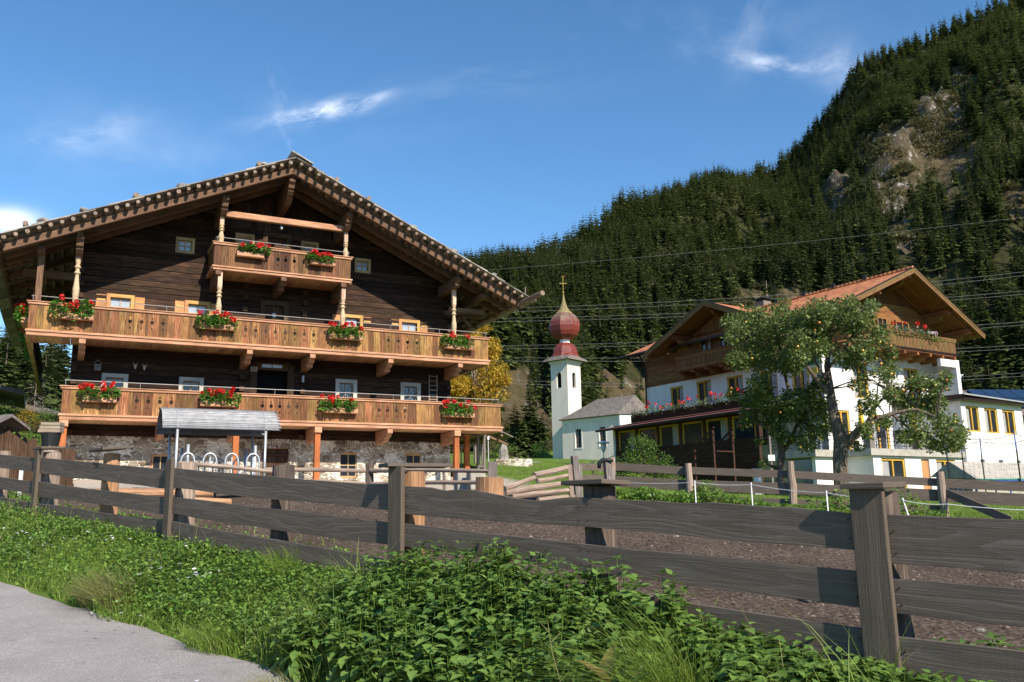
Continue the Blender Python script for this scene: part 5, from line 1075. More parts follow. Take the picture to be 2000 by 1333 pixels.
m = MB(); rings_mesh(m, [(1.0, 22.0, 8), (.96, 22.08, 8), (.62, 22.4, 8), (.38, 22.85, 8), (.22, 23.4, 8), (.12, 24.0, 8), (.07, 24.45, 8)], 'dome_cap'); cp(m, 'spire')
m = MB(); X, Y = c[0], c[1]
m.tube([(X, Y, 24.3), (X, Y, 26.5)], .03, 6, 'gold')
def ball(m, x, y, z, r, mat='gold'): m.lathe([(.001, -r), (r*.7, -r*.7), (r, 0), (r*.7, r*.7), (.001, r)], (x, y, z), 8, mat)
ball(m, X, Y, 24.55, .14); e = Vector((math.cos(-(CA-math.pi/2)), math.sin(-(CA-math.pi/2)), 0))
m.beam(Vector((X, Y, 25.65))-e*.38, Vector((X, Y, 25.65))+e*.38, .05, .07, (0, 0, 1), 'gold')
for q in ((-.38, 25.65), (.38, 25.65), (0, 25.3), (0, 26.0), (-.0, 26.3)): p = Vector((X, Y, q[1]))+e*q[0]; ball(m, p.x, p.y, p.z, .09)
for q in ((-.12, 26.52), (.12, 26.52), (0, 26.42)): p = Vector((X, Y, q[1]))+e*q[0]; ball(m, p.x, p.y, p.z, .07)
cp(m, 'cross')
m = MB(); ex = 7.5
m.plate([[(0, CZ-1), (ex, CZ-1), (ex, 9.5), (0, 9.5)], [(1.72, 6.42), (2.56, 6.42), (2.56, 8.42), (1.72, 8.42)], [(4.88, 6.42), (5.72, 6.42), (5.72, 8.42), (4.88, 8.42)]], (0, -.85, 0), (1, 0, 0), (0, 0, 1), .35, 'chapel_render')
m.box(0, .35, -.85, 3.7, CZ-1, 9.5, 'chapel_render')
ap = [(ex, -1.2), (9.2, .1), (9.2, 2.4), (ex, 3.7)]
for a, b in zip(ap, ap[1:]): m.plate([[(0, CZ-1), (math.dist(a, b), CZ-1), (math.dist(a, b), 9.5), (0, 9.5)]], (a[0], a[1], 0), ((b[0]-a[0])/math.dist(a, b), (b[1]-a[1])/math.dist(a, b), 0), (0, 0, 1), .3, 'white_render')
m.box(ex-.12, ex+.14, -1.32, -1.1, CZ-1, 9.62, 'white_render'); m.box(0, ex, -1.24, -1.2, 9.2, 9.5, 'white_render'); cp(m, 'nave')
for x0 in (1.72, 4.88):
    m = MB(); m.box(x0, x0+.84, -.95, -.9, 6.42, 8.42, 'window_glass'); w = cp(m, 'window')
    m = MB()
    for k in range(1, 3): m.box(x0+.28*k-.02, x0+.28*k+.02, -1.0, -.955, 6.42, 8.42, 'grey_plank')
    for k in range(1, 5): m.box(x0, x0+.84, -1.01, -.956, 6.42+.4*k-.02, 6.42+.4*k+.02, 'grey_plank')
    cp(m, 'glazing_bar', w)
    m = MB(); m.box(x0-.10, x0-.003, -1.225, -.9, 6.34, 8.5, 'white_render'); m.box(x0+.843, x0+.94, -1.225, -.9, 6.34, 8.5, 'white_render'); m.box(x0-.1, x0+.94, -1.24, -.9, 6.30, 6.418, 'white_render'); cp(m, 'window_surround', w)
# roof: hips both ends, flared eave
m = MB(); yr = 1.25; zr = 11.75
E_ = [(-.35, -1.62), (ex+.1, -1.62), (9.65, -.12), (9.65, 2.62), (ex+.1, 4.12), (-.35, 4.12)]; M_ = [(.55, -.95), (ex+.0, -.95), (9.0, .2), (9.0, 2.3), (ex, 3.45), (.55, 3.45)]; R_ = [(3.0, yr), (8.0, yr)]
def z3(p, z): return (p[0], p[1], z)
top = [0, 1, 1, 1, 1, 0]
for i in range(6):
    j = (i+1) % 6; a, b, c2, d2 = z3(E_[i], 9.55), z3(E_[j], 9.55), z3(M_[j], 10.0), z3(M_[i], 10.0); m.quad(a, b, c2, d2, 'shingle_roof')
    ta, tb = R_[top[i]], R_[top[j]]
    if ta == tb: m.add([d2, c2, z3(ta, zr)], [(0, 1, 2)], [[(0, 0), (math.dist(d2, c2), 0), (math.dist(d2, c2)/2, 2.2)]], 'shingle_roof')
    else: m.quad(d2, c2, z3(tb, zr), z3(ta, zr), 'shingle_roof')
m.add([z3(p, 9.53) for p in E_], [tuple(range(6))[::-1]], [[(0, 0)]*6], 'grey_plank')
m.tube([(8.0, yr, zr), (8.0, yr, zr+.6)], .03, 5, 'dark_metal'); cp(m, 'roof')
# lamp on a post before the chapel
A = Vector(atd(1180, 915, 58)); g = H1(A.x, A.y); top = atd(1180, 862, 58)[2]; t = thing('garden_lamp', 'white mushroom topped garden lamp on a thin post in front of the chapel wall', 'lamp', (A.x, A.y, g))
m = MB(); m.tube([(0, 0, 0), (0, 0, top-g-.7)], .035, 7, 'white_plastic'); m.build('post', None, t); m = MB(); m.lathe([(.05, -.75), (.14, -.6), (.17, -.45), (.20, -.18), (.12, -.12)], (0, 0, top-g), 12, 'white_plastic'); m.build('lamp_glass', None, t, smooth=True); m = MB(); m.lathe([(.46, -.14), (.40, -.08), (.12, 0), (.02, .02)], (0, 0, top-g), 16, 'white_plastic'); m.build('lamp_shade', None, t, smooth=True)
# ================================================================== hotel
HA = rad(32.5); HK = Vector(atd(1629, 980, 43.0)); hotel = thing('hotel', 'large alpine guesthouse with white walls, brown gables and orange tiled roof', 'hotel', (HK.x, HK.y, .2), HA, zb=.2)
def hp(m, n, par=None, **k): return m.build(n, None, par or hotel, **k)
def hwp(x, y, z): c_, s_ = math.cos(HA), math.sin(HA); return (HK.x+x*c_-y*s_, HK.y+x*s_+y*c_, z)
BW, BL = 10.0, 14.0; RX, RZ = 5.86, 12.35
sl_l, sl_r = .425, .50
def rzB(x): return RZ-.28-(sl_l*(RX-x) if x < RX else sl_r*(x-RX))
# white walls
m = MB(); m.plate([[(0, -.5), (BW, -.5), (BW, 7.7), (0, 7.7)], [(.6, 2.5), (1.8, 2.5), (1.8, 4.7), (.6, 4.7)], [(3.4, 2.5), (5.0, 2.5), (5.0, 4.6), (3.4, 4.6)], [(2.4, 5.4), (3.6, 5.4), (3.6, 7.3), (2.4, 7.3)], [(6.8, 5.4), (8.2, 5.4), (8.2, 7.3), (6.8, 7.3)]], (0, .35, 0), (1, 0, 0), (0, 0, 1), .35, 'white_render')
m.box(BW, BW+.3, .0, BL, -.5, 7.7, 'white_render'); m.box(9.62, 9.95, -1.35, 0, 5.3, 7.72, 'white_render'); m.box(8.2, 9.62, -1.35, -1.15, 7.3, 7.70, 'white_render'); hp(m, 'front_wall')
m = MB(); wA = [(10.05, 11.15, 5.6, 7.2), (7.75, 8.9, 5.6, 7.25), (5.3, 6.5, 5.6, 7.2), (.85, 1.95, 5.6, 7.1), (2.9, 4.1, 5.6, 7.15)]
m.plate([[(-13.3, -.5), (-.003, -.5), (-.003, 7.45), (-13.3, 7.45)]]+[[(-b, z0), (-a, z0), (-a, z1), (-b, z1)] for a, b, z0, z1 in wA], (.35, 0, 0), (0, -1, 0), (0, 0, 1), .35, 'white_render')
m.v = [(p[0]-.35+.35, p[1], p[2]) for p in m.v]; hp(m, 'side_wall')
m = MB(); m.box(.9, 9.5, .9, 1.0, 2.3, 7.6, 'dark_void'); m.box(.8, .9, 1.0, 13, 2.3, 7.6, 'dark_void'); hp(m, 'dark_backing')  # near-black panels stand in for the darkness of the rooms
def hwin(axis, a, b, z0, z1, plane, par=None, frame='yellow_frame', leaves=2, curtain=True, fw=.10, inset=.12, name='window'):
    """axis 'x': window in the wall y=plane spanning x a..b; axis 'y': wall x=plane spanning y a..b (seen from -x)"""
    def bx(m, p0, p1, q0, q1, z0_, z1_, mat):
        if axis == 'x': m.box(p0, p1, plane+q0, plane+q1, z0_, z1_, mat)
        else: m.box(plane+q0, plane+q1, p0, p1, z0_, z1_, mat)
    m = MB(); bx(m, a, a+fw, inset-.07, inset+.04, z0, z1, frame); bx(m, b-fw, b, inset-.07, inset+.04, z0, z1, frame); bx(m, a+fw, b-fw, inset-.068, inset+.04, z1-fw, z1, frame); bx(m, a+fw, b-fw, inset-.068, inset+.04, z0, z0+fw*.8, frame)
    for i in range(1, leaves): x = a+(b-a)*i/leaves; bx(m, x-fw*.5, x+fw*.5, inset-.075, inset+.04, z0+fw*.8, z1-fw, frame)
    w = hp(m, name, par); m = MB(); bx(m, a+fw, b-fw, inset, inset+.02, z0+fw*.7, z1-fw, 'window_glass'); hp(m, 'pane', w)
    if curtain: m = MB(); L = b-a; bx(m, a+fw*1.4, a+L*.38, inset-.004, inset-.002, z0+fw, z1-fw*1.2, 'curtain'); hp(m, 'curtain', w)
    return w
for a, b, z0, z1 in wA: hwin('y', a, b, z0, z1, 0.0, leaves=2)
for a, b, z0, z1 in ((.6, 1.8, 2.5, 4.7), (3.4, 5.0, 2.5, 4.6), (2.4, 3.6, 5.4, 7.3), (6.8, 8.2, 5.4, 7.3)): hwin('x', a, b, z0, z1, 0.0)
# wooden gables
def clad(m, poly_top, x0, x1, z0, step, o, ex, nrm_, t, mat, vertical=False, zcut=None):
    x = x0
    while x < x1-.01:
        x2 = min(x+step, x1); a = poly_top(x+.004); b = poly_top(x2-.004)
        if max(a, b) > z0: m.plate([[(x+.004, z0), (x2-.004, z0), (x2-.004, max(b, z0+.01)), (x+.004, max(a, z0+.01))]], Vector(o)+Vector(nrm_)*random.random()*.006, ex, (0, 0, 1), t, mat)
        x = x2
m = MB(); z = 7.7
while z < RZ-.4:
    z2 = z+.155; xl = max(0, RX-(RZ-.30-z2)/sl_l); xr = min(BW, RX+(RZ-.30-z2)/sl_r)
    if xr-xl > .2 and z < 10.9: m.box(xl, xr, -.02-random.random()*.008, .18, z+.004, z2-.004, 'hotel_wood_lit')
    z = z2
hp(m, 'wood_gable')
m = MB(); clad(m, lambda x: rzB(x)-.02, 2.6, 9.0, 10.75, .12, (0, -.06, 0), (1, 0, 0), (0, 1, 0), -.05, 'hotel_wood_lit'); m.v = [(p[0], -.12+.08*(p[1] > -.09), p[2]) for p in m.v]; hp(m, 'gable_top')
hwin('x', 4.75, 5.65, 8.95, 9.95, -.10, frame='hotel_wood_lit', curtain=False, inset=.05); hwin('x', 6.4, 7.6, 8.3, 9.9, -.10, frame='hotel_wood_lit', curtain=False, inset=.05)
# side wall timber with the cross gable
AY, AZ, AS = 6.4, 11.45, .425
def rzA(y): return AZ-.28-AS*abs(y-AY)
m = MB(); z = 7.45
while z < 11.2:
    z2 = z+.155
    y0, y1 = 0.0, 13.3
    lim = (AZ-.3-z2)/AS
    if z2 > 9.4: y0, y1 = max(0, AY-lim), min(13.3, AY+lim)
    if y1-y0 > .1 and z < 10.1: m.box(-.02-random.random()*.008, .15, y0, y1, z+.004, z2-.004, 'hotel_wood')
    z = z2
hp(m, 'wood_side')
m = MB(); y = 2.5
while y < 10.3:
    y2 = y+.12; h1 = min(rzA(y), rzA(y2))-.02
    if h1 > 10.0: m.box(-.09, -.03, y+.005, y2-.005, 10.0, h1, 'hotel_wood')
    y = y2
hp(m, 'gable_boards')
hwin('y', 7.4, 8.3, 8.95, 9.7, -.06, frame='hotel_wood', leaves=2, curtain=True, inset=.02); hwin('y', 5.9, 6.8, 8.95, 9.7, -.06, frame='hotel_wood', leaves=2, curtain=True, inset=.02)
# roofs
def slab(m, a, b, c_, d_, t, mat, under='hotel_wood'):
    a, b, c_, d_ = map(Vector, (a, b, c_, d_)); m.quad(a, b, c_, d_, mat); k = Vector((0, 0, -t)); m.quad(d_+k, c_+k, b+k, a+k, under)
    for p, q in ((a, b), (b, c_), (c_, d_), (d_, a)): m.quad(p, p+k, q+k, q, 'gutter_metal')
XL, XR = -.6, 12.0; yb = 15.2
m = MB(); zl = RZ-sl_l*(RX-XL); zr_ = RZ-sl_r*(XR-RX)
slab(m, (RX, -1.8, RZ), (RX, yb, RZ), (XL, yb, zl), (XL, -1.8, zl), .14, 'roof_tiles_red'); slab(m, (XR, -1.8, zr_), (XR, yb, zr_), (RX, yb, RZ), (RX, -1.8, RZ), .14, 'roof_tiles_red')
m.tube([(RX, -1.8, RZ+.03), (RX, yb, RZ+.03)], .11, 8, 'roof_tiles_red')
for k in range(6): m.box(RX-.12, RX+.02, 1.0+2.1*k, 1.2+2.1*k, RZ+.05, RZ+.28, 'dark_metal')
main = hp(m, 'main_roof')
# uv of the tiles: columns run down the slope
m = MB(); XA = -1.5
za_l = AZ-AS*(13.0-AY) ; 
y_hi, y_lo = 11.75, 1.05; zA1 = AZ-AS*(y_hi-AY); zA2 = AZ-AS*(AY-y_lo)
xm = RX-(RZ-AZ)/sl_l; 
slab(m, (XA, AY, AZ), (xm, AY, AZ), (XL+.0, y_hi, zA1), (XA, y_hi, zA1), .13, 'roof_tiles_red'); slab(m, (XA, y_lo, zA2), (XL, y_lo, zA2), (xm, AY, AZ), (XA, AY, AZ), .13, 'roof_tiles_red'); hp(m, 'cross_roof')
def barge(a, b, drop=.0):
    m = MB(); a, b = Vector(a), Vector(b); m.beam(a, b, .05, .26, (0, 0, 1), 'hotel_trim'); off = (b-a).cross(Vector((0, 0, 1))).normalized(); m.beam(a+Vector((0, 0, .10))+off*.02*0, b+Vector((0, 0, .10)), .09, .08, (0, 0, 1), 'hotel_trim'); m.beam(a+Vector((0, 0, .17)), b+Vector((0, 0, .17)), .12, .05, (0, 0, 1), 'gutter_metal'); hp(m, 'bargeboard')
barge((RX, -1.84, RZ-.13), (XL+.0, -1.84, zl-.13)); barge((RX, -1.84, RZ-.13), (XR, -1.84, zr_-.13)); barge((XA-.04, AY, AZ-.13), (XA-.04, y_hi, zA1-.13)); barge((XA-.04, AY, AZ-.13), (XA-.04, y_lo, zA2-.13))
for x, dz in ((RX, .32), (3.0, .32), (9.2, .30), (11.0, .3), (1.0, .32)):
    z = (RZ-(sl_l*(RX-x) if x < RX else sl_r*(x-RX)))-dz
    m = MB(); m.box(x-.11, x+.11, -1.62, .1, z-.16, z+.12, 'hotel_wood_lit'); m.prism([(x-.09, -1.2, z-.17), (x-.09, -1.0, z-.42), (x-.09, .1, z-.62), (x-.09, .1, z-.17)], (0, 0, 0), (.18, 0, 0), 'hotel_wood_lit'); hp(m, 'purlin')
for i in range(12):
    for s in (-1, 1):
        x0, x1 = (RX, XL+.3) if s < 0 else (RX, XR-.3); z0 = RZ-.17; z1 = RZ-(sl_l*(RX-x1) if s < 0 else sl_r*(x1-RX))-.17; y = -1.45+.7*i
        if y < .0: m = MB(); m.beam((x0, y, z0), (x1, y, z1), .09, .09, (0, 0, 1), 'hotel_wood_lit'); hp(m, 'rafter')
for y, dz in ((AY, .3), (9.3, .3), (3.5, .3)):
    z = AZ-AS*abs(y-AY)-dz; m = MB(); m.box(-1.35, .1, y-.1, y+.1, z-.14, z+.12, 'hotel_wood'); m.prism([(-1.0, y-.09, z-.15), (-.8, y-.09, z-.38), (0, y-.09, z-.55), (0, y-.09, z-.15)], (0, 0, 0), (0, .18, 0), 'hotel_wood'); hp(m, 'purlin')
m = MB(); m.tube([(XL-.08, 11.9, zl-.02), (XL-.08, yb+.05, zl-.02)], .085, 8, 'gutter_metal'); m.tube([(XL-.08, -1.7, zl-.02), (XL-.08, .95, zl-.02)], .085, 8, 'gutter_metal'); m.tube([(XL, 13.2, zl-.1), (-.12, 13.25, 8.6), (-.12, 13.25, .4)], .05, 7, 'gutter_metal'); hp(m, 'rain_gutter')
m = MB(); m.box(RX+.6, RX+1.3, 9.0, 9.7, 11.5, 13.0, 'chimney'); ch = hp(m, 'chimney'); m = MB(); m.box(RX+.45, RX+1.45, 8.85, 9.85, 13.12, 13.2, 'dark_metal'); m.box(RX+.65, RX+1.25, 9.05, 9.65, 13.0, 13.12, 'dark_metal'); hp(m, 'chimney_cap', ch)
def hbal(axis, a, b, z0, z1, front, lit, name):
    mat = 'hotel_trim' if lit else 'hotel_wood'; m = MB()
    def bx(p0, p1, q0, q1, za, zb_, mt):
        if axis == 'x': m.box(p0, p1, q0, q1, za, zb_, mt)
        else: m.box(q0, q1, p0, p1, za, zb_, mt)
    bx(a, b, front, -.02, z0, z0+.10, 'hotel_wood'); bal = hp(m, name); m = MB(); x = a
    while x < b-.02:
        bx(x+.008, min(x+.105, b), front, front+.03, z0+.16, z1-.08, mat); x += .125
    if not lit:
        pass
    hp(m, 'balusters', bal); m = MB(); bx(a-.06, b+.06, front-.06, front+.12, z1-.06, z1+.03, 'hotel_trim' if lit else 'hotel_wood'); bx(a-.04, b+.04, front-.035, front+.06, z1-.16, z1-.065, 'hotel_trim' if lit else 'hotel_wood'); bx(a-.04, b+.04, front-.04, front+.05, z0+.06, z0+.17, 'gutter_metal' if lit else 'hotel_wood'); hp(m, 'handrail', bal)
    for e in (a, b-.03):
        m = MB(); q = front+.03
        while q < -.05: bx(e, e+.03, q+.008, min(q+.105, -.02), z0+.16, z1-.08, mat); q += .125
        hp(m, 'side_balusters', bal)
    n = int((b-a)/1.1)
    for i in range(n+1):
        p = a+.12+(b-a-.24)*i/n; m = MB(); bx(p-.08, p+.08, front+.02, 0, z0-.16, z0-.002, 'hotel_wood_lit' if lit else 'hotel_wood'); bx(p-.07, p+.07, front+.4, 0, z0-.34, z0-.162, 'hotel_wood_lit' if lit else 'hotel_wood'); hp(m, 'bracket', bal)
    return bal
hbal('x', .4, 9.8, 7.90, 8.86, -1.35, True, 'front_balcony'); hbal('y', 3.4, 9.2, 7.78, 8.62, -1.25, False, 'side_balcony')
# dining room extension
ey0, ey1 = .9, 11.75
m = MB(); z = .3
while z < 3.1: m.box(-4.0-.01*random.random(), -3.85, ey0, ey1, z+.004, z+.17, 'chalet_dark'); z += .175
m.box(-4.02, -3.8, ey0, ey1, 4.42, 4.75, 'chalet_dark')
ys = [ey1-.28-1.775*k for k in range(7)]
for y in ys: m.box(-4.03, -3.8, y-.02, y+.2, 3.1, 4.42, 'chalet_dark')
m.box(-3.98, 0, ey1, ey1+.2, -.3, 4.6, 'white_render'); m.box(-3.4, -3.3, ey0, ey1, 2.9, 4.5, 'dark_void'); ext = hp(m, 'extension_wall')
for k in range(6): b = ys[k]-.03; hwin('y', b-1.52, b, 3.08, 4.40, -4.0, leaves=1, curtain=(k % 2 == 0), inset=.09, fw=.09)
m = MB(); slab(m, (-4.75, ey0-.4, 4.55), (0-.02, ey0-.4, 5.45), (0-.02, ey1+.7, 5.45), (-4.75, ey1+.7, 4.55), .10, 'felt_roof', 'chalet_dark'); hp(m, 'extension_roof')
m = MB(); m.box(-4.86, -4.74, ey0-.4, ey1+.75, 4.42, 4.53, 'gutter_metal'); hp(m, 'extension_gutter')
# roof terrace edge behind the flowers
m = MB(); m.box(-2.6, -2.5, 1.2, 11.9, 5.0, 5.45, 'chalet_dark'); m.box(-2.5, -.2, 11.8, 11.9, 5.2, 5.6, 'chalet_dark'); hp(m, 'planter_shelf')
# terrace and basement
m = MB(); m.box(-1.75, 5.7, -3.55, -.01, 2.16, 2.47, 'concrete'); m.box(-3.6, -1.75, -2.0, .85, 2.16, 2.47, 'concrete'); hp(m, 'terrace')
m = MB(); m.plate([[(-1.45, -.6), (5.7, -.6), (5.7, 2.155), (-1.45, 2.155)], [(-.85, .45), (.92, .45), (.92, 2.05), (-.85, 2.05)], [(2.2, .2), (2.85, .2), (2.85, 2.05), (2.2, 2.05)], [(3.42, .2), (5.0, .2), (5.0, 2.05), (3.42, 2.05)]], (0, -3.15, 0), (1, 0, 0), (0, 0, 1), .25, 'white_render')
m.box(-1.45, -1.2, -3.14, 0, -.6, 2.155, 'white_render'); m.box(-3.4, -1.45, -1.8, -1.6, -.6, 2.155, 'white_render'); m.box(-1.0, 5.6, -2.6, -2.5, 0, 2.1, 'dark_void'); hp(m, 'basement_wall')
hwin('x', -.85, .92, .45, 2.05, -3.4, leaves=2, frame='yellow_frame'); hwin('x', 3.42, 5.0, .2, 2.05, -3.4, leaves=2); m = MB(); m.box(2.2, 2.85, -3.32, -3.27, .2, 2.05, 'larch_shutter'); d_ = hp(m, 'door'); m = MB(); m.box(2.26, 2.30, -3.36, -3.33, 1.05, 1.2, 'galvanised'); hp(m, 'door_handle', d_)
m = MB()
for x0, x1, y0, y1 in ((-1.7, 5.6, -3.5, -3.5), (-1.7, -1.7, -3.5, -2.0), (-3.5, -1.7, -1.95, -1.95), (-3.5, -3.5, -1.95, .8)):
    L = math.hypot(x1-x0, y1-y0); n = max(2, int(L/.9))
    for k in range(5): m.tube([(x0, y0, 2.62+.17*k), (x1, y1, 2.62+.17*k)], .012 if k < 4 else .022, 5, 'dark_metal')
    for k in range(n+1): m.tube([(x0+(x1-x0)*k/n, y0+(y1-y0)*k/n, 2.47), (x0+(x1-x0)*k/n, y0+(y1-y0)*k/n, 3.32)], .018, 5, 'dark_metal')
hp(m, 'terrace_railing')
for x in (-1.55, 2.1, 5.45): m = MB(); m.box(x-.17, x+.17, -3.52, -3.2, 2.47, 3.38, 'chimney'); hp(m, 'terrace_pillar')
# annex
m = MB(); m.plate([[(5.72, -1), (11.45, -1), (11.45, 5.0), (5.72, 5.0)], [(6.12, 3.48), (7.28, 3.48), (7.28, 4.78), (6.12, 4.78)], [(7.8, 3.46), (9.0, 3.46), (9.0, 4.76), (7.8, 4.76)], [(9.5, 3.45), (10.68, 3.45), (10.68, 4.74), (9.5, 4.74)], [(6.9, 1.75), (7.3, 1.75), (7.3, 2.1), (6.9, 2.1)], [(8.6, 1.75), (9.0, 1.75), (9.0, 2.1), (8.6, 2.1)], [(10.3, 1.75), (10.7, 1.75), (10.7, 2.1), (10.3, 2.1)]], (0, -3.4, 0), (1, 0, 0), (0, 0, 1), .2, 'white_render')
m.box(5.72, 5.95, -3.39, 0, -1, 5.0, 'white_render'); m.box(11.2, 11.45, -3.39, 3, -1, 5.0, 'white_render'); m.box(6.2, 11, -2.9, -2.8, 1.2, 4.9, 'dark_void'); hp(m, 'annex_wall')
for a, b, z0, z1 in ((6.12, 7.28, 3.48, 4.78), (7.8, 9.0, 3.46, 4.76), (9.5, 10.68, 3.45, 4.74)): hwin('x', a, b, z0, z1, -3.6, leaves=2)
m = MB(); m.quad((5.45, -3.95, 5.28), (11.75, -3.95, 5.12), (11.75, 4, 5.5), (5.45, 4, 5.6), 'dark_metal'); m.box(5.45, 11.75, -3.96, -3.88, 5.0, 5.13, 'gutter_metal'); m.beam((5.45, -3.98, 5.29), (11.75, -3.98, 5.13), .1, .07, (0, 0, 1), 'galvanised'); m.box(5.46, 11.74, -3.86, 3.9, 5.01, 5.06, 'grey_plank'); m.box(5.42, 5.5, -3.9, 3.9, 5.06, 5.3, 'gutter_metal'); hp(m, 'annex_roof')
# terrace things
def chair(x, y, rz):
    t = thing('metal_chair', 'metal terrace chair', 'chair', hwp(x, y, 2.47), HA+rz, 'metal chairs on the hotel terrace')
    for sx in (-.2, .2): m = MB(); m.tube([(sx, -.22, 0), (sx, -.22, .44), (sx, .2, .44), (sx, .26, .88)], .014, 5, 'white_plastic'); m.tube([(sx, .2, .44), (sx, .24, 0)], .014, 5, 'white_plastic'); m.build('side_frame', None, t)
    m = MB(); m.box(-.21, .21, -.22, .2, .43, .46, 'dark_metal'); m.build('seat', None, t); m = MB(); m.frame((0, .235, .7), (.2, 0, 0), (0, .01, 0), (0, .02, .16), 'dark_metal'); m.build('backrest', None, t); return t
lbs = ['metal chair nearest the left terrace pillar, white legs', 'metal chair with dark seat second from the left terrace pillar', 'metal chair at the middle terrace pillar', 'metal chair between the middle pillar and the annex', 'metal chair beside the annex wall on the terrace', 'metal chair on the left corner of the terrace behind the apple tree trunk']
for k, (x, y, r) in enumerate(((-.9, -3.0, .4), (.2, -2.8, 2.2), (1.5, -2.9, .1), (3.1, -3.0, 3.0), (4.6, -2.7, 1.2), (-2.6, -1.2, 1.8))): c_ = chair(x, y, r); c_['label'] = lbs[k]
for k, (x, y, h) in enumerate(((-.35, -2.2, 2.3), (4.1, -2.0, 2.4))):
    t = thing('closed_parasol', ('closed yellow parasol on the terrace left of the big apple branch', 'closed yellow parasol on the terrace close to the annex')[k], 'parasol', hwp(x, y, 2.47), 0, 'closed yellow parasols on the terrace'); m = MB(); m.tube([(0, 0, 0), (0, 0, h)], .025, 6, 'galvanised'); m.build('pole', None, t); m = MB(); m.lathe([(.18, h-1.25), (.14, h-1.0), (.11, h-.5), (.05, h-.1), (.01, h)], (0, 0, 0), 7, 'parasol_yellow'); m.build('canopy', None, t)
# stairs with rail beside the extension
t = thing('outdoor_stairs', 'dark wooden stairs with slanting handrails up to the terrace under the apple trees', 'stairs', hwp(-5.6, 1.6, .45), HA, zb=.45)
for i in range(9): m = MB(); m.box(-.6, .6, 2.6-.33*i, 2.9-.33*i, .5+.2*i, .55+.2*i, 'chalet_dark'); m.build('step', None, t, zb=0)
for x in (-.65, .65):
    for dz in (.85, .5, 1.15): m = MB(); m.beam((x, 2.8, .3+dz), (x, 0, 2.1+dz), .05, .09, (0, 0, 1), 'chalet_dark'); m.build('handrail', None, t, zb=0)
    for k in range(3): y = 2.7-1.3*k; m = MB(); m.box(x-.05, x+.05, y-.05, y+.05, 0, .45+.64*1.3*k+1.0, 'chalet_dark'); m.build('newel_post', None, t, zb=0)
A = Vector(atd(1508, 915, 33)); t = thing('small_sign', 'small white sign on a post under the left apple tree', 'sign', (A.x, A.y, H1(A.x, A.y)), .1); z1 = atd(1508, 890, 33)[2]-t.location.z; m = MB(); m.box(-.035, .035, 0, .05, 0, z1+1.5, 'grey_plank'); m.build('post', None, t); m = MB(); m.box(-.13, .13, -.03, -.005, z1-.2, z1+.02, 'white_paint'); m.build('board', None, t)
A = Vector(atd(1481, 945, 27)); t = thing('grey_box', 'small pale grey metal box on a post behind the plank fence', 'box', (A.x, A.y, H1(A.x, A.y))); z1 = atd(1481, 918, 27)[2]-t.location.z; m = MB(); m.box(-.12, .12, 0, .16, 0, z1, 'galvanised'); m.build('housing', None, t, bevel=.01); m = MB(); m.box(-.15, .15, -.03, .19, z1, z1+.04, 'galvanised'); m.build('lid', None, t)
t = thing('guesthouse_sign', 'green sign board above a yellow one on the white wall behind the apple tree', 'sign', hwp(-.12, 1.2-.9, 0), HA); m = MB(); m.box(-.03, 0, -.1, .55, 7.0, 7.45, 'sign_green'); m.build('green_board', None, t); m = MB(); m.box(-.03, 0, -.1, .55, 6.55, 6.85, 'sign_yellow'); m.build('yellow_board', None, t)
# flower planter on the extension roof and on the front balcony
def planting(name, label, pts, mats, root, r=.22, n=60, group=None):
    t = thing(name, label, 'flowers', root, 0, group); rt = Vector(root)
    p, M = [], []
    for c in pts: a, b = leaf_cloud(n, tuple(Vector(c)-rt), (r*1.2, r*1.2, r), .085); p.append(a); M.append(b)
    p = np.vstack(p); M = np.vstack(M); k = len(p)//2; idx = rng.permutation(len(p)); V, F = inst(RLEAF_V, RLEAF_F, M[idx[:k]], p[idx[:k]]); npmesh('foliage', V, F, 'bush_leaf', t); V, F = inst(RLEAF_V, RLEAF_F, M[idx[k:]], p[idx[k:]]); npmesh('silver_foliage', V, F, 'silver_leaf' if 'silver' in mats else 'bush_leaf', t)
    for c in pts:
        for mt in mats:
            if mt == 'silver': continue
            if random.random() < .55: q = Vector(c)-rt+Vector((random.uniform(-.3, .3), random.uniform(-.3, .1), .15+random.random()*.25)); blob('blossom', tuple(q), .07+.04*random.random(), mt, t, n=14)
random.seed(5)
L = [hwp(-2.75, 11.5-.42*k, 5.50+.08*math.sin(k*2)) for k in range(24)]
for g_ in range(4): planting('terrace_planting', ('red and silver flowers at the far left end of the brown extension roof', 'red flowers with dark foliage above the second extension window', 'silver leaved and red flowers above the fourth extension window', 'red geraniums half hidden by the left apple tree branches')[g_], L[g_*6:g_*6+6], ['red_petal', 'silver', 'red_petal'], L[g_*6], group='planter flowers above the dining extension')
planting('balcony_planting', 'red geraniums with silver trailing leaves on the front hotel balcony', [hwp(4.2+.36*k, -1.5, 8.95+.06*math.sin(k*3)) for k in range(9)], ['red_petal', 'silver', 'red_petal'], hwp(4.2, -1.45, 8.8), r=.2, n=40)
planting('balcony_planting', 'white and pink petunias at the right of the front hotel balcony', [hwp(7.3+.25*k, -1.5, 8.8-.05*k) for k in range(4)], ['pink_petal', 'white_petal', 'white_petal'], hwp(7.3, -1.45, 8.7), r=.2, n=30)
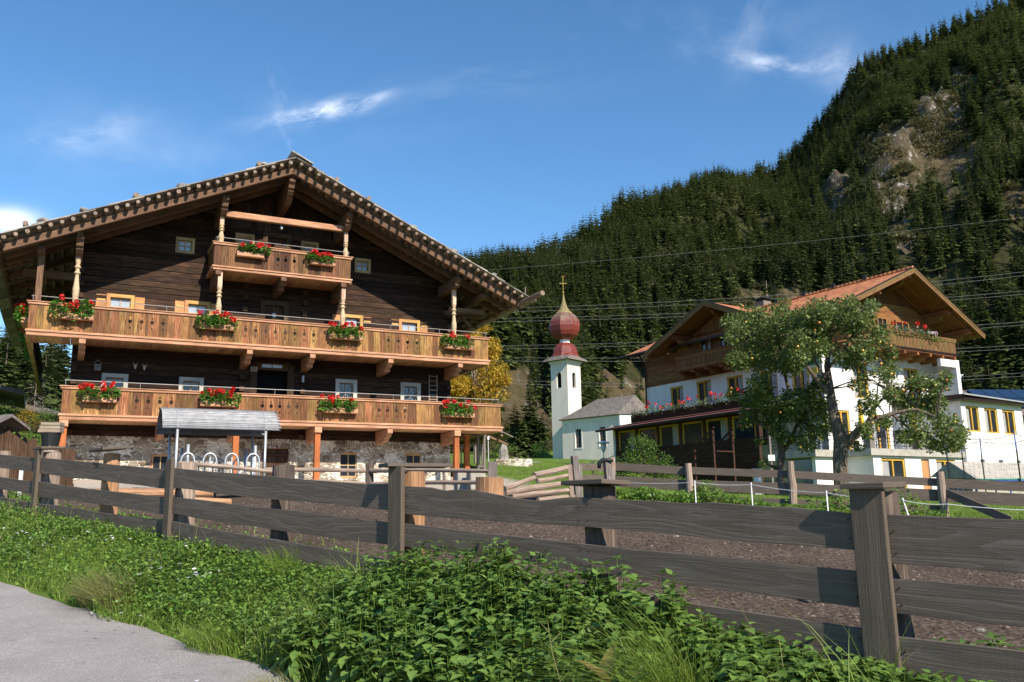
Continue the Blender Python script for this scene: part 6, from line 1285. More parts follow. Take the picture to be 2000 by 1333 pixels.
# ================================================================== trampoline
A = Vector(atd(1962, 985, 33.0)); g = H1(A.x, A.y); tr = thing('trampoline', 'round trampoline with blue legs and a net enclosure on the hotel lawn', 'trampoline', (A.x, A.y, g)); R = 1.75
def tp(m, n, **k): return m.build(n, None, tr, **k)
N = 28; zt = .72
m = MB(); m.lathe([(R-.28, zt), (R-.28, zt+.03), (R, zt+.04), (R+.02, zt)], (0, 0, 0), N, 'green_pad'); tp(m, 'safety_pad'); m = MB(); m.lathe([(.001, zt-.01), (R-.25, zt-.01)], (0, 0, 0), N, 'trampoline_mat'); tp(m, 'jumping_mat')
m = MB(); m.tube([(R*math.cos(a), R*math.sin(a), zt-.04) for a in np.linspace(0, 6.2832, 33)], .03, 6, 'trampoline_blue'); tp(m, 'ring')
for k in range(6):
    a = rad(60*k+20); m = MB(); w = .22; m.tube([(R*math.cos(a-w), R*math.sin(a-w), zt-.05), (R*math.cos(a-w*.8), R*math.sin(a-w*.8), .03), (R*math.cos(a+w*.8), R*math.sin(a+w*.8), .03), (R*math.cos(a+w), R*math.sin(a+w), zt-.05)], .03, 6, 'trampoline_blue'); tp(m, 'leg')
for k in range(6):
    a = rad(60*k+20); m = MB(); x, y = (R+.05)*math.cos(a), (R+.05)*math.sin(a); m.tube([(x, y, .3), (x, y, zt+1.05)], .024, 6, 'dark_metal'); m.tube([(x, y, zt+1.05), (x*.98, y*.98, zt+1.75)], .02, 6, 'trampoline_blue'); tp(m, 'net_pole')
m = MB(); top = []
for k in range(61): a = 6.2832*k/60+rad(20); sag = .16*abs(math.sin(3*(a-rad(20)))); top.append(((R-.02)*math.cos(a), (R-.02)*math.sin(a), zt+1.62-sag))
m.tube(top, .012, 4, 'dark_metal'); m.tube([(p[0], p[1], p[2]-.12) for p in top], .006, 4, 'dark_metal')
for k in range(60): p = top[k]; m.tube([(p[0], p[1], zt), p], .0022, 3, 'dark_metal', caps=False)
for j in range(1, 9): m.tube([(p[0], p[1], zt+(p[2]-zt)*j/9) for p in top[::2]], .0022, 3, 'dark_metal', caps=False)
tp(m, 'safety_net')
A = Vector(atd(1925, 975, 36)); t = thing('lawn_shed', 'low grey shed with a pitched felt roof behind the trampoline', 'shed', (A.x, A.y, H1(A.x, A.y)-.1), HA-.05); m = MB(); m.box(-.8, 4, 0, 1.4, 0, .95, 'concrete'); m.build('wall', None, t); m = MB(); m.prism([(-1.0, -.35, .8), (-1.0, .75, 1.55), (-1.0, 1.7, .95)], (0, 0, 0), (5.2, 0, 0), 'concrete'); m.build('roof', None, t)
# ================================================================== neighbour house with solar panels, right edge
NH = Vector(atd(1960, 900, 66)); nb_ = thing('neighbour_house', 'brown shingled house with solar panels behind the annex at the right edge', 'house', (NH.x, NH.y, H1(NH.x, NH.y)), rad(8)); z0 = NH.z*0+H1(NH.x, NH.y)
def zz(py, d=66): return atd(1960, py, d)[2]-z0
e, r_ = zz(812), zz(748)
m = MB(); m.box(-4.6, 14, 0, 8, -1, e, 'white_render'); m.build('wall', None, nb_)
m = MB(); slab(m, (-5.6, -1.2, e-.1), (15, -1.2, e-.1), (15, 4.2, r_), (-3.4, 4.2, r_), .15, 'brown_shingle', 'hotel_wood'); slab(m, (-3.4, 4.2, r_), (15, 4.2, r_), (15, 9, e), (-5.6, 9, e), .15, 'brown_shingle', 'hotel_wood'); m.build('roof', None, nb_)
def onroof(x, s): return Vector((x, -1.2+5.4*s, e-.1+(r_-e+.1)*s+.10))
for i in range(5):
    for j in range(2): m = MB(); a = onroof(-.6+1.25*i+.55*j, .22+.38*j); b = onroof(.6+1.25*i+.55*j, .22+.38*j); c_ = onroof(.6+1.25*i+.55*(j+1), .58+.38*j); d_ = onroof(-.6+1.25*i+.55*(j+1), .58+.38*j); nn = Vector((0, -.5, .86))*.06; m.quad(a+nn, b+nn, c_+nn, d_+nn, 'solar_panel'); m.quad(d_, c_, b, a, 'dark_metal'); m.build('solar_panel', None, nb_)
for x, s, h in ((-4.3, .45, 1.5), (-1.9, .62, 1.7), (-.9, .92, 1.0)):
    b = onroof(x, s); m = MB(); m.box(b.x-.35, b.x+.35, b.y-.35, b.y+.35, b.z-.6, b.z+h-.35, 'gutter_metal'); c_ = m.build('chimney', None, nb_); m = MB(); m.frame((b.x, b.y, b.z+h), (.62, 0, .09), (0, .5, 0), (0, 0, .05), 'galvanised'); m.build('chimney_cap', None, c_)
# ================================================================== left edge: sheds
A = Vector(atd(15, 775, 44)); t = thing('barn_roof', 'dark barn gable reaching in at the left edge behind the farmhouse', 'barn', (A.x, A.y, H1(A.x, A.y)), .5); zt = A.z-t.location.z
m = MB(); m.box(-8, -.6, 0, 5, -.5, zt-.1, 'chalet_dark'); m.build('wall', None, t); m = MB(); m.prism([(-8, -1.2, zt+2.3), (.75, -1.2, zt+.2), (.75, -1.2, zt-.05), (-8, -1.2, zt+2.0)], (0, 0, 0), (0, 6.5, 0), 'brown_shingle'); m.build('roof', None, t)
A = Vector(atd(55, 790, 60)); t = thing('hut', 'little brown hut roof between the shrubs at the far left', 'hut', (A.x, A.y, H1(A.x, A.y)), -.3); zt = A.z-t.location.z; m = MB(); m.box(-1.5, 1.2, 0, 2, 0, zt-.6, 'chalet_dark'); m.build('wall', None, t); m = MB(); m.prism([(-1.9, -.5, zt+.3), (1.5, -.5, zt-.6), (1.5, -.5, zt-.75), (-1.9, -.5, zt+.1)], (0, 0, 0), (0, 3, 0), 'brown_shingle'); m.build('roof', None, t)
A = Vector(atd(45, 955, 21)); t = thing('board_fence', 'tall dark upright board fence behind the left end of the plank fence', 'fence', (A.x, A.y, H1(A.x, A.y)-.2), 1.15)
for i in range(13): h = (1.45+.35*math.exp(-((i-3)/3)**2))*(.95+.1*random.random()); m = MB(); m.plate([[(0, 0), (.2, 0), (.2, h-.08), (.1, h), (0, h-.08)]], (-1.5+.22*i, 0, 0), (1, 0, 0), (0, 0, 1), .03, 'dark_beam'); m.build('board', None, t)
for z in (.4, 1.2): m = MB(); m.box(-1.5, 1.4, .003, .07, z, z+.09, 'dark_beam'); m.build('rail', None, t)
m = MB(); m.prism([(-1.2, -.35, 1.75), (-.7, -.35, 2.05), (-.2, -.35, 1.75), (-.2, -.35, 1.7), (-.7, -.35, 1.98), (-1.2, -.35, 1.7)], (0, 0, 0), (0, .8, 0), 'grey_plank'); m.build('little_roof', None, t)
A = Vector(atd(93, 930, 17.0)); t = thing('salt_lick_post', 'black bucket under stacked wood on a thick post beside the farmhouse corner', 'post', (A.x, A.y, H1(A.x, A.y)), .2); zb_ = [atd(93, y, 17.0)[2]-t.location.z for y in (872, 851, 829)]
m = MB(); m.tube([(0, 0, -.1), (0, 0, zb_[0])], [.15, .14], 9, 'rail_log'); m.build('post', None, t); m = MB(); m.lathe([(.15, zb_[0]), (.19, zb_[1]+.05)], (0, 0, 0), 12, 'black_rubber'); m.build('bucket', None, t); m = MB()
for k in range(3): m.box(-.2+.02*k, .19, -.14, .14, zb_[1]+.05+.07*k, zb_[1]+.11+.07*k, 'rail_log')
m.build('wood_stack', None, t)
# ================================================================== power lines
CAB = [[(950, 602), (1160, 598), (1363, 586), (1600, 571), (1817, 550), (2040, 527)], [(950, 622), (1160, 619), (1363, 611), (1600, 598), (1852, 581), (2040, 565)], [(950, 676), (1263, 669), (1600, 655), (1910, 633), (2040, 627)], [(950, 698), (1256, 700), (1600, 693), (1859, 681), (2040, 672)],
 [(950, 740), (1146, 748), (1256, 752), (1600, 748), (1862, 735), (2040, 727)], [(950, 528), (1480, 482), (1700, 458), (2040, 420)]]
nm = ['topmost', 'second', 'third', 'fourth', 'lowest', 'faint high']
for i, c_ in enumerate(CAB):
    for j in range(2 if i < 5 else 1):
        P_ = []
        for k in range(25):
            x = c_[0][0]+(c_[-1][0]-c_[0][0])*k/24; y = np.interp(x, [q[0] for q in c_], [q[1] for q in c_])
            co_ = np.polyfit([q[0] for q in c_], [q[1] for q in c_], min(2, len(c_)-1)); y = float(np.polyval(co_, x)); d = 118+(x-950)*.0*1; P_.append(Vector(atd(x, y+j*(6.5 if i else 7.5), 118+j*.8)))
        m = MB(); m.tube(P_, .018 if i < 5 else .012, 4, 'cable_metal', caps=False); tag(m.build('power_cable'), (f'{"upper" if j == 0 else "lower"} wire of the {nm[i]} pair of power cables crossing before the forest' if i < 5 else 'single faint power cable highest up the mountainside'), 'cable', 'power cables in front of the forest')
# ================================================================== conifers
def conifer(seed, tiers, per, frond, h=1.0, rmax=.17, start=.08, droop=.35, ragged=.25, power=.85, width=.30):
    """unit-height spruce crown: tiers of drooping fronds, each a kite of needles with side twigs"""
    r = np.random.default_rng(seed); P = []; A = []; T = []; S = []; W = []
    for i in range(tiers):
        k = i/(tiers-1); z = start+(1-start)*(k**.92)*.985; L = rmax*((1-k)**power)*(.8+.4*r.random())+.012
        n = max(3, int(per*(1-k*.45)))
        for j in range(n):
            if r.random() < .08: continue
            az = 6.283*(j+r.random()*.8)/n+i*2.4; l = L*(1-ragged+2*ragged*r.random()); dr = -droop*(.6+.8*r.random())*(1-.9*k)+.35*k
            P.append((0, 0, z+.012*r.normal())); A.append(az); T.append(dr); S.append(l); W.append(width)
            if frond:
                for q in range(frond):
                    f = .25+.6*q/max(1, frond-1)*r.uniform(.8, 1.1); x0 = math.sin(az)*math.cos(dr)*l*f; y0 = math.cos(az)*math.cos(dr)*l*f; z0 = z+math.sin(dr)*l*f
                    sd = 1 if q % 2 else -1; P.append((x0, y0, z0)); A.append(az+sd*(.7+.3*r.random())); T.append(dr-.25*r.random()-.1); S.append(l*(.62-.28*f)); W.append(width*1.25)
    P, A, T, S, W = map(np.array, (P, A, T, S, W)); M = rotm(A, T, r.normal(0, .35, len(A)), S); tv = np.array([(0, 0, 0), (-1, .45, -.10), (0, 1, -.20), (1, .45, -.10)])
    TVs = tv[None, :, :]*np.stack([W, np.ones_like(W), np.ones_like(W)], 1)[:, None, :]; V = np.einsum('nij,nkj->nki', M, TVs)+P[:, None, :]
    F = np.arange(len(P)*4).reshape(-1, 4)[:, ::-1]; return V.reshape(-1, 3), F
def trunk_np(r0=.011, h=.93, n=6):
    V = [(r0*math.cos(6.283*k/n), r0*math.sin(6.283*k/n), -.03) for k in range(n)]+[(r0*.12*math.cos(6.283*k/n), r0*.12*math.sin(6.283*k/n), h) for k in range(n)]; F = [(k, (k+1) % n, n+(k+1) % n, n+k) for k in range(n)]; return np.array(V), np.array(F)
def sector(n, a0, a1, dens_fn):
    az = rng.uniform(a0, a1, n); r0 = np.interp(az, FA, FDs); r1 = np.interp(az, RA, RD)*1.04; u = rng.random(n); r = np.sqrt(r0**2*.98+u*(r1**2-r0**2*.98)); return az, r
def forest():
    sets = []
    a_r0, a_r1 = azt(870, 700)[0], azt(2150, 500)[0]; a_l0, a_l1 = azt(-160, 700)[0], azt(150, 700)[0]
    for (a0, a1, dens) in ((a_r0, a_r1, .066), (a_l0, a_l1, .03), (a_l1, a_r0, .008)):
        rr = np.interp(np.linspace(a0, a1, 50), RA, RD); ff = np.interp(np.linspace(a0, a1, 50), FA, FDs); area = np.mean(rr**2-ff**2)*.5*(a1-a0); sets.append(sector(int(area*dens), a0, a1, None))
    az = np.concatenate([s[0] for s in sets]); r = np.concatenate([s[1] for s in sets]); x, y = np.sin(az)*r, np.cos(az)*r; z = H(x, y); te = z/r
    cl = clear(az, te) | rockm(az, te); u = rng.random(len(az)); cl2 = clear(az, (z+9)/r) | clear(az, (z+16)/r) | rockm(az, (z+12)/r); keep = (~cl | (u < .06)) & (~cl2 | (u < .45)); cl = cl | cl2
    gap = fbm(x*.025, y*.025, 3, 91); keep &= (gap > -.62)
    # the foot of the slope behind the chapel is open meadow
    r0 = np.interp(az, FA, FDs); keep &= ~((r < r0*1.12) & (az > azt(930, 850)[0]) & (az < azt(1320, 850)[0]))
    az, r, x, y, z, te, cl = [q[keep] for q in (az, r, x, y, z, te, cl)]
    hgt = 11.5+9*rng.random(len(az))+3*fbm(x*.02, y*.02, 2, 95); hgt *= np.where(cl, .55, 1.0); hgt = np.where(az < azt(250, 700)[0], np.minimum(hgt, r*(.185+.02*rng.random(len(az)))-z), hgt); hgt *= np.where((az > azt(900, 600)[0]) & (az < azt(1060, 600)[0]) & (r < 330), 1.0, 1.0)
    k = hgt > 5; return [q[k] for q in (az, r, x, y, z, te, hgt, cl)]
az_, r_, x_, y_, z_, te_, h_, cl_ = forest()
# which ones show largest: near, inside the frame and not behind the two houses
def screen(x, y, z):
    P_ = np.stack([x, y, z], -1); zz_ = P_@FWD; return 1000+FPX*(P_@CX)/zz_, 666.5-FPX*(P_@CY)/zz_
sx_, sy_ = screen(x_, y_, z_+h_*.7)
vis = ((sx_ > 905) & (sx_ < 1998) & (sy_ > 0)) | ((sx_ > 2) & (sx_ < 62))
hotelm = (sx_ > 1270) & (sy_ > np.interp(sx_, [1270, 1375, 1530, 1783, 1920, 2000], [700, 590, 600, 525, 660, 760])); hid = (sx_ > 62) & (sx_ < 905)
sc_ = np.where(vis & ~hotelm & ~hid, h_/r_, 0); order = np.argsort(-sc_)[:286]; near = np.zeros(len(x_), bool); near[order] = True
VAR = []
for i, (ti, pe, fr, rm, st, dr) in enumerate(((30, 9, 3, .165, .06, .35), (28, 9, 3, .14, .22, .45), (30, 8, 3, .19, .04, .30), (24, 8, 3, .12, .42, .4))):
    V, F = conifer(100+i, ti, pe, fr, rmax=rm, start=st, droop=dr); me_o = npmesh('crown', V, F, 'spruce_needles'); tv, tf = trunk_np(); tr_o = npmesh('trunk', tv, tf, 'spruce_bark'); VAR.append((me_o.data, tr_o.data)); bpy.data.objects.remove(me_o); bpy.data.objects.remove(tr_o)
def spruce(x, y, z, h, k, label, group, w=1.0, name='spruce_tree'):
    t = thing(name, label, 'tree', (x, y, z-.2), random.random()*6.28, group)
    for nm_, me in (('crown', VAR[k][0]), ('trunk', VAR[k][1])): o = bpy.data.objects.new(nm_, me); COL.objects.link(o); o.parent = t; o.scale = (h*w, h*w, h)
    return t
def zone_label(sx, sy, r, cl, sky=False):
    if sky and sx > 200: return 'spruce whose top stands against the sky '+('just right of the farmhouse roof' if sx < 1020 else 'above the chapel tower' if sx < 1200 else 'on the ridge right of the chapel')
    if sx < 200: return 'dark spruce on the slope left of the farmhouse'
    if cl: return 'lone small conifer standing on open rocky ground of the mountainside'
    if sx < 1085: return 'tall spruce of the forest between the farmhouse roof and the chapel tower'
    if sx < 1290: return 'spruce of the forest slope between the chapel tower and the hotel roof'
    if sx < 1560: return 'spruce of the forest slope above the brown hotel gable'
    if sx < 1800: return 'conifer on the steep slope above the orange hotel roof'
    return 'dark conifer on the steep slope at the right edge'
for i in order:
    bare = (sx_[i] > 900 and sx_[i] < 1075 and sy_[i] < 640) or (1380 < sx_[i] < 1640 and 500 < sy_[i] < 620)
    k = 3 if (bare and rng.random() < .75) else int(rng.integers(0, 3)); spruce(x_[i], y_[i], z_[i], h_[i], k, zone_label(sx_[i], sy_[i], r_[i], cl_[i], (z_[i]+h_[i])/r_[i] > np.interp(az_[i], RA, RT)+.012), 'spruces of the mountain forest', w=.9+.5*rng.random())
def far_forest():
    idx = np.where(~near)[0]; VV, FF, TT, CC = [], [], [], []; off = 0; tmpl = []
    for k, (ti, pe, fr, rm, st) in enumerate(((17, 7, 1, .17, .05), (15, 7, 1, .14, .2), (12, 6, 0, .18, .05), (11, 6, 0, .15, .12), (13, 7, 0, .22, .1))): tmpl.append(conifer(300+k, ti, pe, fr, rmax=rm, start=st, width=.36))
    tv, tf = trunk_np(.010, .8, 3)
    species = fbm(x_*.018, y_*.018, 3, 97)
    for i in idx:
        k = int(rng.integers(0, 2)) if r_[i] < 420 else (2+int(rng.integers(0, 3)) if rng.random() < .8 else 2); V, F = tmpl[k]; a = rng.random()*6.28; c, s = math.cos(a), math.sin(a); w = h_[i]*(.8+.5*rng.random())
        R_ = np.array([[c*w, -s*w, 0], [s*w, c*w, 0], [0, 0, h_[i]]]); VV.append(V@R_.T+np.array([x_[i], y_[i], z_[i]-.3])); FF.append(F+off); off += len(V)
        larch = rng.random() < .10+.35*(species[i] > .28); t = .25+.35*rng.random()+(.38*rng.random() if larch else 0)+.15*species[i]; TT.append(np.full(len(V), t)); CC.append(np.zeros(len(F), np.int32))
        if r_[i] < 460: VV.append(tv@R_.T+np.array([x_[i], y_[i], z_[i]-.3])); FF.append(tf+off); off += len(tv); TT.append(np.full(len(tv), t)); CC.append(np.ones(len(tf), np.int32))
    o = npmesh('forest', np.vstack(VV), np.vstack(FF), 'forest_needles', attr=dict(tint=np.clip(np.concatenate(TT), 0, 1)), extra=['spruce_bark'], fmi=np.concatenate(CC)); tag(o, 'dense dark spruce forest covering the mountainside', 'forest', kind='stuff')
far_forest()
# bare pale trunks standing among the forest edge
k_ = 0
for (px, ty, by, d) in ((1005, 575, 700, 240), (1048, 640, 752, 250), (1463, 565, 600, 330), (1500, 548, 603, 330), (1517, 552, 606, 335), (1536, 545, 600, 340), (1000, 610, 748, 240), (1027, 560, 640, 240)):
    A, B = Vector(atd(px, by, d)), Vector(atd(px, ty, d)); 
    t = thing('bare_trunk', ('tall bare spruce stem at the forest edge right of the farmhouse roof', 'bare stem beside the yellow tree above the clearing', 'leftmost pale stem above the brown hotel gable', 'second pale stem above the brown hotel gable', 'third pale stem above the brown hotel gable', 'rightmost pale stem before the hotel chimney', 'pale stem at the upper left of the clearing', 'short pale stem below the ridge trees beside the farmhouse eave')[k_], 'tree trunk', tuple(A), 0, 'bare stems at the forest edge'); m = MB(); m.tube([(0, 0, -3), (0, 0, (B.z-A.z)*.6), (.1, 0, B.z-A.z)], [.26, .2, .08], 6, 'rail_log'); m.build('stem', None, t); k_ += 1
# young spruces and bushes behind the gate, left edge trees
random.seed(11)
for k, (px, ty, by, d, kk, w, lb) in enumerate(((1036, 742, 878, 108, 2, 1.35, 'tallest young spruce of the dense group left of the chapel'), (1006, 778, 880, 104, 2, 1.4, 'young spruce on the left of the dense group beside the chapel'), (1060, 800, 884, 106, 0, 1.4, 'low young spruce in front of the chapel tower'), (1021, 800, 884, 100, 0, 1.5, 'young spruce at the front middle of the dense group beside the chapel'), (990, 812, 886, 102, 1, 1.5, 'smallest young spruce at the left of the group'),
        (8, 628, 852, 88, 1, 1.2, 'tall spruce top at the left edge of the view'), (34, 690, 850, 84, 0, 1.3, 'bushy spruce beside the farmhouse left corner'), (-22, 660, 852, 80, 2, 1.2, 'spruce cut by the left edge'), (62, 735, 850, 78, 2, 1.5, 'low spruce behind the dead grey spruce'))):
    A = Vector(atd(px, by, d)); h = atd(px, ty, d)[2]-A.z; A.z = min(A.z, H1(A.x, A.y)+1.5); spruce(A.x, A.y, H1(A.x, A.y), atd(px, ty, d)[2]-H1(A.x, A.y), kk, lb, 'young spruces beside the chapel' if px > 500 else 'spruces left of the farmhouse', w)
A = Vector(atd(62, 850, 62)); g = H1(A.x, A.y); h = atd(62, 700, 62)[2]-g; t = thing('dead_spruce', 'bare grey dead spruce beside the left corner of the farmhouse', 'tree', (A.x, A.y, g)); V, F = conifer(55, 26, 8, 2, rmax=.26, start=.1, droop=.5, width=.05); o = npmesh('crown', V, F, 'dead_twigs', t); o.scale = (h, h, h); tv, tf = trunk_np(.012, 1.0); o = npmesh('trunk', tv, tf, 'rail_log', t); o.scale = (h, h, h)
# ================================================================== broadleaved trees and bushes
def clumps(name, label, cat, root, cl, leafm, size, dens, parts_mat='bark', trunk=None, group=None, tmpl=(QLEAF_V, QLEAF_F), shell=.25, limbs=True, up=.3, twr=.012):
    """cl: list of (x,y,z,r) world; leaves scattered through each clump, twigs from the trunk to the clumps"""
    t = thing(name, label, cat, root, 0, group); rt = np.array(root); VV, FF = [], []; o = 0
    for (x, y, z, r) in cl:
        n = int(dens*r*r*(1 if r > .4 else 1.2))+6; c = np.array([x, y, z])-rt; p, M = leaf_cloud(n, c, (r, r, r*.85), size, up=up, shell=shell); p = p+rng.normal(0, r*.12, p.shape); V, F = inst(tmpl[0], tmpl[1], M, p); VV.append(V); FF.append(F+o); o += len(V)
    npmesh('crown', np.vstack(VV), np.vstack(FF), leafm, t)
    return t
def px_clumps(L, d, spread=.0, sub=3, rk=.62):
    out = []
    for (px, py, pr) in L:
        r = pr/FPX*d
        for k in range(sub):
            q = atd(px+random.uniform(-1, 1)*pr*.55, py+random.uniform(-1, 1)*pr*.5, d+random.uniform(-1, 1)*(r*.8+spread)); out.append((q[0], q[1], q[2], r*rk*random.uniform(.8, 1.2)))
    return out
random.seed(4)
L1 = [(1608, 640, 42), (1640, 618, 34), (1600, 600, 24), (1560, 612, 30), (1575, 640, 34), (1560, 690, 34), (1610, 690, 30), (1665, 640, 30), (1690, 618, 22), (1715, 655, 24), (1690, 690, 34), (1660, 700, 26), (1730, 725, 24), (1705, 600, 14), (1680, 745, 20), (1660, 590, 18), (1740, 690, 18),
      (1700, 790, 24), (1742, 772, 30), (1775, 800, 36), (1815, 792, 30), (1840, 830, 36), (1800, 850, 30), (1862, 858, 24), (1835, 872, 20), (1768, 845, 24), (1822, 758, 26), (1846, 738, 14), (1782, 752, 24), (1730, 830, 18), (1690, 840, 18), (1672, 868, 14), (1880, 845, 12)]
L2 = [(1445, 640, 30), (1470, 622, 26), (1450, 690, 34), (1500, 650, 40), (1490, 700, 38), (1535, 650, 36), (1520, 605, 26), (1480, 745, 26), (1530, 720, 30), (1470, 790, 26), (1500, 780, 34), (1540, 790, 34), (1455, 820, 22), (1575, 775, 32), (1500, 820, 26), (1560, 820, 32), (1600, 800, 32), (1600, 845, 28), (1570, 862, 22), (1530, 850, 22), (1610, 755, 24), (1630, 830, 22), (1432, 655, 16), (1488, 862, 12), (1432, 770, 16), (1490, 905, 8)]
def apple_tree(L, d, root, label, limbs, nap, seed):
    random.seed(seed); g = H1(*atd(*root, d)[:2]); A = atd(*root, d); rt = (A[0], A[1], g); cl = px_clumps(L, d, .9, 4, .66)
    t = clumps('apple_tree', label, 'tree', rt, cl, 'apple_leaf', .105, 1750, group='apple trees before the hotel', shell=.05, up=.6)
    m = MB(); nodes = []
    for limb in limbs:
        pts = []; rs = []
        for (px, py, dd, r) in limb: q = Vector(atd(px, py, d+dd)); pts.append(q-Vector(rt)); rs.append(r*.85)
        if limb is limbs[0]: pts[0].z = -.15
        m.tube(pts, rs, 9, 'bark', jit=.12); nodes += pts[1:]
    m.build('trunk', None, t); m = MB()
    for i, (x, y, z, r) in enumerate(cl):
        c = Vector((x, y, z))-Vector(rt); nn = min(nodes, key=lambda q: (q-c).length); mid_ = nn.lerp(c, .5)+Vector((random.uniform(-.12, .12), random.uniform(-.12, .12), random.uniform(-.05, .15)))
        m.tube([nn, mid_, c], [.028, .018, .008], 5, 'bark', caps=False)
        for k in range(3): e = c+Vector((random.gauss(0, 1), random.gauss(0, 1), random.gauss(0, .8))).normalized()*r*.9; m.tube([c, c.lerp(e, .5)+Vector((0, 0, .04)), e], [.009, .006, .003], 4, 'bark', caps=False)
    m.build('branches', None, t)
    am = MB(); am.lathe([(.003, -.036), (.026, -.036), (.040, -.008), (.038, .018), (.022, .034), (.003, .026)], (0, 0, 0), 9); proto = am.build('apple', 'apple', t, smooth=True)
    for i in range(nap):
        x, y, z, r = random.choice(cl); v = Vector((random.gauss(0, 1), random.gauss(0, 1)-.7, random.gauss(0, .8)-.2)).normalized()*r*1.0; o = proto if i == 0 else proto.copy()
        if i: COL.objects.link(o); o.parent = t
        o.location = Vector((x, y, z))-Vector(rt)+v
    return t
apple_tree(L1, 25.0, (1645, 935), 'big old apple tree with thick forked trunk in front of the white hotel wall',
    [[(1643, 950, 0, .27), (1641, 905, 0, .245), (1642, 860, 0, .23), (1630, 815, 0, .17), (1622, 760, .1, .13), (1615, 715, .2, .10), (1622, 660, .2, .06), (1640, 620, .2, .03)],
     [(1652, 868, 0, .16), (1680, 838, -.2, .13), (1712, 820, -.3, .10), (1750, 806, -.4, .07), (1790, 800, -.5, .05), (1830, 815, -.6, .03)], [(1690, 832, -.2, .07), (1712, 790, -.1, .05), (1740, 765, .1, .03), (1782, 752, .2, .02)],
     [(1625, 775, .1, .09), (1598, 745, 0, .07), (1575, 715, -.1, .055), (1548, 698, -.2, .04)], [(1617, 720, .1, .07), (1645, 690, .1, .05), (1665, 655, .2, .035), (1700, 620, .3, .02)], [(1612, 740, 0, .05), (1592, 705, .1, .04), (1582, 670, .1, .025)], [(1740, 808, -.4, .05), (1780, 840, -.3, .03), (1840, 850, -.3, .02)]], 92, 31)
apple_tree(L2, 27.0, (1522, 945), 'smaller leaning apple tree with a double twisted trunk, left of the big one',
    [[(1522, 960, 0, .17), (1524, 920, 0, .15), (1527, 880, 0, .13), (1518, 840, 0, .11), (1528, 790, 0, .09), (1540, 760, .1, .07), (1530, 720, .1, .05), (1520, 660, .1, .03)], [(1527, 885, 0, .09), (1545, 860, .1, .08), (1560, 820, .2, .05), (1590, 790, .2, .03)], [(1526, 800, 0, .06), (1500, 760, -.1, .04), (1480, 700, -.1, .03), (1460, 660, -.1, .02)], [(1532, 780, 0, .05), (1560, 770, 0, .04), (1600, 765, 0, .02)]], 78, 32)
random.seed(6)
def simple_tree(name, label, L, d, root, leafm, size, dens, trunk=None, group=None, sub=3, rk=.62, tmpl=(QLEAF_V, QLEAF_F), cat='tree', up=.4):
    A = atd(*root, d); g = H1(A[0], A[1]); cl = px_clumps(L, d, .2, sub, rk); t = clumps(name, label, cat, (A[0], A[1], g), cl, leafm, size, dens, group=group, tmpl=tmpl, shell=.15, up=up)
    m = MB(); base = Vector((A[0], A[1], g)); top = max(c[2] for c in cl)-g; w = top*.016+.02
    if trunk: m.tube([(0, 0, -.3), (.0, 0, top*.35), (.05, 0, top*.7), (0, 0, top*.95)], [w*1.2, w, w*.6, w*.2], 7, trunk)
    for (x, y, z, r) in cl:
        c = Vector((x, y, z))-base; b = Vector((0, 0, max(.1, c.z*.55-.2))); m.tube([b, b.lerp(c, .5)+Vector((0, 0, .1)), c], [w*.35+.004, w*.22+.003, .004], 4, trunk or 'bark', caps=False)
    m.build('branches' if not trunk else 'trunk', None, t); return t
simple_tree('birch_tree', 'autumn yellow birch glowing behind the right end of the farmhouse', [(925, 640, 26), (945, 640, 18), (950, 672, 26), (962, 700, 24), (958, 730, 30), (975, 735, 22), (990, 745, 12), (930, 700, 34), (915, 740, 38), (890, 750, 34), (940, 765, 36), (905, 775, 34), (968, 765, 24), (880, 770, 30), (950, 790, 30), (925, 670, 26)], 62, (930, 850), 'yellow_leaf', .20, 420, trunk='rail_log', sub=4, up=.8)
simple_tree('garden_bush', 'rounded green bush in front of the dark dining room windows', [(1255, 885, 34), (1235, 905, 34), (1280, 905, 34), (1262, 862, 20), (1225, 930, 30), (1260, 935, 40), (1300, 930, 30), (1240, 870, 18), (1302, 900, 20), (1210, 905, 18)], 36, (1258, 955), 'bush_leaf', .10, 700, cat='bush', sub=4)
for i, (px, py, r, d, mt, lb) in enumerate(((1318, 935, 16, 35, 'bush_leaf', 'small tuft of shrub right of the rounded bush'), (998, 905, 9, 54, 'bush_leaf', 'little shrub beside the pointed standing stone'), (1160, 905, 12, 24, 'silver_leaf', 'thin leafy sprig growing behind the gate posts'),
        (968, 862, 20, 98, 'shrub_brown', 'brownish shrub at the far left of the meadow edge'), (985, 873, 16, 96, 'bush_leaf', 'round green shrub at the meadow edge below the yellow tree'), (1000, 882, 12, 97, 'shrub_brown', 'low brown shrub in front of the young spruces'), (1052, 872, 18, 99, 'bush_leaf', 'light green bush at the foot of the young spruces'), (1078, 868, 20, 104, 'shrub_brown', 'shrub leaning against the chapel tower base'), (1075, 835, 20, 112, 'shrub_brown', 'brown bush above the shrub at the chapel tower'), (950, 845, 22, 100, 'shrub_brown', 'brown bush beneath the yellow birch'),
        (90, 800, 26, 50, 'bush_leaf', 'dark green bush against the left side of the farmhouse'), (88, 850, 26, 45, 'bush_leaf', 'green bush low beside the left corner post'), (58, 810, 20, 55, 'yellow_leaf', 'yellowish bush behind the dark board fence'), (50, 845, 20, 50, 'herb_leaf', 'light green bush just above the dark board fence'), (8, 800, 18, 32, 'geranium_leaf', 'hanging geranium foliage at the left edge'))):
    simple_tree('bush', lb, [(px, py, r), (px+r*.7, py+r*.4, r*.7), (px-r*.7, py+r*.5, r*.7), (px, py+r*.8, r*.9)], d, (px, py+r*2), mt, .09 if d < 60 else .16, 420 if d > 60 else 700, cat='bush', sub=2, group='bushes round the buildings')
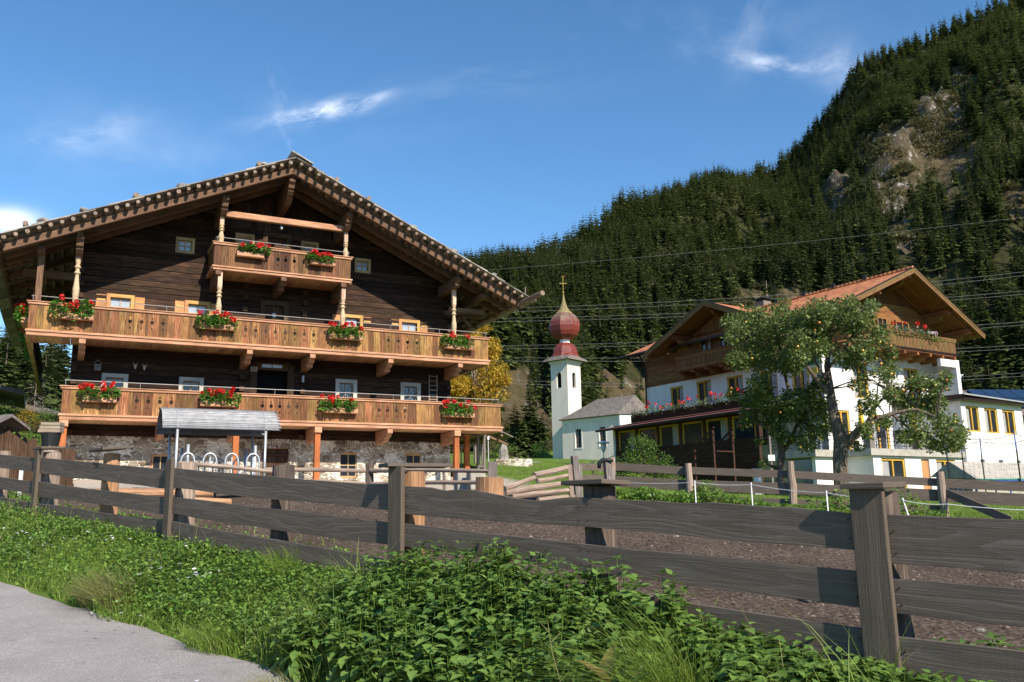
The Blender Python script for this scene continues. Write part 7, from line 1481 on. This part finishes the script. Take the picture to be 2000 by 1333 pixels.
# ================================================================== verge plants
def scat(n, a0, a1, b0, b1): return rng.uniform(a0, a1, n), rng.uniform(b0, b1, n)
def hz(a, b): x, y = XY(a, b); return x, y, H(x, y)
def nettles():
    n = 3700; a, b = scat(n, -4.5, 6.2, 3.55, 6.0)
    edge = 3.80+fbm(a*1.1, a*0, 3, 7)*.20; patch = fbm(a*.6, b*.8, 3, 15)
    keep = (b > edge) & ((b < 5.02) | ((b > 5.15) & (b < 5.75) & (a < 1.6)))&(patch > -.55); keep &= ~((a > 5.2) & (rng.random(n) < (a-5.2)))
    for (px, d, rr) in ((1300, 5.0, .32), (1300, 4.7, .2), (1275, 4.4, .2), (1195, 4.75, .24)):
        q = atd(px, 985, d); ca, cb = AB(q[0], q[1]); keep &= (np.hypot(a-ca, b-cb) > rr) | (rng.random(n) < .12)
    a, b = a[keep], b[keep]; x, y, z = hz(a, b); n = len(a)
    # tallest in the middle of the frame, lower near the right hand post and beyond the fence
    hh = np.interp(a, [-4.5, 1.2, 2.0, 2.8, 4.5, 5.6, 6.2], [.24, .27, .36, .48, .50, .40, .30])*(.75+.4*rng.random(n)); hh *= 1-.50*smooth((b-4.3)/.5)*smooth((3.2-a)/.7); hh = np.where(b > 5.1, .16+.12*rng.random(n), hh); hh *= 1.0; hh *= 1-.35*smooth((4.0-b)/.35)
    P, A, T, S = [], [], [], []; stems = MB(); ln = rng.uniform(0, 6.28, n); tilt = rng.normal(0, .10, n); tx = np.sin(ln)*np.abs(tilt)-.10*FN[0]*smooth((4.6-b)); ty = np.cos(ln)*np.abs(tilt)-.10*FN[1]*smooth((4.6-b)); a_rot = rng.uniform(0, 6.28, n)
    for lv in range(9):
        k = lv/8; zz_ = hh*(1-.095*lv-.02*rng.random(n)); sz = (.048+.070*min(1, (lv+.6)/3.2))*(.8+.4*rng.random(n)); 
        for s in (0, math.pi):
            az = a_rot+lv*math.pi/2+s+rng.normal(0, .22, n); P.append(np.stack([x+tx*zz_*1.4, y+ty*zz_*1.4, z+zz_], 1)); A.append(az); T.append(rng.normal(.35-.16*lv, .22, n).clip(-.8, 1.0)); S.append(sz)
    P, A, T, S = np.vstack(P), np.concatenate(A), np.concatenate(T), np.concatenate(S); off = np.stack([np.sin(A)*.012, np.cos(A)*.012, np.full(len(A), .004)], 1); NV = np.array([(0, 0, 0), (-.30, .26, .03), (-.25, .55, .01), (0, .40, -.055), (.30, .26, .03), (.25, .55, .01), (0, 1, -.20)]); NF = np.array([(0, 3, 1), (1, 3, 2), (2, 3, 6), (0, 4, 3), (4, 5, 3), (5, 6, 3)])
    V, F = inst(NV, NF, rotm(A, T, rng.normal(0, .18, len(A)), S), P+off); o = npmesh('nettles', V, F, 'nettle_leaf'); tag(o, 'dense nettles growing between the road and the plank fence', 'nettles', kind='stuff')
    # stems as thin blades
    SV = np.array([(-.004, 0, 0), (.004, 0, 0), (.002, 0, 1), (-.002, 0, 1)]); M = np.zeros((n*2, 3, 3)); c, s_ = np.cos(a_rot), np.sin(a_rot)
    for q in range(2):
        ca, sa = (c, s_) if q == 0 else (-s_, c); M[q*n:(q+1)*n, 0, 0] = ca; M[q*n:(q+1)*n, 1, 0] = sa; M[q*n:(q+1)*n, 0, 1] = -sa; M[q*n:(q+1)*n, 1, 1] = ca; M[q*n:(q+1)*n, 0, 2] = tx*hh*1.4; M[q*n:(q+1)*n, 1, 2] = ty*hh*1.4; M[q*n:(q+1)*n, 2, 2] = hh
    V, F = inst(SV, np.array([(0, 1, 2, 3)]), M, np.tile(np.stack([x, y, z], 1), (2, 1))); o = npmesh('nettle_stems', V, F, 'herb_leaf'); tag(o, 'green nettle stalks under the leaves', 'nettles', kind='stuff')
nettles()
def blades(name, a, b, hgt, mat, label, bend=.5, wid=.006, toward=None, cat='grass', kind='stuff', off=None, root=None):
    x, y, z = hz(a, b); n = len(x); az = rng.uniform(0, 6.283, n) if toward is None else toward+rng.normal(0, .7, n); h = hgt*(.6+.6*rng.random(n)); bd = bend*(.4+1.0*rng.random(n)); w = wid*(.7+.6*rng.random(n)); sx, sy = np.sin(az), np.cos(az); px_, py_ = np.cos(az), -np.sin(az); Vs = []
    fr = rng.uniform(0, 3.14, n); px_, py_ = np.cos(fr), np.sin(fr)
    for k, (t, ww) in enumerate(((0, 1), (.4, .9), (.75, .6), (1.0, .08))):
        cx = x+sx*bd*h*t*t; cy = y+sy*bd*h*t*t; cz = z-.01+h*t*(1-.35*bd*t)
        for sg in (-1, 1): Vs.append(np.stack([cx+px_*w*ww*sg*.5, cy+py_*w*ww*sg*.5, cz], 1))
    V = np.stack(Vs, 1).reshape(-1, 3); base = (np.arange(n)*8)[:, None, None]; q = np.array([(0, 1, 3, 2), (2, 3, 5, 4), (4, 5, 7, 6)])[None]; F = (base+q).reshape(-1, 4)
    if root is not None: V = V-np.array(root)
    o = npmesh(name, V, F, mat); 
    if root is not None: o.location = root
    tag(o, label, cat, kind=kind); return o
def verge():
    n = 64000; a, b = scat(n, -4.5, 26, 3.55, 5.6); edge = 3.80+fbm(a*1.2, a*0, 3, 7)*.22+.05*rng.random(n); dn = np.interp(a, [-4.5, 1.0, 2.0, 4.4, 6, 26], [.35, .30, .12, .16, 1, 1]); k = (b > edge) & (rng.random(n) < dn*np.where(b > 5.1, .6, 1)); k &= (fbm(a*.9, b*1.1, 3, 33) > -.45)
    hh = (.10+.15*rng.random(n))*(1+.6*fbm(a*.8, b*.8, 2, 34))*(1-.45*smooth((b-4.4)/.5)); blades('grass', a[k], b[k], hh[k], 'grass_blade', 'long green grass on the roadside verge', .7, .006)
    # small leaved herbs
    n = 70000; a, b = scat(n, -4.5, 26, 3.55, 5.9); edge = 3.82+fbm(a*1.2, a*0, 3, 7)*.22; dn = np.interp(a, [-4.5, 1.2, 2.2, 4.6, 6.2, 26], [.35, .22, .10, .15, 1, .8]); k = (b > edge) & (rng.random(n) < dn)
    a, b = a[k], b[k]; x, y, z = hz(a, b); n = len(a); cl_h = .5+.5*vnoise(a*3.2, b*3.2, 8)+.35*vnoise(a*8, b*8, 9); zz_ = z+rng.random(n)**.7*(.24+.08*smooth((a-4)/2))*cl_h*np.interp(b, [3.6, 4.1, 4.5, 5.0], [.35, 1, .9, .5]); V, F = inst(QLEAF_V, QLEAF_F, rotm(rng.uniform(0, 6.28, n), rng.normal(.15, .5, n), rng.normal(0, .4, n), .022+.035*rng.random(n)), np.stack([x, y, zz_], 1)); o = npmesh('verge_herbs', V, F, 'herb_leaf'); tag(o, 'low leafy herbs covering the roadside verge', 'herbs', kind='stuff')
    n = 52000; a, b = scat(n, 5.0, 24, 4.0, 5.9); k = (fbm(a*.5, b*.9, 3, 44) > -.18); a, b = a[k], b[k]; x, y, z = hz(a, b); n = len(a); cl_h = .4+.7*vnoise(a*2.4, b*2.6, 12)+.3*vnoise(a*7, b*7, 13); zz_ = z+rng.random(n)**.6*.26*cl_h*np.interp(b, [4.0, 4.5, 5.0, 5.3], [1, .8, .42, .6]); V, F = inst(LEAF_V, LEAF_F, rotm(rng.uniform(0, 6.28, n), rng.normal(.0, .4, n), rng.normal(0, .3, n), .028+.035*rng.random(n)), np.stack([x, y, zz_], 1)); o = npmesh('young_nettles', V, F, 'nettle_leaf'); tag(o, 'young nettles spreading along the far part of the plank fence', 'nettles', kind='stuff')
    # tufts
    for i, (px, py, d, rr, n, h, mt, bd, lb) in enumerate(((1300, 1235, 4.95, .19, 560, .80, 'grass_blade', .95, 'tall arching grass tuft in the nettles left of the nearest post'), (1275, 1290, 4.4, .16, 420, .6, 'dry_grass', .9, 'yellowish grass tuft in front of the tall arching tuft'), (240, 1100, 8.7, .28, 520, .42, 'dry_grass', .9, 'broad pale drooping grass tuft on the far verge'), (195, 1120, 8.9, .2, 260, .34, 'dry_grass', .9, 'small straw coloured tuft left of the broad pale tuft'), (575, 1300, 5.75, .16, 420, .30, 'dry_grass', .9, 'dry brown grass tuft at the road edge before the nettles'), (430, 1150, 7.3, .3, 340, .26, 'grass_blade', .7, 'fresh green grass tuft at the middle of the verge'), (555, 1090, 8.3, .25, 260, .34, 'grass_blade', .5, 'upright grass tuft with seed heads beside the fence'), (1490, 1300, 4.3, .15, 120, .35, 'grass_blade', .8, 'thin grass tuft in front of the third board near the post'))):
        A = atd(px, 985, d); ca, cb = AB(A[0], A[1]); r = rr*np.sqrt(rng.random(n)); t = rng.uniform(0, 6.28, n); root = (A[0], A[1], H1(A[0], A[1])); az0 = math.atan2(-FN[0], -FN[1]); blades('grass_tuft', ca+r*np.cos(t), cb+r*np.sin(t)*.6, h, mt, lb, bd, .006, toward=az0, kind=None, cat='grass tuft', root=root)
    # dock plant
    A = atd(1195, 985, 4.75); t = thing('dock_plant', 'broad leaved dock plant with yellowing and reddish leaves among the nettles', 'plant', (A[0], A[1], H1(A[0], A[1]))); n = 42; M = rotm(rng.uniform(0, 6.28, n), rng.normal(.5, .35, n), rng.normal(0, .3, n), .16+.16*rng.random(n)); DV = np.array([(0, 0, 0), (-.10, .25, .0), (-.17, .55, .02), (-.10, .85, -.03), (0, 1, -.1), (.10, .85, -.03), (.17, .55, .02), (.10, .25, 0), (0, .5, -.05)]); DF = np.array([(0, 8, 1), (1, 8, 2), (2, 8, 3), (3, 8, 4), (4, 8, 5), (5, 8, 6), (6, 8, 7), (7, 8, 0)])[:, ::-1]; p = np.stack([rng.normal(0, .08, n), rng.normal(0, .06, n), rng.uniform(.10, .42, n)], 1); V, F = inst(DV, DF, M, p); npmesh('leaves', V, F, 'dock_leaf', t)
    m = MB(); m.tube([(-.22, .12, 0), (-.27, .1, .35), (-.34, .1, .62), (-.36, .1, .78)], [.006, .005, .003, .002], 5, 'dry_grass'); 
    for k in range(7): z = .42+.05*k; s = 1 if k % 2 else -1; m.tube([(-.29-.01*k, .1, z), (-.29-.01*k+s*.05, .1, z+.05)], [.003, .0015], 4, 'dry_grass')
    m.build('seed_stalk', None, t)
    # dry stalks and seed heads standing out of the green
    n = 900; a, b = scat(n, -4, 22, 3.85, 5.0); k = fbm(a*.7, b, 3, 55) > .05; blades('dry_stalks', a[k], b[k], .34+.2*rng.random(k.sum()), 'dry_grass', 'straw coloured grass stalks standing above the verge herbs', .35, .0045)
    n = 1300; a, b = scat(n, 1.5, 6, 3.8, 4.8); k = (fbm(a*1.1, b*1.3, 3, 56) > .12); blades('tall_grass', a[k], b[k], .50+.2*rng.random(k.sum()), 'grass_blade', 'long grass growing up through the nettles', .7, .006)
    # white and yellow flowers
    n = 150; PXY = []
    for (px, py, rx, ry, k) in ((110, 1065, 60, 22, 18), (330, 1110, 70, 18, 17), (210, 1050, 40, 14, 10), (395, 1125, 22, 8, 8), (35, 1040, 40, 20, 12), (260, 1200, 60, 20, 5), (375, 1060, 20, 10, 4), (700, 1200, 300, 80, 5), (1280, 965, 30, 8, 6)):
        for _ in range(k):
            x, y = px+random.gauss(0, rx*.6), py+random.gauss(0, ry*.6); r = ray(x, y); lo, hi = 1.0, 25.0
            for d in np.linspace(3.5, 26, 260):
                q = r*d/r[1]
                if q[2] < H1(q[0], q[1])+.2: break
            PXY.append(q)
    p = np.array(PXY); n = len(p); k = 5; P_ = np.repeat(p, k, 0); A_ = np.tile(np.arange(k)*6.283/k, n)+np.repeat(rng.uniform(0, 6.28, n), k); S_ = np.repeat(.018+.014*rng.random(n), k); V, F = inst(QLEAF_V*np.array([1.2, 1, 1]), QLEAF_F, rotm(A_, rng.normal(.2, .2, n*k), rng.normal(0, .2, n*k), S_), P_); o = npmesh('wild_flowers', V, F, 'white_petal'); tag(o, 'little white wild flowers scattered over the verge', 'wild flowers', kind='stuff')
verge()
def clods():
    n = 26000; a, b = scat(n, -7, 22, 5.2, 24); x, y = XY(a, b); d = np.hypot(x, y); k = (field_far(x, y) > .2) & (rng.random(n) < np.clip(9/d, 0, 1)**1.3) & (y > 3); x, y = x[k], y[k]; z = H(x, y); n = len(x); CVt = np.array([(-.5, -.4, -.2), (.5, -.3, -.2), (.1, .55, -.2), (0, 0, .38)]); CF = np.array([(0, 1, 3), (1, 2, 3), (2, 0, 3)]); s = .012+.030*rng.random(n)**2; M = rotm(rng.uniform(0, 6.28, n), rng.normal(0, .3, n), rng.normal(0, .3, n), s); V, F = inst(CVt*np.array([1, 1.6, 1]), CF, M, np.stack([x, y, z+.004], 1)); s_ = Nt('clod'); s_.fin(s_.ramp(s_.island(), [(0, (.05, .035, .026)), (.6, (.11, .08, .06)), (.9, (.22, .17, .13)), (1, (.40, .35, .29))]), .95, spec=.1); o = npmesh('soil_clods', V, F, 'clod'); tag(o, 'crumbs of soil and bark mulch on the bare paddock', 'soil', kind='stuff')
clods()
def scrub():
    # low scrub and stunted bushes on the open rocky ground of the mountain
    n = 60000; az = rng.uniform(azt(1380, 600)[0], azt(2000, 300)[0], n); r0 = np.interp(az, FA, FDs); r1 = np.interp(az, RA, RD); r = r0+(r1-r0)*rng.random(n); x, y = np.sin(az)*r, np.cos(az)*r; z = H(x, y); k = clear(az, z/r) & (fbm(x*.06, y*.06, 3, 66) > .0); x, y, z = x[k], y[k], z[k]; m_ = 14; n = len(x); P_ = np.repeat(np.stack([x, y, z], 1), m_, 0)+rng.normal(0, 1, (n*m_, 3))*np.array([1.0, 1.0, .6])+np.array([0, 0, 2.0]); V, F = inst(QLEAF_V, QLEAF_F, rotm(rng.uniform(0, 6.28, n*m_), rng.normal(.2, .6, n*m_), rng.normal(0, .5, n*m_), .8+.9*rng.random(n*m_)), P_); o = npmesh('mountain_scrub', V, F, 'shrub_brown'); tag(o, 'low brownish scrub on the open rocky patches of the mountain', 'scrub', kind='stuff')
scrub()
def meadow():
    n = 90000; x = rng.uniform(-4, 26, n); y = 17+55*rng.random(n)**1.7; k = (field_far(x, y) < -.1) & (np.abs(x/y) < .68) & (H1(0, 0) < 9); hx = HK.x; x, y = x[k], y[k]
    # keep out of the buildings
    c_, s_ = math.cos(-HA), math.sin(-HA); lx = (x-HK.x)*c_-(y-HK.y)*s_; ly = (x-HK.x)*s_+(y-HK.y)*c_; k = ~((lx > -4.2) & (ly > -3.7) & (ly < 13)); x, y = x[k], y[k]; a, b = AB(x, y); d = np.hypot(x, y); blades('meadow_grass', a, b, .07+.05*rng.random(len(a)), 'grass_blade', 'mown green grass on the meadow and hotel lawn', .5, .010+.0*1)
    # weeds along the second fence
    pts = []; 
    for (p0, p1, n) in ((Q2[0], Q2[1], 2600), (Q2[1], Q2[2], 2300), (Q2[2], Q2[3], 1700)):
        t = rng.random(n); q = np.stack([p0[0]+(p1[0]-p0[0])*t+rng.normal(0, .16, n), p0[1]+(p1[1]-p0[1])*t-.35+rng.normal(0, .2, n)], 1); pts.append(q)
    q = np.vstack(pts); n = len(q); hh = (.12+.55*vnoise(q[:, 0]*2.2, q[:, 1]*1.0, 77)**2)*rng.random(n); V, F = inst(LEAF_V, LEAF_F, rotm(rng.uniform(0, 6.28, n), rng.normal(.1, .5, n), rng.normal(0, .4, n), .05+.05*rng.random(n)), np.stack([q[:, 0], q[:, 1], H(q[:, 0], q[:, 1])+hh], 1)); o = npmesh('fence_weeds', V, F, 'herb_leaf'); tag(o, 'tall weeds growing along the foot of the second fence', 'weeds', kind='stuff')
    n = 5200; a, b = scat(n, 3, 15, 5.2, 7.2); k = rng.random(n) < .5*np.exp(-(b-5.2)*1.2); blades('paddock_grass', a[k], b[k], .10+.12*rng.random(k.sum()), 'grass_blade', 'grass growing inside the paddock along the plank fence', .7, .006)
meadow()
